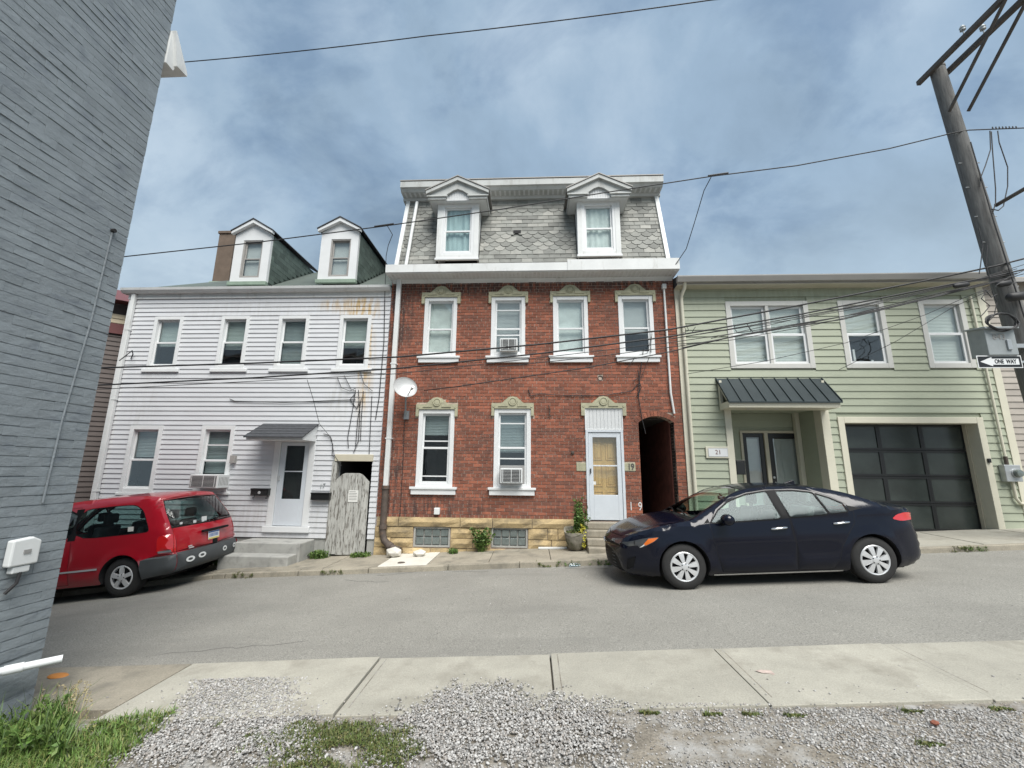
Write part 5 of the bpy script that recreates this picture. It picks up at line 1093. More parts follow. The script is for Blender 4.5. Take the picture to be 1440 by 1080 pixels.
# ================================================================== grey painted brick building on the left
KX, KY, KH = -4.1, 3.76, 9.4
gb = thing('grey_building', 'tall painted grey brick building with peeling wall and white cornice end', 'building', (-7.5, 0, ground(-5)))
c_ = MB(); c_.box(KX - 9, KX - .006, -9, KY - .006, -1.5, KH); c_.build('wall', 'grey_mortar', gb)
brl = []; z = ground(-4.1) + .52; row = 0
while z < KH - .1:
    off = (row % 2) * .108 + random.uniform(-.012, .012); y = KY; 
    first = .108 if row % 2 else .213
    bl = first
    while y > 1.7:
        L_ = (bl if y == KY else .213); brl.append((y - L_ + .0008, y, z, z + .0722)); y -= L_
    z += .0785; row += 1
brl.sort(key=lambda r: (r[0] - 3.5) ** 2 + (r[2] - 1.2) ** 2)
rest = MB(); GBR = MB().add([(-.5, -.5, -.5), (-.5, .5, -.5), (-.5, .5, .5), (-.5, -.5, .5), (.5, -.5, -.5), (.5, .5, -.5), (.46, .5, .5), (.46, -.5, .5), (.53, 0, -.12), (.47, -.5, -.2), (.47, .5, -.2)], [(4, 9, 8), (9, 7, 8), (7, 6, 8), (6, 10, 8), (10, 5, 8), (5, 4, 8), (0, 1, 5, 4), (3, 7, 6, 2), (0, 4, 9, 7, 3), (1, 2, 6, 10, 5)])
for i, (a, b, c, d) in enumerate(brl):
    xo = KX + random.uniform(-.0025, .002); c2 = c + random.uniform(-.004, .003); d2 = d + random.uniform(-.003, .004); tx = random.uniform(-.004, .004)
    if i < 300: o = piece('brick', xo - .03, xo, a, b, c2, d2, 'grey_brick', gb, key='gb', shared=GBR)
    else: rest.add([(xo + tx, a, c2), (xo, b, c2), (xo - tx - .0015, b, d2), (xo - .0015, a, d2), (xo - .02, a, c2), (xo - .02, b, c2), (xo - .02, b, d2), (xo - .02, a, d2)], [(0, 1, 2, 3), (4, 0, 3, 7), (1, 5, 6, 2), (3, 2, 6, 7), (0, 4, 5, 1)])
tag(rest.build('brickwork', 'grey_brick', gb), kind='stuff')
fb = MB(); z = ground(-4.1) + .52; row = 0                   # street face of the same building
while z < 6.2:
    x = KX; fl_ = .108 if row % 2 == 0 else .213
    while x > KX - 3.0:
        L_ = fl_ if x == KX else .213; fb.add([(x - L_ + .01, KY, z), (x, KY, z), (x, KY, z + .069), (x - L_ + .01, KY, z + .069)], [(1, 0, 3, 2)]); x -= L_
    z += .0785; row += 1
tag(fb.build('street_brickwork', 'grey_brick', gb), kind='stuff')
# rough parged base stones
z0 = ground(-4.1) - .1; yy = KY
while yy > 1.7:
    L_ = random.uniform(.22, .42); n = 4; vs = []; zt2 = ground(-4.1) + .51
    for zs0, zs1 in ((z0, z0 + .32), (z0 + .33, zt2)):
        vs = []; fs = []
        for j in range(n):
            for i in range(n):
                e = i in (0, n - 1) or j in (0, n - 1); vs.append((KX + (-.004 if e else random.uniform(.005, .035)), yy - L_ * i / (n - 1) + .004 * (1 if i else 0), zs0 + (zs1 - zs0 - .012) * j / (n - 1) + random.uniform(-.012, .012) * (0 if j in (0, n - 1) else 1)))
        fs = [(j * n + i, (j + 1) * n + i, (j + 1) * n + i + 1, j * n + i + 1) for j in range(n - 1) for i in range(n - 1)]
        MB().add(vs, [f[::-1] for f in fs]).build('base_stone', 'grey_brick', gb, smooth=60)
    yy -= L_
# cornice end poking out past the corner
zc = atY(252, 86, KY)[2]
cn = MB(); cn.prism([(KY + .005, zc), (KY + .10, zc - .01), (KY + .13, zc + .08), (KY + .13, zc + .10), (KY + .005, zc + .42)], 'x', KX - 8.9, KX + .02); cn.build('cornice', 'white_old', gb)
cn = MB(); cn.prism([(KY + .10, zc + .05), (KY + .24, zc + .055), (KY + .24, zc + .09), (KY + .02, zc + .44), (KY + .006, zc + .43)], 'x', KX - 8.9, KX + .06); cn.build('eave_gutter', 'white_old', gb)
def atX(x, y, X): r = ray(x, y); p = r * (X / r[0]); return (p[0], p[1], p[2] + EYE)
p0 = atX(160, 327, KX + .02); p1 = atX(50, 690, KX + .02)
cb2 = thing('wall_cable', 'grey painted cable running down the grey brick wall', 'cable', (KX, p0[1], 1.0))
MB().tube([(KX + .004, p0[1], p0[2]), (KX + .004, p0[1] - .02, p1[2] + 1.5), (KX + .004, p0[1] - .08, 2.2), (KX + .014, p0[1] - .10, p1[2] - .1)], .008, 8).build('cable', 'grey_mortar', cb2)
MB().tube([(KX - .0, p0[1], p0[2] + .02), (KX + .03, p0[1], p0[2] + .02)], .02, 10).build('clip', 'black_matte', cb2)
ub = atX(24, 781, KX + .08); bx = thing('utility_box', 'white plastic utility box on the grey brick wall', 'utility box', (KX, ub[1], ub[2]))
u0, u1 = atX(48, 781, KX + .02)[1], atX(-6, 781, KX + .1)[1]; zt2, zb2 = atX(24, 757, KX + .08)[2], atX(24, 800, KX + .08)[2]
u1 = u0 - .20; zt2 -= .02; zb2 += .015
MB().prism([(u0, zb2), (u0, zt2 - .02), (u0 - .06, zt2 + .012), (u1, zt2), (u1, zb2)], 'x', KX + .004, KX + .065).build('box', 'plastic_white', bx, bevel=.012)
MB().box(KX + .004, KX + .055, u1 + .04, u0 - .04, zb2 - .055, zb2 - .004).build('foot', 'plastic_white', bx, bevel=.008); MB().tube([(KX + .05, u0 - .10, zb2 - .05), (KX + .05, u0 - .11, zb2 - .13), (KX + .02, u0 - .15, zb2 - .2)], .012, 8).build('lead', 'cable', bx); MB().box(KX + .065, KX + .072, u0 - .12, u0 - .07, (zt2 + zb2) / 2 - .01, (zt2 + zb2) / 2 + .02).build('latch', 'ac_grey', bx)
e0 = atY(88, 926, 3.62); e1 = atY(-40, 953, 3.30)
pv = thing('plastic_pipe', 'white plastic pipe leaning at the foot of the grey wall', 'pipe', (e0[0], e0[1], ground(e0[0])))
MB().tube([e0, e1], .028, 14).build('pipe', 'plastic_white', pv, smooth=50)
mid_ = [e0[i] * .55 + e1[i] * .45 for i in range(3)]; MB().tube([mid_, [mid_[0] * .6 + e1[0] * .4, mid_[1] * .6 + e1[1] * .4, mid_[2] * .6 + e1[2] * .4]], .034, 14).build('sleeve', 'plastic_white', pv, smooth=50)
q = on_ground(62, 952, .04); oc = MB().lathe([(0, .022), (.05, .02), (.085, .01), (.095, 0), (.09, -.01)], (0, 0, 0), n=20); oc = oc.build('clay_saucer', 'orange', None, smooth=50); oc.location = (q[0] + .12, q[1] + .02, ground(q[0]) + .05); oc.scale = (1.0, .6, .8); tag(oc, 'small orange clay piece on the pavement beside the grey wall', 'saucer')
# ================================================================== utility pole, sign, wires
PX_B, PX_T, PYY = 10.12, 9.40, 8.74
def pole_x(z): return PX_B + (PX_T - PX_B) * z / 11.0
pole = thing('utility_pole', 'leaning weathered wooden utility pole beside the green house', 'utility pole', (pole_x(.5), PYY, ground(10)))
zs_ = [ground(10) - .2, 1.5, 3, 4.5, 6, 7.5, 9, 10.3, 11.06]
MB().tube([(pole_x(z), PYY, z) for z in zs_] , [.215, .207, .198, .187, .176, .164, .153, .142, .136], 20).build('pole', 'wood_pole', pole, smooth=50)
MB().lathe([(0, .05), (.09, .04), (.145, .0), (.145, -.05)], (pole_x(11.05), PYY, 11.07), n=20).build('pole_cap', 'wood_pole', pole, smooth=60)
za = 10.93
for (dx, y0) in ((-.21, PYY + .28), (.20, PYY + .12)):                         # twin cross arms reaching over the street
    MB().box(pole_x(za) + dx - .045, pole_x(za) + dx + .045, 7.0, y0, za - .055, za + .055).build('cross_arm', 'arm_wood', pole, bevel=.008)
    MB().tube([(pole_x(9.7) + dx, PYY - .16, 9.72), (pole_x(za) + dx + .01, 7.12, za - .06)], .033, 8).build('brace', 'arm_wood', pole)
MB().box(pole_x(za) - .165, pole_x(za) + .155, 7.05, 7.14, za - .02, za + .05).build('arm_spacer', 'arm_wood', pole)
for (dx, yy) in ((-.21, 7.2), (-.21, 7.9), (.20, 7.2), (.20, 7.9)):
    MB().lathe([(.012, 0), (.012, .12), (.05, .13), (.045, .17), (.055, .19), (.03, .24), (0, .245)], (pole_x(za) + dx, yy, za + .05), n=12).build('insulator', 'grey_metal', pole, smooth=40)
q = atY(1390, 291, PYY - .1)
MB().tube([(q[0] + .1, PYY - .15, q[2]), (q[0] + .12, 7.2, q[2] + .02)], .04, 8).build('stand_off_arm', 'arm_wood', pole)
for z in (8.5, 7.9, 7.2, 6.6, 5.6, 3.4, 2.6):
    MB().tube([(pole_x(z) - .21, PYY - .05, z), (pole_x(z) + .23, PYY - .05, z)], .011, 6).build('through_bolt', 'galv', pole)
MB().tube([(pole_x(8.9) + .0, PYY - .20, 8.9), (pole_x(7) - .05, PYY - .215, 7), (pole_x(5) - .06, PYY - .235, 5), (pole_x(2.5) - .06, PYY - .25, 2.5)], .012, 6).build('ground_wire', 'cable', pole)
# street sign on the pole
sy = 8.40; a, b, c, d = rect('p', 1374, 1437, 500, 517.5, sy)
sg = thing('one_way_sign', 'black and white one way sign with left arrow on the wooden pole', 'sign', ((a + b) / 2, sy, c))
tl = R_(1.5)
MB().box(a, b, sy - .004, sy + .004, c, d).build('plate', 'white', sg, bevel=.002); MB().box(a + .018, b - .018, sy - .007, sy - .0045, c + .018, d - .018).build('field', 'black', sg)
zm = (c + d) / 2; h = d - c; arr = MB(); x0 = a + .05
arr.prism([(x0, zm), (x0 + .22, zm - h * .37), (x0 + .22, zm - h * .24), (b - .06, zm - h * .24), (b - .06, zm + h * .24), (x0 + .22, zm + h * .24), (x0 + .22, zm + h * .37)], 'y', sy - .010, sy - .0075); arr.build('arrow', 'white', sg)
text_mesh('lettering', 'ONE  WAY', h * .46, (x0 + .215 + (b - .06 - x0 - .22) / 2, sy - .0115, zm), (R_(90), 0, 0), 'black', sg, .001, sx=.70, bold=.004)
MB().box((a + b) / 2 + .2, pole_x(zm), sy + .005, sy + .025, zm - .02, zm + .02).build('bracket', 'galv', sg)
# grey cabinet hung on the pole and a coil of cable before it
cbx = thing('pole_cabinet', 'grey metal cabinet mounted on the utility pole above the sign', 'cabinet', (9.25, 8.4, 3.9))
a, b, c, d = rect('p', 1388, 1430, 458, 499, 8.35)
MB().prism([(8.70, c), (8.36, c), (8.36, d - .06), (8.40, d), (8.70, d)], 'x', a, b).build('case', 'grey_metal', cbx, bevel=.012)
MB().prism([(8.73, d + .03), (8.30, d - .03), (8.30, d - .07), (8.73, d - .0)], 'x', a - .04, b + .04).build('lid', 'grey_metal', cbx, bevel=.008)
MB().box(b - .20, b - .12, 8.33, 8.359, c + .10, c + .30).build('handle', 'galv', cbx, bevel=.006); text_mesh('number', '843', .16, (a + .24, 8.355, c + .36), (R_(90), 0, 0), 'gutter_grey', cbx, .002)
MB().box(b - .10, pole_x(3.9) - .1, 8.55, 8.70, c + .2, c + .28).build('bracket', 'galv', cbx)
co = thing('cable_coil', 'coil of black cable hanging in front of the grey cabinet', 'cable coil', (9.6, 8.25, 4.2)); q = atY(1411, 452, 8.26); m_ = MB()
for k in range(5):
    r_ = .235 + random.uniform(-.02, .02); pts = [(q[0] + 1.15 * r_ * math.cos(t) + random.uniform(-.004, .004), 8.26 + .03 * math.sin(t * 2 + k) + k * .012, q[2] + .70 * r_ * math.sin(t)) for t in np.linspace(0, 2 * math.pi, 30)]
    o = MB().tube(pts, .011, 6, cap=False).build('loop', 'cable', co)
# splice cases on the strand at the pole
for (px, py, L_, r_) in ((1352, 402, .30, .05), (1430, 418, .36, .085), (1412, 400, .26, .06)):
    q = atY(px, py, 8.45); o = MB().tube([(q[0] - L_ / 2, 8.45, q[2] + .0), (q[0] - L_ / 2 + .04, 8.45, q[2]), (q[0] + L_ / 2 - .04, 8.45, q[2] + .03), (q[0] + L_ / 2, 8.45, q[2] + .03)], [r_ * .5, r_, r_, r_ * .5], 12).build('splice_case', 'cable', None, smooth=50)
    tag(o, 'black splice case on the cable strand beside the utility pole', 'splice case', 'splice cases at the utility pole')
def sag_pts(pts, sag, n=14):
    out = []
    for (p, q), s in zip(zip(pts, pts[1:]), sag if isinstance(sag, (list, tuple)) else [sag] * (len(pts) - 1)):
        for i in range(n + (1 if q is pts[-1] else 0)):
            t = i / n; v = [p[k] + (q[k] - p[k]) * t for k in range(3)]; v[2] -= s * 4 * t * (1 - t); out.append(tuple(v))
    return out
def wire(label, px, Y, r, sag=.0, name='cable', cat='cable', group=None, mat_='cable'):
    pts = [(*atY(p[0], p[1], p[2] if len(p) > 2 else Y),) for p in px]
    pts = [(p[0], p[1], p[2]) for p in pts]; o = MB().tube(sag_pts(pts, sag), r, 7).build(name, mat_, None, smooth=60); tag(o, label, cat, group); return o
STREET = 8.55
G = 'cables strung along the street from the pole'
def run(px, r, Y=STREET, lb='thin black cable in the bundle strung along the street'): return wire(lb, [(*p,) for p in px], Y, r * .85, .0, group=G)
run([(60, 519), (150, 517), (360, 510.5), (560, 502), (760, 484), (940, 463.5), (1120, 430), (1300, 395), (1400, 374), (1470, 356)], .021, lb='thick black street cable, uppermost one passing below the window sills')
run([(60, 545), (150, 541), (360, 531), (560, 518), (760, 497), (940, 473.5), (1120, 443), (1300, 407), (1400, 388), (1470, 372)], .019, lb='thick black street cable hung just under the uppermost one')
run([(60, 549), (150, 547), (300, 539), (560, 525.5), (760, 503), (940, 482), (1080, 462), (1215, 440), (1330, 413), (1440, 385)], .009)
run([(940, 477), (1060, 457), (1200, 431), (1320, 405), (1430, 384)], .012)
run([(700, 516), (826, 503), (960, 486), (1090, 464), (1230, 436), (1340, 410), (1430, 388)], .010)
run([(960, 489), (1045, 470), (1185, 449), (1300, 421), (1420, 392)], .014)
run([(985, 470), (1100, 452), (1210, 433), (1330, 404), (1430, 378)], .008)
run([(1000, 476), (1130, 446), (1240, 424), (1350, 400), (1440, 372)], .008)
run([(950, 484), (1030, 478), (1140, 458), (1260, 430), (1390, 396)], .008)
wire('thin cable from the brick wall beside the dish up to the pole', [(597, 549, 9.93), (640, 544), (826, 517), (940, 495), (1045, 470), (1185, 445), (1330, 410), (1420, 392)], 9.0, .011)
wire('thin drop cable crossing the green siding to the pole', [(965, 526, 9.9), (1075, 508), (1190, 482), (1300, 443), (1400, 400)], 9.2, .006)
wire('slack drop cable rising past the right green window to the pole', [(1180, 520, 9.9), (1260, 480), (1340, 432), (1410, 400)], 9.2, .006)
for (px, py) in ((971, 464), (1043, 462)):
    q = atY(px, py, STREET); c0 = MB()
    rl = random.Random(px)
    for k in range(3):
        xx = q[0] + rl.uniform(-.15, .15); c0.tube([(xx, STREET + .02, q[2] + rl.uniform(.06, .12)), (xx + rl.uniform(-.07, .07), STREET - .02, q[2] + rl.uniform(-.03, .03)), (xx + rl.uniform(-.10, .10), STREET, q[2] - rl.uniform(.05, .12))], .006, 5)
    o = c0.build('cable_lashing', 'cable', None); tag(o, 'black lashing holding the street cables together', 'lashing', 'lashings on the street cables', )
    o['kind'] = 'stuff'
# higher service wires
wire('high service wire passing the dormers to the pole', [(120, 367), (183, 360), (360, 341), (540, 318), (700, 295), (850, 271), (1000, 248), (1120, 233), (1250, 209), (1340, 187), (1362, 183), (1440, 180), (1475, 178)], 8.6, .0125)
for (px, py) in ((540, 318), (1010, 246.5)):
    q = atY(px, py, 8.6); o = MB().tube([(q[0] - .22, 8.6, q[2] - .01), (q[0] + .22, 8.6, q[2] + .05)], .022, 8).build('wire_splice', 'cable', None); tag(o, 'short wire splice on the high service wire', 'splice', 'splices on the high service wire')
wire('twisted drop wire from the service wire to the white house corner', [(545, 318, 8.6), (552, 330, 9.0), (546, 345, 9.5), (543, 360, 9.9), (541, 420, 9.93)], 9, .008)
wire('drop wire from the service wire to the brick house eaves', [(1000, 249, 8.6), (990, 268, 8.8), (976, 315, 9.2), (965, 350, 9.45), (950, 372, 9.55)], 9, .009)
wire('top wire between the grey building and the pole arm', [(250, 88, 9.2), (600, 50.5, 8.6), (1000, 0, 7.9), (1420, -52, 7.2)], 8, .0125, [.05, .04, .04])
tw = MB(); tq = atY(1413, 181, 8.6)
for k in range(8): tw.tube([(tq[0] - .28 + k * .07, 8.57, tq[2] - .03), (tq[0] - .25 + k * .07, 8.6, tq[2] + .05)], .012, 5)
o = tw.build('wire_wrap', 'cable', None); tag(o, 'wrapped wire end on the service wire right of the pole', 'splice'); o['kind'] = 'stuff'
for i, pts in enumerate(([(1392, 184), (1393, 210), (1386, 232), (1379, 250), (1378, 262)], [(1394, 185), (1396, 215), (1400, 265), (1400, 285), (1396, 300)], [(1403, 184), (1405, 200), (1417, 235), (1417, 262), (1411, 290), (1404, 296), (1394, 294)])):
    wire('loose pigtail wire hanging from the wrapped service wire', pts, 8.55, .010, group='pigtail wires at the pole')
for pts in ([(1376, 320), (1382, 345), (1379, 372), (1377, 385)], [(1388, 345), (1387, 375), (1392, 392)]): wire('short loose wire beside the pole above the cable bundle', pts, 8.5, .009, group='loose wires beside the pole')
for pts in ([(1388, 408), (1380, 420), (1392, 430), (1384, 440), (1378, 446)], [(1395, 410), (1402, 425), (1398, 444), (1390, 452)], [(1376, 412), (1386, 408), (1394, 418), (1402, 414)], [(1400, 402), (1415, 392), (1440, 380)], [(1418, 404), (1425, 398), (1440, 396)]): wire('tangled thin wire on the pole below the cable bundle', pts, 8.42, .008, group='tangled wires on the pole')
# cables clipped to the house fronts
def wall_wire(label, px, Y, r, grp=None): return wire(label, px, Y, r, 0, group=grp)
wall_wire('black cable sagging across the brick wall above the door', [(743, 548), (746, 557), (760, 554), (795, 556), (850, 556), (888, 550), (897, 540)], 9.975, .010)
for pts in ([(897, 520), (900, 540), (898, 560), (903, 590), (908, 610)], [(905, 490), (901, 520), (897, 550), (901, 580)], [(890, 536), (897, 532), (902, 545), (896, 556)]): wall_wire('black cable running down the brick wall above the passage', pts, 9.965, .009, 'cables clipped above the passage')
for pts in ([(917, 466), (914, 500), (906, 520), (900, 535)], [(917, 470), (910, 497), (895, 500), (880, 520)]): wall_wire('thin loose wire at the right upper brick window', pts, 9.93, .006, 'loose wires at the right upper brick window')
wall_wire('thin cable running down the brick wall beside the downspout', [(569, 590), (567, 640), (564, 700), (562, 728)], 9.975, .006)
wall_wire('black cable stapled across the white siding above the porch hood', [(323, 561), (330, 564), (400, 566), (470, 563), (500, 562)], 9.965, .009)
wall_wire('thin cable looping from the street cables to the porch hood', [(432, 534, 8.7), (440, 560, 9.3), (449, 596, 9.9), (466, 616, 9.95), (470, 640, 9.95), (478, 652, 9.95)], 9, .006)
wall_wire('thin cable from the hood edge to the gate passage', [(455, 610), (463, 612), (468, 625), (467, 640), (480, 655)], 9.96, .007)
for i, pts in enumerate(([(500, 548), (496, 575), (489, 615), (490, 630)], [(504, 548), (506, 580), (504, 620), (497, 637)], [(508, 560), (503, 590), (500, 628)], [(511, 550), (508, 590), (507, 620)], [(523, 557), (521, 600), (519, 640)], [(500, 553), (492, 562), (502, 575), (505, 565)])): wall_wire('black service cable hanging down the white siding over the gate', pts, 9.965, .008, 'service cables over the gate')
for pts in ([(474, 530), (480, 545), (492, 550), (500, 546)], [(484, 528), (494, 548), (500, 550)], [(506, 521), (512, 540), (524, 550)]): wall_wire('slack cable tail under the right upper window of the white house', pts, 9.95, .007, 'slack cable tails')
wall_wire('rusty conduit down the right edge of the white house', [(541, 420), (540, 480), (533, 560), (528, 590)], 9.97, .010)
wall_wire('bracket wire at the upper corner of the white house', [(168, 507, 9.5), (186, 493, 9.9), (187, 498, 9.95), (184, 505, 9.97)], 9.9, .012)
# satellite dish
dq = atY(568.5, 547.5, 9.62); dish = thing('satellite_dish', 'pale grey satellite dish on the brick wall beside the downspout', 'satellite dish', (dq[0], 9.9, dq[2]))
dm = MB(); prof = [(r_, .10 * (r_ / .27) ** 2) for r_ in np.linspace(0.001, .27, 9)] + [(.275, .11), (.27, .092)]
nrm = Vector((.45, -.80, .40)).normalized(); qd = Vector((0, 0, 1)).rotation_difference(nrm)
tmp = MB().lathe(prof, (0, 0, 0), n=30); dm.add([tuple(qd @ Vector(v) + Vector(dq)) for v in tmp.v], tmp.f); dm.build('reflector', 'pale_metal', dish, smooth=60)
cq = Vector(dq); tipp = cq + nrm * .34 + Vector((.12, 0, -.12)); MB().tube([cq + Vector((.05, -.0, -.22)), tipp], .012, 8).build('arm', 'grey_metal', dish)
MB().tube([tipp + nrm * .0, tipp - nrm * .12], [.035, .028], 10).build('receiver', 'pale_metal', dish); MB().tube([cq - nrm * .03, cq + Vector((-.02, .20, -.06)), (cq.x - .02, 9.9, cq.z - .55)], .02, 8).build('mast', 'grey_metal', dish, smooth=40); MB().box(cq.x - .07, cq.x + .05, 9.93, 9.985, cq.z - .66, cq.z - .46).build('wall_plate', 'galv', dish)
q = XZ('3', 775, 305, 9.97); bx_ = MB().box(q[0] - .06, q[0] + .06, 9.90, 9.985, q[1] - .09, q[1] + .09).build('junction_box', 'gutter_grey', None, bevel=.01); tag(bx_, 'small grey junction box on the white siding right of the air conditioner', 'junction box')
q = XZ('5', 790, 300, 9.98); bx_ = MB().tube([(q[0] - .02, 9.95, q[1] + .1), (q[0] + .02, 9.97, q[1] - .02), (q[0], 9.95, q[1] - .12), (q[0] + .03, 9.96, q[1] - .18)], .012, 8).build('iron_hook', 'rust_pipe', None); tag(bx_, 'rusty iron hook on the brick wall between window and door', 'hook')
# ================================================================== cars: one side surface y = S(x, z), one strip wrapped over the silhouette
def crom(pts, n=6, closed=False):
    P = [np.array(p, float) for p in pts]; out = []; m = len(P); rng_ = range(m if closed else m - 1)
    for i in rng_:
        p0, p1, p2, p3 = (P[(i - 1) % m] if closed or i else 2 * P[0] - P[1]), P[i], P[(i + 1) % m], (P[(i + 2) % m] if closed or i + 2 < m else 2 * P[-1] - P[-2])
        for k in range(n):
            t = k / n; a = .5 * ((2 * p1) + (-p0 + p2) * t + (2 * p0 - 5 * p1 + 4 * p2 - p3) * t * t + (-p0 + 3 * p1 - 3 * p2 + p3) * t ** 3); out.append(tuple(a))
    if not closed: out.append(tuple(P[-1]))
    return out
def chaikin(poly, it=2, k=.18):
    P = [np.array(p, float) for p in poly]
    for _ in range(it):
        Q = []
        for i in range(len(P)): a, b = P[i], P[(i + 1) % len(P)]; Q += [a * (1 - k) + b * k, a * k + b * (1 - k)]
        P = Q
    return [tuple(p) for p in P]
def offset_poly(poly, d):
    P = np.array(poly, float); n = len(P); area = sum(P[i][0] * P[(i + 1) % n][1] - P[(i + 1) % n][0] * P[i][1] for i in range(n)); s = 1 if area > 0 else -1; out = []
    for i in range(n):
        e1 = P[i] - P[i - 1]; e2 = P[(i + 1) % n] - P[i]; n1 = np.array([e1[1], -e1[0]]) / (np.linalg.norm(e1) + 1e-9); n2 = np.array([e2[1], -e2[0]]) / (np.linalg.norm(e2) + 1e-9)
        m = n1 + n2; L = np.linalg.norm(m); m = m / L if L > 1e-6 else n1; k = min(1 / max(m @ n1, .5), 2); out.append(tuple(P[i] + s * m * d * k))
    return out
def pip(pt, poly):
    x, y = pt; c = False; j = len(poly) - 1
    for i in range(len(poly)):
        xi, yi = poly[i]; xj, yj = poly[j]
        if (yi > y) != (yj > y) and x < (xj - xi) * (y - yi) / (yj - yi) + xi: c = not c
        j = i
    return c
def seg_dist(P, poly, closed=False):
    """distance of points P (n,2) to a polyline"""
    A = np.array(poly, float); B = np.roll(A, -1, 0) if closed else A[1:]; A = A if closed else A[:-1]; D = np.full(len(P), 9e9)
    for a, b in zip(A, B):
        ab = b - a; t = np.clip(((P - a) @ ab) / (ab @ ab + 1e-12), 0, 1); D = np.minimum(D, np.linalg.norm(P - (a + t[:, None] * ab), axis=1))
    return D
def cdt_regions(outline, regions, step, clear=.012):
    """triangulate the outline so that every region edge is a mesh edge; returns verts, [(key, tri)]"""
    V = []; E = []
    def addp(poly):
        n0 = len(V); V.extend(poly); E.extend([(n0 + i, n0 + (i + 1) % len(poly)) for i in range(len(poly))])
    addp(outline)
    for _, p in regions: addp(p)
    O = np.array(outline); gx = np.arange(O[:, 0].min(), O[:, 0].max(), step[0]); gy = np.arange(O[:, 1].min(), O[:, 1].max(), step[1])
    Gp = np.array([(x + (step[0] * .5 if j % 2 else 0), y) for j, y in enumerate(gy) for x in gx]); ok = in_poly(Gp[:, 0], Gp[:, 1], outline); Gp = Gp[ok]
    D = seg_dist(Gp, outline, True)
    for _, p in regions: D = np.minimum(D, seg_dist(Gp, p, True))
    Gp = Gp[D > clear]; V.extend([tuple(p) for p in Gp])
    r = delaunay_2d_cdt([Vector(p) for p in V], E, [], 0, 1e-5); vs = [tuple(v) for v in r[0]]; out = []
    for f in r[2]:
        c = tuple(sum(vs[i][k] for i in f) / len(f) for k in (0, 1))
        if not pip(c, outline): continue
        key = 'body'
        for k, p in regions:
            if pip(c, p): key = k; break
        out.append((key, tuple(f)))
    return vs, out
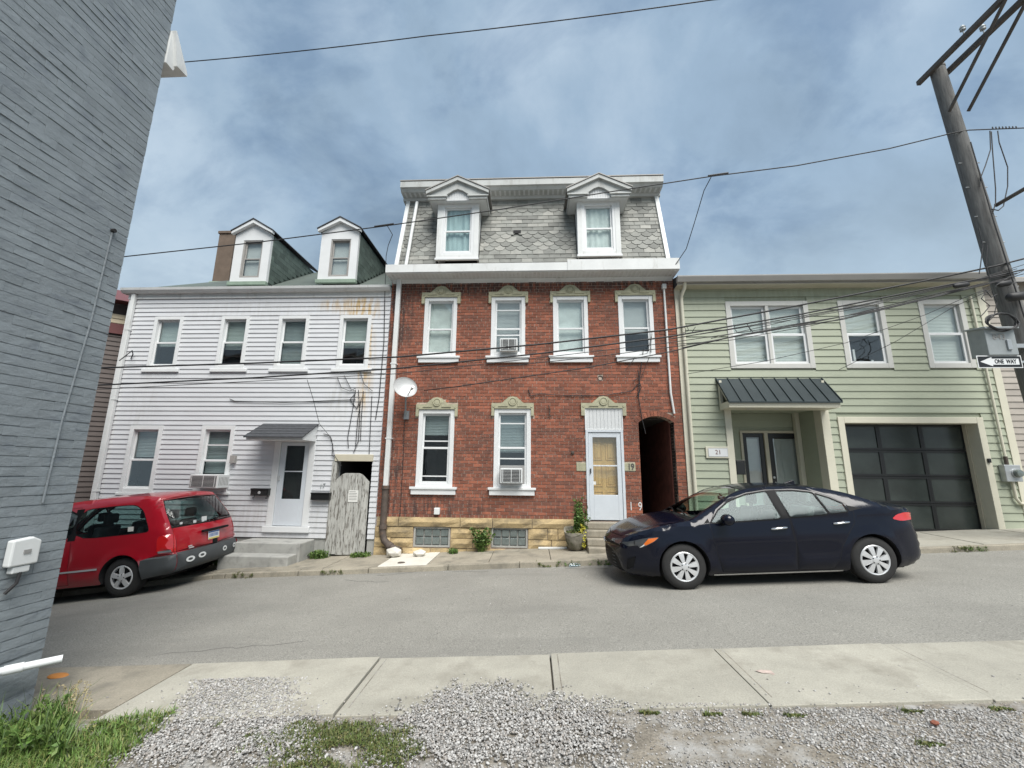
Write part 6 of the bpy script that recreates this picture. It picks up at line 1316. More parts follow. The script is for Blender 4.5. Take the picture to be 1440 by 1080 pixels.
class Car:
    def __init__(s, sil, bottom, Sfun, bulge, round_r=.05, nsub=6):
        s.sil = crom(sil, nsub); s.bottom = bottom; s.Sf = Sfun; s.rr = round_r; s.bulge = bulge
        A = np.array(s.sil); s.arc = np.concatenate([[0], np.cumsum(np.linalg.norm(np.diff(A, axis=0), axis=1))]); s.A = A
    def S(s, P):
        P = np.atleast_2d(np.array(P, float)); w = s.Sf(P[:, 0], P[:, 1]); d = seg_dist(P, s.sil); r = s.rr; q = np.clip(r - d, 0, r); return w - (r - np.sqrt(np.maximum(r * r - q * q, 0)))
    def s_at(s, x, z):
        A = s.A; best = (9e9, 0)
        for i in range(len(A) - 1):
            ab = A[i + 1] - A[i]; t = np.clip(((np.array([x, z]) - A[i]) @ ab) / (ab @ ab + 1e-12), 0, 1); d = np.linalg.norm(A[i] + ab * t - np.array([x, z]))
            if d < best[0]: best = (d, s.arc[i] + t * np.linalg.norm(ab))
        return best[1]
    def curve(s, t):
        x = np.interp(t, s.arc, s.A[:, 0]); z = np.interp(t, s.arc, s.A[:, 1]); e = .04
        dx = np.interp(t + e, s.arc, s.A[:, 0]) - np.interp(t - e, s.arc, s.A[:, 0]); dz = np.interp(t + e, s.arc, s.A[:, 1]) - np.interp(t - e, s.arc, s.A[:, 1]); L = np.hypot(dx, dz) + 1e-9
        return x, z, -dz / L, dx / L
    def strip_pts(s, SV, off=0.0):
        SV = np.atleast_2d(np.array(SV, float)); t, v = SV[:, 0], SV[:, 1]; x, z, nx, nz = s.curve(t); w = s.S(np.stack([x, z], 1)); b = np.array([s.bulge(a, c) for a, c in zip(x, z)]) * (1 - v * v)[:, None]
        return np.stack([x + b[:, 0] + nx * off, v * w, z + b[:, 1] + nz * off], 1)
    def w_at(s, t): x, z, _, _ = s.curve(np.array([t])); return float(s.S(np.stack([x, z], 1))[0])
    def sp(s, x, z, y): t = s.s_at(x, z); return (t, y / s.w_at(t))
    def at(s, x, z, y, off=0.0): return tuple(s.strip_pts([s.sp(x, z, y)], off)[0])
    def make(s, root, side_regions, strip_regions, parts, step=(.07, .06)):
        """parts: key -> (name, material, parent key or None, offset)"""
        outline = s.sil + s.bottom
        vs, tr = cdt_regions(outline, side_regions, step); P = np.array(vs); y = s.S(P)
        L = s.arc[-1]; so = [(t, -1.0) for t in s.arc] + [(t, 1.0) for t in s.arc[::-1]]
        sv, st = cdt_regions(so, strip_regions, (.09, .14), .008)
        objs = {}; mesh = {}
        def put(k, pts, tris, flip):
            m = mesh.setdefault(k, MB()); used = {}; f2 = []
            for t in tris:
                f = []
                for i in t:
                    if i not in used: used[i] = len(used)
                    f.append(used[i])
                f2.append(tuple(f[::-1] if flip else f))
            inv = sorted(used, key=used.get); m.add([pts[i] for i in inv], f2)
        keys = sorted({k for k, _ in tr})
        for k in keys:
            off = parts[k][3] if k in parts else 0
            T = [t for kk, t in tr if kk == k]
            for side, sg in (('near', -1), ('far', 1)):
                pts = np.stack([P[:, 0], sg * (y + off), P[:, 1]], 1); kk = 'body' if k == 'body' else (k, side)
                put(kk, pts, T, sg > 0)
        S3 = s.strip_pts(sv)
        for k in sorted({k for k, _ in st}):
            off = parts[k][3] if k in parts else 0; pts = s.strip_pts(sv, off) if off else S3
            put('body' if k == 'body' else (k, 'strip'), pts, [t for kk, t in st if kk == k], True)
        import bmesh
        order = sorted(mesh, key=lambda k: 0 if k == 'body' else (1 if parts[k[0]][2] is None else 2))
        for k in order:
            kk = k if k == 'body' else k[0]; nm, mt_, par, off = parts[kk]; p = root
            if par is not None: p = objs.get((par, k[1])) or objs.get(par) or root
            o = mesh[k].build(nm, mt_, p, local=(p is root))
            if p is not root: o.matrix_parent_inverse = Matrix.Translation(-Vector(p.location)) 
            bm = bmesh.new(); bm.from_mesh(o.data); bmesh.ops.remove_doubles(bm, verts=bm.verts, dist=.0006); bmesh.ops.dissolve_degenerate(bm, edges=bm.edges, dist=1e-5); bm.to_mesh(o.data); bm.free(); o.data.shade_smooth(); o.data.set_sharp_from_angle(angle=R_(38)); objs[k] = o
        return objs
def arch_pts(cx, cz, r, z0, n=18):
    """arch from rear foot to front foot"""
    a = math.acos(max(-1, min(1, 0))); t0 = math.asin((z0 - cz) / r); return [(cx + r * math.cos(t), cz + r * math.sin(t)) for t in np.linspace(t0, math.pi - t0, n)]
def car_wheel(root, x, ysign, yout, r, rim_r, spokes, spoke_w, face, hub_r, width=.20, double=False):
    """wheel > tyre, spokes, hub; yout is the outer face"""
    w = bpy.data.objects.new('wheel', None); COL.objects.link(w); w.parent = root; w.location = (x, ysign * yout, r); w.empty_display_size = .1
    g = ysign
    prof = [(rim_r - .012, .02), (rim_r, .0), (rim_r + .02, -.004), (r - .045, .002), (r - .018, .014), (r, .035), (r, width - .04), (r - .02, width), (rim_r, width)]
    def L(b, nm, m_, sm=None): return b.build(nm, m_, w, local=True, smooth=sm)
    L(MB().lathe([(a, -g * h) for a, h in prof], (0, 0, 0), 'y', n=48), 'tyre', 'black_rubber', 35)
    tr_ = MB()
    for k in range(60):
        a = 2 * math.pi * k / 60
    L(MB().lathe([(rim_r - .004, -g * .004), (rim_r - .014, g * .004), (rim_r - .030, -g * .002), (rim_r - .032, -g * .03), (rim_r - .02, -g * .10)], (0, 0, 0), 'y', n=48), 'rim', face, 40)
    L(MB().lathe([(rim_r - .02, -g * .055), (0, -g * .055)], (0, 0, 0), 'y', n=32), 'wheel_backing', 'black_matte')  # black disc behind the spokes makes the wheel slots dark
    for k in range(spokes):
        a = 2 * math.pi * (k + .25) / spokes; ca, sa = math.cos(a), math.sin(a); b = MB(); r0, r1 = hub_r * .7, rim_r - .022; w0, w1 = spoke_w
        pts = [(r0, -w0), (r0 * .5 + r1 * .5, -(w0 * .45 + w1 * .55)), (r1, -w1), (r1, w1), (r0 * .5 + r1 * .5, (w0 * .45 + w1 * .55)), (r0, w0)]
        f = [(p * ca - q * sa, p * sa + q * ca) for p, q in pts]; yy = [g * .010, g * .008, g * .0, g * .0, g * .008, g * .010]
        n = len(f); vs = [(f[i][0], yy[i], f[i][1]) for i in range(n)] + [(f[i][0], yy[i] - g * .03, f[i][1]) for i in range(n)]
        b.add(vs, [tuple(range(n)), tuple(range(n, 2 * n))[::-1]] + [(i, n + i, n + (i + 1) % n, (i + 1) % n) for i in range(n)]); L(b, 'spoke', face)
    L(MB().lathe([(hub_r, -g * .02), (hub_r, g * .006), (hub_r * .8, g * .014), (hub_r * .4, g * .016), (0, g * .016)], (0, 0, 0), 'y', n=28), 'hub', face, 40)
    for k in range(5):
        a = 2 * math.pi * k / 5; L(MB().lathe([(.009, g * .012), (.009, g * .018), (0, g * .018)], (hub_r * .78 * math.cos(a), 0, hub_r * .78 * math.sin(a)), 'y', n=8), 'lug_nut', 'black_matte')
    return w
def seat(root, x, y, w, z, m_, h=.62, lean=.16, name='seat'):
    b = MB(); o = MB()
    o.prism([(x - .25, z), (x + .25, z), (x + .27, z + .14), (x - .27, z + .15)], 'y', y - w / 2, y + w / 2); o.prism([(x + .20, z + .10), (x + .34, z + .12), (x + .34 + lean, z + h), (x + .22 + lean, z + h + .02)], 'y', y - w / 2 + .02, y + w / 2 - .02); s_ = o.build(name, m_, root, local=True, bevel=.035)
    hr = MB(); hr.prism([(x + .27 + lean, z + h + .06), (x + .36 + lean, z + h + .05), (x + .38 + lean, z + h + .22), (x + .30 + lean, z + h + .24)], 'y', y - .13, y + .13); q = hr.build('head_rest', m_, root, local=True, bevel=.03); return s_
M['paint_blue'] = mat('paint_blue', (.0014, .0026, .0095), .4, spec=.05, coat=.75); M['paint_red'] = mat('paint_red', (.34, .004, .014), .28, var=.05, vscale=3, spec=.5, coat=.8)
M['paint_blue'].node_tree.nodes['Principled BSDF'].inputs['Coat Roughness'].default_value = .14
M['car_glass'] = glass('car_glass', (.66, .78, .74), 1.0, 1.29, rough=.22, wavy=0); [setattr(n.inputs['Color'], 'default_value', (.84, .97, 1.0, 1)) for n in M['car_glass'].node_tree.nodes if n.type == 'BSDF_GLOSSY']; M['screen_glass'] = glass('screen_glass', (.70, .84, .76), 1.0, 1.5, wavy=0); M['van_glass'] = glass('van_glass', (.42, .55, .54), 1.0, 1.5, wavy=0); M['car_black'] = mat('car_black', (.010, .010, .011), .55, spec=.12); M['interior'] = mat('interior', (.035, .035, .038), .85); M['interior_grey'] = mat('interior_grey', (.09, .092, .098), .9)
M['silver_rim'] = mat('silver_rim', (.62, .63, .64), .32, metal=.45); M['tail_red'] = mat('tail_red', (.50, .008, .010), .12, spec=.8, coat=1); M['amber'] = mat('amber', (.65, .14, .008), .12, coat=1); M['lamp_clear'] = mat('lamp_clear', (.30, .32, .34), .08, metal=.5, coat=1); M['lamp_dark'] = mat('lamp_dark', (.05, .055, .06), .06, coat=1); M['bumper_grey'] = mat('bumper_grey', (.052, .058, .062), .55, var=.1, vscale=4); M['chrome'] = mat('chrome', (.75, .76, .77), .12, metal=1.0); M['seam'] = mat('seam', (.004, .004, .005), .9)
gs_ = lambda a, c, s: np.exp(-((a - c) / s) ** 2)

# ---------------------------------------------------------------- dark blue sedan
def S_sedan(x, z):
    W = np.full_like(x, .885); W -= .11 * (np.clip((.36 - z) / .2, 0, 1.5) ** 2); W -= .030 * np.clip((z - .66) / .25, 0, 1) ** 1.3
    W -= .016 * gs_(z, .45, .11) * np.clip((x - 1.25) / .3, 0, 1) * np.clip((3.3 - x) / .3, 0, 1)
    zb = .888 + .048 * (x - 1.4); g = np.clip(z - zb, 0, 2); W -= .56 * g * g / (g + .03)
    t = np.clip((.95 - x) / .9, 0, 1); W *= 1 - .30 * t ** 2.4; t = np.clip((x - 3.70) / .75, 0, 1); W *= 1 - .22 * t ** 2.2
    for cx in (.93, 3.63): d = np.hypot(x - cx, z - .316); W += .018 * np.exp(-((d - .385) / .05) ** 2)
    return W
sil = [(.30, .17), (.18, .185), (.10, .25), (.075, .36), (.07, .48), (.075, .58), (.10, .665), (.17, .730), (.34, .800), (.58, .865), (.83, .910), (1.04, .938), (1.16, .960), (1.42, 1.090), (1.72, 1.238), (1.92, 1.322), (2.15, 1.368), (2.45, 1.383), (2.75, 1.378), (3.05, 1.352), (3.32, 1.305), (3.52, 1.250), (3.70, 1.185), (3.86, 1.115), (3.98, 1.062), (4.10, 1.030), (4.26, 1.010), (4.385, .992), (4.425, .955), (4.415, .88), (4.40, .80), (4.43, .68), (4.46, .55), (4.455, .42), (4.40, .28), (4.28, .20)]
zb0 = .165
bottom = [(4.14, .20)] + arch_pts(3.63, .316, .365, .20) + [(3.24, zb0), (2.7, zb0), (2.2, zb0), (1.7, zb0), (1.32, zb0)] + arch_pts(.93, .316, .365, .19) + [(.50, .175)]
def bulge_sedan(x, z):
    c = lambda q: min(max(q, 0.0), 1.0); fx = -.13 * c((.84 - z) / .22) * c((.9 - x) / .3); rx = .13 * c((1.07 - z) / .08) * c((x - 4.0) / .3)
    up = .038 * c((z - .66) / .12) * c((4.42 - x) / .06 + .2); return (fx + rx - .02 * c((x - 1.1) / .1) * c((2.0 - x) / .1), up)
sed = Car(sil, bottom, S_sedan, bulge_sedan, .055)
wf = chaikin([(1.40, .915), (1.56, 1.075), (1.76, 1.195), (2.05, 1.282), (2.36, 1.316), (2.415, .938)], 1, .05); wr = chaikin([(2.555, .948), (2.495, 1.315), (2.76, 1.310), (3.02, 1.268), (3.105, .975)], 1, .05); wq = chaikin([(3.135, .978), (3.055, 1.255), (3.22, 1.190), (3.365, 1.105), (3.385, 1.0)], 1, .06); bq = [(3.415, 1.0), (3.40, 1.085), (3.60, 1.036)]; sail = [(1.285, .905), (1.365, .975), (1.375, .915)]
df = [(1.375, .90), (1.395, .70), (1.43, .45), (1.49, .225), (2.548, .215), (2.555, .60), (2.535, .93), (2.478, 1.34), (2.35, 1.342), (2.05, 1.31), (1.74, 1.222), (1.52, 1.09)]; dr_ = [(2.566, .215), (3.06, .215), (3.13, .34), (3.20, .52), (3.31, .68), (3.44, .84), (3.465, .985), (3.40, 1.105), (3.23, 1.215), (3.03, 1.297), (2.76, 1.340), (2.492, 1.342), (2.550, .93), (2.573, .60)]
hl = chaikin([(.085, .655), (.20, .672), (.42, .728), (.62, .742), (.54, .68), (.40, .605), (.33, .585), (.30, .625), (.17, .60)], 1); am = [(.46, .718), (.60, .735), (.53, .68), (.41, .622), (.385, .64)]
drl = [(.325, .592), (.36, .600), (.43, .645), (.455, .70), (.435, .69), (.41, .655), (.36, .615)]
tlt = chaikin([(4.00, .87), (4.10, .925), (4.25, .945), (4.419, .93), (4.405, .835), (4.15, .83)], 1)
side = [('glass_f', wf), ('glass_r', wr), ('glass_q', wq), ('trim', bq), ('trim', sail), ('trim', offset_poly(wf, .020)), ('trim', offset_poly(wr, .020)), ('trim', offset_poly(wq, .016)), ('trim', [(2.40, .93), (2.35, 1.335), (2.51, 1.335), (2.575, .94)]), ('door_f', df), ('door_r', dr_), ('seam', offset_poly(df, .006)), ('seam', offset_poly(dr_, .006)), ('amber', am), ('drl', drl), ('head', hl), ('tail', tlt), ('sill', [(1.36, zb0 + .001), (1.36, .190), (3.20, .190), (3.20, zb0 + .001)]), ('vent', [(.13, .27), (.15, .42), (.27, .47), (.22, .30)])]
SP = sed.sp
def strip_poly(car, lst): return [car.sp(*q) for q in lst]
ws = strip_poly(sed, [(1.19, .97, -.70), (1.6, 1.17, -.61), (2.02, 1.335, -.52), (2.04, 1.34, 0), (2.02, 1.335, .52), (1.6, 1.17, .61), (1.19, .97, .70), (1.17, .96, 0)]); rw = strip_poly(sed, [(3.36, 1.295, -.50), (3.66, 1.20, -.56), (3.92, 1.09, -.58), (3.95, 1.075, 0), (3.92, 1.09, .58), (3.66, 1.20, .56), (3.36, 1.295, .50), (3.33, 1.302, 0)])
hood = strip_poly(sed, [(.155, .715, -.50), (.6, .857, -.66), (1.08, .938, -.745), (1.10, .942, 0), (1.08, .938, .745), (.6, .857, .66), (.155, .715, .50), (.14, .705, 0)])
gr_lo = strip_poly(sed, [(.22, .18, -.52), (.09, .27, -.56), (.072, .40, -.52), (.071, .52, -.36), (.071, .52, .36), (.072, .40, .52), (.09, .27, .56), (.22, .18, .52)]); gr_up = strip_poly(sed, [(.077, .592, -.60), (.085, .632, -.60), (.088, .64, 0), (.085, .632, .60), (.077, .592, .60), (.076, .585, 0)])
cowl = strip_poly(sed, [(1.105, .943, -.74), (1.165, .957, -.72), (1.16, .955, 0), (1.165, .957, .72), (1.105, .943, .74)])
hls = [strip_poly(sed, [(.088, .638, s_ * .30), (.10, .668, s_ * .30), (.118, .688, s_ * (sed.w_at(sed.s_at(.118, .688)) - .004)), (.08, .61, s_ * (sed.w_at(sed.s_at(.08, .61)) - .004))]) for s_ in (-1, 1)]
tls = [strip_poly(sed, [(4.42, .94, s_ * .36), (4.42, .94, s_ * (sed.w_at(sed.s_at(4.42, .94)) - .003)), (4.403, .84, s_ * (sed.w_at(sed.s_at(4.403, .84)) - .003)), (4.405, .85, s_ * .36)]) for s_ in (-1, 1)]
strip_r = [('windshield', ws), ('rear_window', rw), ('wtrim', offset_poly(ws, .03)), ('wtrim2', offset_poly(rw, .03)), ('cowl', cowl), ('hood', hood), ('hseam', offset_poly(hood, .010)), ('head_s', hls[0]), ('head_s2', hls[1]), ('grille_lo', gr_lo), ('grille_up', gr_up), ('tail_s', tls[0]), ('tail_s2', tls[1])]
sedan = bpy.data.objects.new('sedan_car', None); COL.objects.link(sedan); tag(sedan, 'dark blue four door sedan parked in front of the green house', 'car')
cx_front = 2.189 - .93
cx_front += .045
sedan.location = (cx_front, 6.72 + .885, ground(cx_front)); sedan.rotation_euler = (0, -math.atan(.0534), 0)
parts = {'body': ('body', 'paint_blue', None, 0), 'door_f': ('front_door', 'paint_blue', None, 0), 'door_r': ('rear_door', 'paint_blue', None, 0), 'glass_f': ('window', 'car_glass', 'door_f', -.008), 'glass_r': ('window', 'car_glass', 'door_r', -.008), 'glass_q': ('quarter_window', 'car_glass', 'door_r', -.008), 'trim': ('window_trim', 'car_black', None, .001), 'seam': ('door_gap', 'seam', None, -.001), 'amber': ('indicator', 'amber', None, .003), 'head': ('headlight', 'lamp_dark', None, .003), 'drl': ('running_light', 'plastic_white', None, .004), 'tail': ('tail_light', 'tail_red', None, .004), 'sill': ('side_skirt', 'chrome', None, .006), 'vent': ('bumper_vent', 'car_black', None, -.008), 'windshield': ('windshield', 'screen_glass', None, -.004), 'rear_window': ('rear_window', 'screen_glass', None, -.004), 'wtrim': ('glass_surround', 'car_black', None, 0), 'wtrim2': ('glass_surround', 'car_black', None, 0), 'tail_s2': ('tail_light_rear', 'tail_red', None, .003), 'head_s2': ('headlight_front', 'lamp_dark', None, .002), 'cowl': ('cowl', 'car_black', None, -.006), 'hood': ('hood', 'paint_blue', None, .002), 'hseam': ('hood_gap', 'seam', None, -.004), 'head_s': ('headlight_front', 'lamp_dark', None, .002), 'grille_lo': ('lower_grille', 'car_black', None, -.012), 'grille_up': ('upper_grille', 'car_black', None, -.008), 'tail_s': ('tail_light_rear', 'tail_red', None, .003)}  # chrome sill strip stands for a bright reflection along the lower body edge
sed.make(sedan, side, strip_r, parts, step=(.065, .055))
def rb(b, nm, m_, **k): return b.build(nm, m_, sedan, local=True, **k)
for sg in (-1, 1):
    for x in (.93, 3.63): car_wheel(sedan, x, sg, .872, .318, .212, 8, (.017, .040), 'silver_rim', .062)
    for xh, zh in ((2.36, .80), (3.26, .842)):
        yy = sg * float(sed.S([(xh, zh)])[0]); rb(MB().tube([(xh - .12, yy + sg * .008, zh - .004), (xh - .09, yy + sg * .035, zh), (xh + .08, yy + sg * .035, zh + .012), (xh + .11, yy + sg * .008, zh + .012)], [.010, .015, .015, .010], 8), 'door_handle', 'chrome' if sg < 0 else 'paint_blue', smooth=50)
        rb(MB().lathe([(0, sg * .001), (.055, sg * .001)], (xh, yy - sg * .0, zh - .012), 'y', n=18), 'handle_cup', 'paint_blue')
    ym = sg * (float(sed.S([(1.46, .93)])[0]))
    mb_ = MB(); pr_ = [(.015, -.02), (.062, .0), (.08, .05), (.085, .12), (.07, .18), (.03, .20), (0, .202)]
    t = MB().lathe([(a, h) for a, h in pr_], (0, 0, 0), 'y', n=18); mb_.add([(1.58 + p[0] * 1.0 - .35 * abs(p[1]) * 0, ym + sg * (p[1] + .05), .965 + p[2] * .95) for p in t.v], t.f); rb(mb_, 'mirror', 'car_black' if sg > 0 else 'paint_blue', smooth=50)
    rb(MB().tube([(1.56, ym - sg * .03, .885), (1.58, ym + sg * .09, .93)], [.04, .03], 8), 'mirror_stalk', 'car_black')
    lz = MB(); lz.lathe([(0, sg * .0), (.045, sg * .0), (.05, sg * -.02)], (.30, sg * (float(sed.S([(.30, .645)])[0]) - .012), .655), 'y', n=18); rb(lz, 'lamp_lens', 'car_black')
    for (cx) in (.93, 3.63):
        al = MB(); pts = arch_pts(cx, .316, .365, .17, 16); vs = []
        for (px, pz) in pts: w_ = float(sed.S([(px, pz)])[0]); vs += [(px, sg * (w_ - .002), pz), (px, sg * .55, pz)]
        al.add(vs, [(2 * i, 2 * i + 2, 2 * i + 3, 2 * i + 1) for i in range(len(pts) - 1)]); rb(al, 'wheel_arch', 'black_matte')
    rb(MB().box(1.32, 3.22, sg * .70 - .02, sg * .70 + .02, .2, .86), 'door_card', 'interior')
rb(MB().box(.35, 4.2, -.62, .62, .15, .30), 'underbody', 'black_matte'); rb(MB().box(.40, 1.28, -.60, .60, .301, .74), 'engine_bay', 'black_matte'); rb(MB().box(3.75, 4.25, -.60, .60, .301, .85), 'boot_floor', 'black_matte')
rb(MB().prism([(1.05, .60), (1.05, .90), (1.30, .925), (1.62, .88), (1.68, .60)], 'y', -.70, .70), 'dashboard', 'interior', bevel=.02)
st_ = MB().lathe([(.17, -.012), (.185, 0), (.17, .012), (.155, 0), (.17, -.012)], (0, 0, 0), 'x', n=28); sw_ = MB(); sw_.add([(1.80 + p[0] + p[2] * .45, -.36 + p[1], .88 + p[2] * .9) for p in st_.v], st_.f); sw_.box(1.79, 1.82, -.52, -.20, .865, .895); rb(sw_, 'steering_wheel', 'interior')
for yy in (-.36, .36): seat(sedan, 2.12, yy, .50, .38, 'interior_grey')
seat(sedan, 3.02, -.34, .60, .40, 'interior_grey', h=.58); seat(sedan, 3.02, .34, .60, .40, 'interior_grey', h=.58)
rb(MB().tube([(1.92, 0, 1.27), (1.96, 0, 1.22)], .012, 6), 'mirror_stem', 'car_black'); rb(MB().box(1.93, 1.96, -.12, .12, 1.17, 1.23), 'rear_view_mirror', 'car_black', bevel=.01)
rb(MB().prism([(2.98, 1.388), (3.18, 1.36), (3.18, 1.425), (3.15, 1.44)], 'y', -.022, .022), 'antenna_fin', 'paint_blue', bevel=.006)
for yy, ye in ((-.50, .05), (.02, .52)): rb(MB().tube([sed.at(1.15, .955, yy, .025), sed.at(1.22, .985, (yy + ye) / 2, .022), sed.at(1.24, .995, ye, .020)], .010, 6), 'wiper', 'car_black')
e_ = sed.at(.085, .62, 0, .012); em = MB(); tt = MB().lathe([(.050, -.006), (.055, 0), (.050, .006), (.044, 0), (.050, -.006)], (0, 0, 0), 'x', n=20)
em.add([(e_[0] - .006 + p[0], e_[1] + p[1] * 1.3, e_[2] + p[2] * .85) for p in tt.v], tt.f); tt = MB().lathe([(.024, -.004), (.028, 0), (.024, .004)], (0, 0, 0), 'x', n=16); em.add([(e_[0] - .008 + p[0], e_[1] + p[1], e_[2] + p[2] * 1.5) for p in tt.v], tt.f); em.add([(e_[0] - .008 + p[0], e_[1] + p[1] * 2.0, e_[2] + .014 + p[2] * .6) for p in tt.v], tt.f); rb(em, 'emblem', 'chrome')
gl = MB()
for k in range(6):
    z = .22 + k * .05; q0 = sed.at(.09 if z > .25 else .12, z, -.42, -.004); q1 = sed.at(.09 if z > .25 else .12, z, .42, -.004); qm = sed.at(.09 if z > .25 else .12, z, 0, -.004); gl.tube([q0, qm, q1], .006, 5)
rb(gl, 'grille_bar', 'bumper_grey')

# ---------------------------------------------------------------- red minivan
def S_van(x, z):
    W = np.full_like(x, .965); W -= .10 * (np.clip((.42 - z) / .22, 0, 1.4) ** 2); W -= .025 * np.clip((z - .70) / .3, 0, 1) ** 1.5
    zb = 1.02; g = np.clip(z - zb, 0, 2); W -= .30 * g * g / (g + .05)
    t = np.clip((1.1 - x) / 1.05, 0, 1); W *= 1 - .28 * t ** 2.3; t = np.clip((x - 4.25) / .65, 0, 1); W *= 1 - .115 * t ** 2.6
    for cx in (.96, 3.99): d = np.hypot(x - cx, z - .33); W += .016 * np.exp(-((d - .40) / .05) ** 2)
    t = np.clip((.62 - z) / .03, 0, 1) * np.clip((x - 4.30) / .05, 0, 1); W += .028 * t
    return W
sil = [(.42, .24), (.25, .25), (.13, .31), (.09, .42), (.085, .56), (.12, .67), (.24, .77), (.5, .87), (.8, .955), (1.05, 1.04), (1.32, 1.20), (1.62, 1.40), (1.92, 1.575), (2.2, 1.655), (2.6, 1.70), (3.1, 1.722), (3.6, 1.722), (4.0, 1.705), (4.25, 1.682), (4.395, 1.65), (4.445, 1.60), (4.52, 1.48), (4.62, 1.31), (4.72, 1.12), (4.775, .98), (4.80, .84), (4.805, .70), (4.81, .632), (4.855, .622), (4.875, .56), (4.875, .44), (4.83, .34), (4.68, .29)]
zv = .24
bottom = [(4.50, .28), (4.40, .27)] + arch_pts(3.99, .33, .385, .26) + [(3.58, zv), (3.0, zv), (2.4, zv), (1.8, zv), (1.38, zv)] + arch_pts(.96, .33, .385, .25) + [(.52, .24)]
def bulge_van(x, z):
    c = lambda q: min(max(q, 0.0), 1.0); rx = .12 * c((1.70 - z) / .12) * c((x - 4.1) / .3); fx = -.14 * c((.86 - z) / .2) * c((.9 - x) / .3)
    return (fx + rx - .05 * c((x - 1.0) / .1) * c((2.1 - x) / .2), .04 * c((z - .65) / .15) * c((4.5 - x) / .1))
van = Car(sil, bottom, S_van, bulge_van, .07)
vq = chaikin([(3.06, 1.06), (3.06, 1.555), (3.75, 1.560), (4.05, 1.545), (4.22, 1.44), (4.36, 1.20), (4.42, 1.08), (4.36, 1.06)], 2); vm_ = chaikin([(2.03, 1.06), (2.03, 1.54), (3.00, 1.555), (3.00, 1.06)], 1); vf = chaikin([(1.22, 1.06), (1.60, 1.335), (1.86, 1.49), (1.97, 1.53), (1.97, 1.06)], 1)
dfv = [(1.16, 1.05), (1.20, .80), (1.33, .42), (1.36, .29), (2.0, .29), (2.0, 1.58), (1.88, 1.545), (1.58, 1.37)]; dsl = [(2.015, .29), (3.03, .29), (3.03, 1.60), (2.5, 1.60), (2.015, 1.585)]
tl_v = chaikin([(4.60, .665), (4.585, .90), (4.62, .965), (4.86, .975), (4.88, .86), (4.88, .665)], 1); rev = [(4.62, .668), (4.615, .705), (4.795, .705), (4.798, .668)]; bmp = [(4.335, .27), (4.36, .585), (4.45, .61), (4.95, .621), (4.95, .40), (4.90, .27), (4.66, .25), (4.50, .25)]
side = [('glass_q', vq), ('glass_m', vm_), ('glass_f', vf), ('trim', offset_poly(vq, .012)), ('trim', [(2.96, 1.035), (2.96, 1.575), (3.10, 1.575), (3.10, 1.035)]), ('trim', offset_poly(vm_, .03)), ('trim', offset_poly(vf, .02)), ('strip', [(1.40, .500), (1.40, .528), (3.57, .528), (3.57, .500)]), ('rev', rev), ('tail', tl_v), ('bumper', bmp), ('door_f', dfv), ('door_s', dsl), ('seam', offset_poly(dfv, .006)), ('seam', offset_poly(dsl, .006))]
def vsp(l): return [van.sp(*q) for q in l]
rwv = vsp([(4.468, 1.565, -.68), (4.60, 1.345, -.755), (4.735, 1.085, -.80), (4.737, 1.08, 0), (4.735, 1.085, .80), (4.60, 1.345, .755), (4.468, 1.565, .68), (4.462, 1.575, 0)]); wsv = vsp([(1.10, 1.07, -.80), (1.5, 1.32, -.74), (1.94, 1.585, -.66), (1.95, 1.59, 0), (1.94, 1.585, .66), (1.5, 1.32, .74), (1.10, 1.07, .80), (1.09, 1.065, 0)])
gate_v = vsp([(4.452, 1.59, -.715), (4.60, 1.345, -.785), (4.74, 1.08, -.80), (4.80, .85, -.775), (4.806, .66, -.775), (4.806, .655, 0), (4.806, .66, .775), (4.80, .85, .775), (4.74, 1.08, .80), (4.60, 1.345, .785), (4.452, 1.59, .715), (4.447, 1.60, 0)])
bmp_s = [(van.s_at(4.815, .629), -.999), (van.s_at(4.815, .629), .999), (van.arc[-1] - .002, .999), (van.arc[-1] - .002, -.999)]
tl_s = []
for s_ in (-1, 1):
    ww = lambda x, z: van.w_at(van.s_at(x, z)); tl_s.append([van.sp(4.766, 1.0, s_ * (ww(4.766, 1.0) - .004)), van.sp(4.806, .665, s_ * (ww(4.806, .665) - .004)), van.sp(4.806, .665, s_ * .785), van.sp(4.80, .85, s_ * .785), van.sp(4.766, 1.0, s_ * .80)])
strip_r = [('rear_window', rwv), ('windshield', wsv), ('wtrim', offset_poly(wsv, .03)), ('wtrim2', offset_poly(rwv, .02)), ('tail_s', tl_s[0]), ('tail_s2', tl_s[1]), ('tailgate', gate_v), ('gseam', offset_poly(gate_v, .008)), ('bumper', bmp_s)]
minivan = bpy.data.objects.new('minivan', None); COL.objects.link(minivan); tag(minivan, 'red minivan with grey bumper parked half on the far pavement', 'minivan')
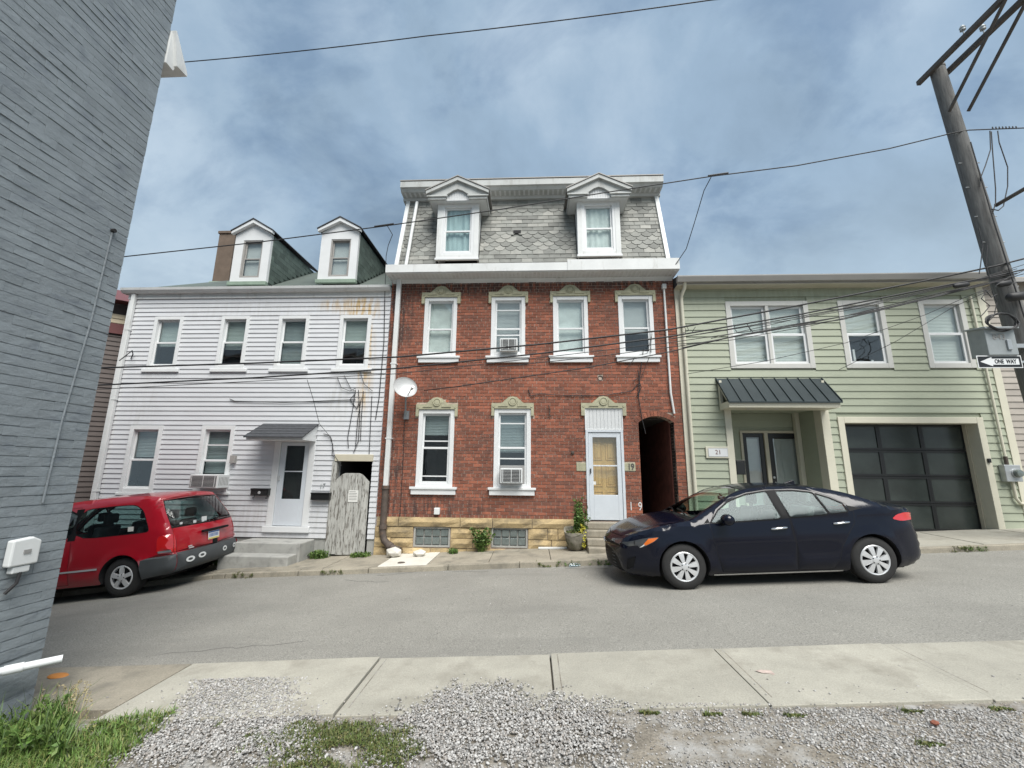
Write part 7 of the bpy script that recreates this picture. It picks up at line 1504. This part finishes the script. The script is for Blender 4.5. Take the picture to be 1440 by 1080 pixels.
parts = {'body': ('body', 'paint_red', None, 0), 'door_f': ('front_door', 'paint_red', None, 0), 'door_s': ('sliding_door', 'paint_red', None, 0), 'glass_f': ('window', 'van_glass', 'door_f', -.004), 'glass_m': ('window', 'van_glass', 'door_s', -.004), 'glass_q': ('quarter_window', 'van_glass', None, -.004), 'trim': ('window_trim', 'car_black', None, 0), 'strip': ('side_moulding', 'silver_rim', None, .008), 'rev': ('reversing_light', 'lamp_clear', None, .006), 'tail': ('tail_light', 'tail_red', None, .006), 'bumper': ('bumper', 'bumper_grey', None, .010), 'seam': ('door_gap', 'seam', None, -.001), 'rear_window': ('rear_window', 'van_glass', 'tailgate', .0), 'windshield': ('windshield', 'van_glass', None, -.004), 'wtrim': ('glass_surround', 'car_black', None, .001), 'tail_s2': ('tail_light_rear', 'tail_red', None, .006), 'wtrim2': ('glass_surround', 'car_black', None, .001), 'tail_s': ('tail_light_rear', 'tail_red', None, .006), 'tailgate': ('tailgate', 'paint_red', None, .002), 'gseam': ('tailgate_gap', 'seam', None, -.003)}
vx0 = -7.23 - 3.99; vsl = .112
minivan.location = (vx0 + .02, 7.60 + .965, ground(-7.23) - vsl * 3.99 + .03); minivan.rotation_euler = (R_(1.3), -math.atan(vsl), R_(1.5))
van.make(minivan, side, strip_r, parts, step=(.08, .07))
def vb(b, nm, m_, **k): return b.build(nm, m_, minivan, local=True, **k)
for sg in (-1, 1):
    for x in (.96, 3.99): car_wheel(minivan, x, sg, .945, .330, .205, 5, (.030, .036), 'silver_rim', .070, width=.21)
    for cx in (.96, 3.99):
        al = MB(); pts = arch_pts(cx, .33, .385, .25, 16); vs = []
        for (px, pz) in pts: w_ = float(van.S([(px, pz)])[0]); vs += [(px, sg * (w_ - .002), pz), (px, sg * .6, pz)]
        al.add(vs, [(2 * i, 2 * i + 2, 2 * i + 3, 2 * i + 1) for i in range(len(pts) - 1)]); vb(al, 'wheel_arch', 'black_matte')
    vb(MB().box(1.3, 4.5, sg * .78 - .02, sg * .78 + .02, .35, 1.03), 'door_card', 'interior')
    vb(MB().tube([(1.40, sg * .93, 1.10), (1.42, sg * 1.05, 1.12), (1.44, sg * 1.13, 1.13)], [.03, .07, .05], 10), 'mirror', 'car_black', smooth=50)
    vb(MB().tube([(1.86, sg * .955, .86), (1.9, sg * .985, .86), (1.98, sg * .985, .86)], .016, 8), 'door_handle', 'car_black')
    q = van.at(.12, .66, sg * .55); vb(MB().box(q[0] - .02, q[0] + .10, q[1] - .16, q[1] + .16, .56, .68), 'headlight', 'lamp_clear', bevel=.02)
vb(MB().box(.3, 4.5, -.70, .70, .20, .42), 'underbody', 'black_matte'); vb(MB().box(.4, 1.1, -.68, .68, .421, .82), 'engine_bay', 'black_matte'); vb(MB().box(4.38, 4.72, -.72, .72, .40, .60), 'load_floor', 'interior')
vb(MB().prism([(1.0, .7), (1.0, 1.0), (1.35, 1.02), (1.65, .95), (1.7, .7)], 'y', -.76, .76), 'dashboard', 'interior', bevel=.02)
for (x, h, n) in ((1.85, .70, 2), (2.75, .68, 2), (3.62, .62, 3)):
    for k in range(n): yy = (-.40, .40)[k] if n == 2 else (-.48, 0, .48)[k]; seat(minivan, x, yy, .50 if n == 2 else .44, .52, 'interior_grey', h=h, name='seat')
# rear furniture
pc = van.at(4.80, .80, .10, .012); plt = MB(); 
plate = vb(MB().box(pc[0] - .004, pc[0] + .006, .02 - .155, .02 + .155, .735, .89), 'licence_plate', 'plastic_white', bevel=.003)
M['plate_blue'] = mat('plate_blue', (.05, .12, .34), .5); M['plate_yellow'] = mat('plate_yellow', (.62, .50, .10), .5)
vb(MB().box(pc[0] + .0065, pc[0] + .008, .02 - .15, .02 + .15, .858, .885), 'plate_band', 'plate_blue'); vb(MB().box(pc[0] + .0065, pc[0] + .008, .02 - .15, .02 + .15, .740, .764), 'plate_band', 'plate_yellow')
for k in range(7): vb(MB().box(pc[0] + .0065, pc[0] + .0085, .02 - .125 + k * .037, .02 - .105 + k * .037, .785, .845), 'plate_mark', 'plate_blue')
vb(MB().box(pc[0] - .02, pc[0] + .035, -.30, .42, .900, .945), 'tailgate_handle_bar', 'car_black', bevel=.012)
q = van.at(4.806, .685, .05, .0); vb(MB().lathe([(0, .006), (.05, .004), (.075, 0)], (q[0] + .004, .07, .690), 'x', n=18), 'release_recess', 'car_black')
w0 = van.at(4.73, 1.10, .12, .02); w1 = van.at(4.715, 1.125, .40, .03); w2 = van.at(4.72, 1.115, .70, .02); vb(MB().tube([w0, w1, w2], .012, 6), 'rear_wiper', 'car_black'); vb(MB().tube([w0, van.at(4.73, 1.10, .12, .05)], .03, 10), 'wiper_pivot', 'car_black')
for k, (yy, zz, wd) in enumerate(((-.52, .70, .11), (-.50, .668, .13))): q = van.at(4.805, zz, yy, .004); vb(MB().box(q[0], q[0] + .004, q[1] - wd / 2, q[1] + wd / 2, zz - .010, zz + .010), 'badge', 'silver_rim')
for (yy, zz, a_, b_) in ((-.60, .48, .085, .05), (-.36, .50, .085, .05), (.25, .50, .07, .05), (.62, .50, .06, .045), (.80, .50, .055, .045)):
    q = van.at(4.875, zz, yy, .014); q2 = van.at(4.875, zz, yy + .02, .014); tx = (q2[0] - q[0]) / .02
    ov = MB(); ov.add([(q[0] + .004 + tx * a_ * math.cos(t), yy + a_ * math.cos(t), zz + b_ * math.sin(t)) for t in np.linspace(0, 2 * math.pi, 21)[:-1]], [tuple(range(20))]); so = vb(ov, 'oval_sticker', 'plastic_white')
    ov = MB(); ov.add([(q[0] + .006 + tx * a_ * .55 * math.cos(t), yy + a_ * .55 * math.cos(t), zz + b_ * .45 * math.sin(t)) for t in np.linspace(0, 2 * math.pi, 9)[:-1]], [tuple(range(8))]); vb(ov, 'sticker_print', 'bumper_grey')
for (yy, zz, s_) in ((-.12, 1.135, .06), (-.35, 1.12, .03), (-.62, 1.13, .025)):
    q = van.at(4.72, zz, yy, .008); vb(MB().box(q[0] - .012, q[0] + .004, yy - s_, yy + s_, zz - s_ * .7, zz + s_ * .9), 'window_sticker', 'plastic_white')
q = float(van.S([(4.05, 1.13)])[0]); vb(MB().box(4.04, 4.14, -q - .006, -q - .003, 1.10, 1.18), 'window_sticker', 'paper')
vb(MB().tube([(4.55, .45, .27), (4.93, .47, .28)], .028, 10), 'exhaust', 'galv')
# ================================================================== plants, rubble, litter
def plant(name, label, cat, loc, builder, m_, group=None):
    b = MB(); builder(b); o = b.build(name, m_, None); tag(o, label, cat, group); return o
rg = random.Random(11)
# tall weeds and grass at the foot of the grey wall
b = MB(); pts = []
for _ in range(900):
    px, py = rg.uniform(-60, 265), rg.uniform(985, 1120)
    if py < 1000 + max(0, (px - 120)) * -.02 + (max(0, 120 - px) * -.15): continue
    if px > 80 and py < 1040 - (265 - px) * .22 + (18 if px < 200 else 0) and py < 1000 + (px - 265) * -.18: continue
    if px > 268 - (py - 985) * 1.15 + 8 * math.sin(py * .3): continue
    q = on_ground(px, py, .02)
    if q[0] > -4.0: pts.append(q)
blades(b, pts, .085, .010, 13, spread=.024, lean=1.1, rng=rg)
for p in pts[::2]: leaves(b, (p[0], p[1], p[2] + .03), (.04, .04, .03), 6, .028, rg)
tag(b.build('grass_tuft', 'grass', None), 'lush green grass and weeds beside the gravel at the grey wall', 'grass', kind='stuff')
b = MB(); pts = [on_ground(rg.uniform(-50, 90), rg.uniform(1010, 1075), .02) for _ in range(60)]; pts = [p for p in pts if p[0] > -4.0]; blades(b, pts, .30, .012, 9, spread=.03, lean=.8, rng=rg)
for p in pts[::1]: leaves(b, (p[0], p[1], p[2] + .10), (.05, .05, .09), 12, .045, rg)
tag(b.build('tall_weeds', 'leaf', None), 'tall leafy weeds growing at the foot of the grey wall', 'weeds', kind='stuff')
b = MB()
for _ in range(36):
    q = on_ground(rg.uniform(15, 112), rg.uniform(985, 1030)); 
    if q[0] < -4.02: continue
    h = rg.uniform(.12, .27); top = (q[0] + rg.uniform(-.05, .07), q[1] + rg.uniform(-.03, .03), q[2] + h); b.tube([q, (q[0] * .5 + top[0] * .5, q[1], q[2] + h * .55), top], .0022, 4)
    for k in range(4): leaves(b, (top[0] + rg.uniform(-.02, .02), top[1], top[2] - rg.uniform(0, .09)), (.012, .012, .02), 5, .018, rg)
tag(b.build('seed_stalks', 'straw', None), 'dry seed stalks rising from the weeds by the pipe', 'stalks', kind='stuff')
b = MB(); pts = []
for _ in range(520):
    px, py = rg.gauss(470, 50), rg.gauss(1048, 24)
    if py < 1018 or (px > 600): continue
    if (px - 488) ** 2 / 1600 + (py - 1062) ** 2 / 230 < .8: continue
    pts.append(on_ground(px, py, .03))
for _ in range(90): pts.append(on_ground(rg.gauss(555, 22), rg.gauss(1055, 12), .035))
blades(b, pts, .04, .009, 9, spread=.018, lean=1.2, seg=2, rng=rg)
for p in pts: leaves(b, (p[0], p[1], p[2] + .012), (.035, .035, .014), 5, .018, rg)
tag(b.build('ground_weeds', 'moss', None), 'low mossy weeds between the two gravel heaps', 'weeds', kind='stuff')
for k, (px, py) in enumerate(((1003, 1010), (1060, 1010), (1120, 1012), (1283, 1006), (1310, 1053), (1410, 1003), (915, 1008))):
    b = MB(); q = on_ground(px, py, .0); q = (q[0], min(q[1], 3.60), ground(q[0]) + .02); ps = [(q[0] - .06 + .12 * i_ / 13, q[1] + rg.uniform(-.008, .008), q[2]) for i_ in range(14)]
    blades(b, ps[:5], .035, .007, 5, spread=.02, lean=1.3, rng=rg)
    for p in ps: leaves(b, (p[0], p[1], p[2] + .006), (.025, .015, .008), 12, .022, rg)
    tag(b.build('weed_tuft', 'moss', None), 'small weed tuft along the gravel edge of the near pavement', 'weed', 'weed tufts along the near pavement')
# weeds along the far kerb and house feet
spots = [(310, 790, .30, 'bushy green weed between the van and the stoop', 60), (450, 776, .18, 'leafy green weed between the stoop and the plank gate', 60), (502, 779, .10, 'small moss clump at the foot of the gate', 26), (516, 776, .09, 'small moss clump beside the iron downspout foot', 26), (637, 775, .10, 'tiny weed under the first cellar window', 22)]
for (px, py, h, lb, n) in spots:
    b = MB(); q = atY(px, py, 9.85); x_ = q[0]; z_ = ground(x_) + .1; ps = [(x_ + rg.gauss(0, h * .5), 9.82 + rg.uniform(-.12, .1), z_) for _ in range(n)]
    blades(b, ps, h, .02, 5, spread=.02, lean=.9, rng=rg)
    for p in ps: leaves(b, (p[0], p[1], p[2] + h * .45), (.05, .05, h * .4), 7, .05, rg)
    tag(b.build('weed', 'leaf', None), lb, 'weed')
b = MB(); x_ = atY(677, 772, 9.88)[0]; z_ = ground(x_) + .09
for _ in range(40):
    a = rg.gauss(0, .5); l = rg.uniform(.25, .52); p0 = (x_ + rg.gauss(0, .05), 9.84 + rg.uniform(-.03, .05), z_); p1 = (p0[0] + math.sin(a) * l * .7, p0[1] - rg.uniform(-.03, .16), z_ + l); b.tube([p0, ((p0[0] + p1[0]) / 2, p0[1], z_ + l * .6), p1], .004, 4)
    for k in range(9): t = rg.uniform(.25, 1); leaves(b, (p0[0] + (p1[0] - p0[0]) * t, p0[1] + (p1[1] - p0[1]) * t, z_ + l * t), (.035, .035, .03), 4, .055, rg)
tag(b.build('weed', 'leaf', None), 'bushy yellow green weed at the stone base between cellar windows', 'weed')
for k, (px, py, m_) in enumerate(((345, 805, 'moss'), (470, 803, 'moss'), (800, 797, 'leaf'), (845, 792, 'leaf'), (770, 797, 'moss'), (1350, 773, 'moss'), (1372, 771, 'leaf'))):
    b = MB(); q = atY(px, py, 8.6); ps = [(q[0] + rg.uniform(-.22, .22), 8.55 + rg.uniform(-.03, .05), ground(q[0]) + rg.uniform(0, .08)) for _ in range(22)]; blades(b, ps, .05, .01, 7, spread=.015, lean=1.1, seg=2, rng=rg)
    for p in ps: leaves(b, p, (.03, .03, .02), 4, .025, rg)
    tag(b.build('kerb_weed', m_, None), 'low weeds growing along the far kerb', 'weed', 'weeds along the far kerb')
# broken planter with its plant
px_ = atY(810, 775, 9.62)[0]; pz = ground(px_) + .1
pt = thing('planter', 'broken grey stone planter with a tall weed beside the front steps', 'planter', (px_, 9.6, pz))
b = MB(); n = 22; prof = [(.10, 0), (.17, .06), (.225, .20), (.245, .36), (.25, .46), (.225, .455), (.20, .36), (.0, .34)]
for (r_, h) in prof:
    for k in range(n):
        a = 2 * math.pi * k / n; brk = .17 * max(0, math.cos(a - 4.3)) ** 1.5 if h > .4 else 0; w = 1 + .03 * math.sin(3 * a + h * 9)
        b.v.append((px_ + r_ * w * math.cos(a), 9.60 + r_ * w * math.sin(a) * .9, pz + h - brk))
for i in range(len(prof) - 1):
    for k in range(n): b.f.append((i * n + k, i * n + (k + 1) % n, (i + 1) * n + (k + 1) % n, (i + 1) * n + k)); b.mi.append(0)
M['planter'] = mat('planter_stone', (.21, .195, .16), .9, var=.35, vscale=7, bump=.6, bscale=20, dirt=(.10, .10, .06), dirt_lo=.48, dirt_hi=.62, dscale=6); b.build('pot', 'planter', pt, smooth=40)
b = MB()
for _ in range(30):
    p0 = (px_ + .10 + rg.gauss(0, .05), 9.58 + rg.gauss(0, .04), pz + .30); l = rg.uniform(.35, .78); p1 = (p0[0] + rg.gauss(0, .05), p0[1] + rg.gauss(0, .04), p0[2] + l); b.tube([p0, p1], .004, 4)
    for k in range(14): t = rg.uniform(.15, 1); leaves(b, (p0[0] + (p1[0] - p0[0]) * t, p0[1] + (p1[1] - p0[1]) * t, p0[2] + l * t), (.03, .03, .04), 3, .06, rg)
b.build('tall_weed', 'leaf', pt); b = MB(); leaves(b, (px_ - .06, 9.56, pz + .34), (.17, .15, .07), 260, .06, rg); b.build('low_leaves', 'moss', pt); b = MB(); leaves(b, (px_ + .13, 9.46, pz + .36), (.06, .05, .20), 150, .06, rg); leaves(b, (px_ + .15, 9.40, pz + .16), (.03, .03, .12), 40, .05, rg); b.build('yellow_leaves', 'leaf_yellow', pt)
# lumps of pale rubble, white board, bottle, red stone
for (px, py, sx_, lb) in ((554, 778, (.21, .12, .12), 'larger lump of white rubble below the iron downspout foot'), (590, 779, (.165, .10, .075), 'smaller lump of white rubble on the pale pavement slab')):
    q = atY(px, py, 9.55); v, f = ico(); b = MB(); rr = random.Random(px); b.add([(q[0] + p[0] * sx_[0] * rr.uniform(.75, 1.2), 9.58 + p[1] * sx_[1] * rr.uniform(.8, 1.2), ground(q[0]) + .10 + sx_[2] * .75 + p[2] * sx_[2] * rr.uniform(.7, 1.25)) for p in v], [tuple(int(i) for i in t) for t in f]); o = b.build('rubble', 'rubble', None, bevel=.012); tag(o, lb, 'rubble')
q0 = XZ('5', 742, 920, 9.88); q1 = XZ('5', 868, 921, 9.88); o = MB().box(q0[0], q1[0], 9.84, 9.92, ground(.2) + .10, ground(.2) + .135, slope=.02).build('white_board', 'white_old', None, bevel=.004); tag(o, 'white painted board lying at the foot of the stone base', 'board')
q = on_ground(809, 797, .01); o = MB().tube([(q[0] - .11, 8.46, ground(q[0]) + .04), (q[0] + .02, 8.49, ground(q[0]) + .04), (q[0] + .07, 8.50, ground(q[0]) + .04), (q[0] + .10, 8.51, ground(q[0]) + .04)], [.035, .035, .018, .014], 12).build('plastic_bottle', glass('bottle', (.8, .88, .95)), None, smooth=50); tag(o, 'crushed clear plastic bottle in the gutter by the front steps', 'bottle')
q = on_ground(1315, 1020, .03); v, f = ico(); b = MB(); b.add([(q[0] + p[0] * .032, q[1] + p[1] * .02, q[2] + .015 + p[2] * .016) for p in v], [tuple(int(i) for i in t) for t in f]); tag(b.build('brick_fragment', 'brick', None), 'small red brick fragment lying on the gravel', 'brick fragment')
q = on_ground(1085, 946, .035); b = MB(); rr = random.Random(5)
b.add([(q[0] + .12 * math.cos(t) * rr.uniform(.6, 1.1) + .03 * math.sin(2 * t), q[1] + .05 * math.sin(t) * rr.uniform(.6, 1.2), ground(q[0]) + .0375) for t in np.linspace(0, 2 * math.pi, 14)[:-1]], [tuple(range(13))]); M['faded_paint'] = mat('faded_paint', (.42, .34, .30), .9, var=.3, vscale=18); b.build('paint_mark', 'faded_paint', near_walk)
# scattered crumbs on pavement and road
n = 260; X_ = RNG.uniform(-4, 9, n); Y_ = np.where(RNG.uniform(0, 1, n) < .6, RNG.normal(8.42, .08, n), RNG.uniform(4.7, 8.4, n)); stones('road_grit', X_, Y_, gz_arr(X_) + .002, RNG.uniform(.003, .011, n), 'gravel', 'scattered grit along the gutter and road', 'grit')
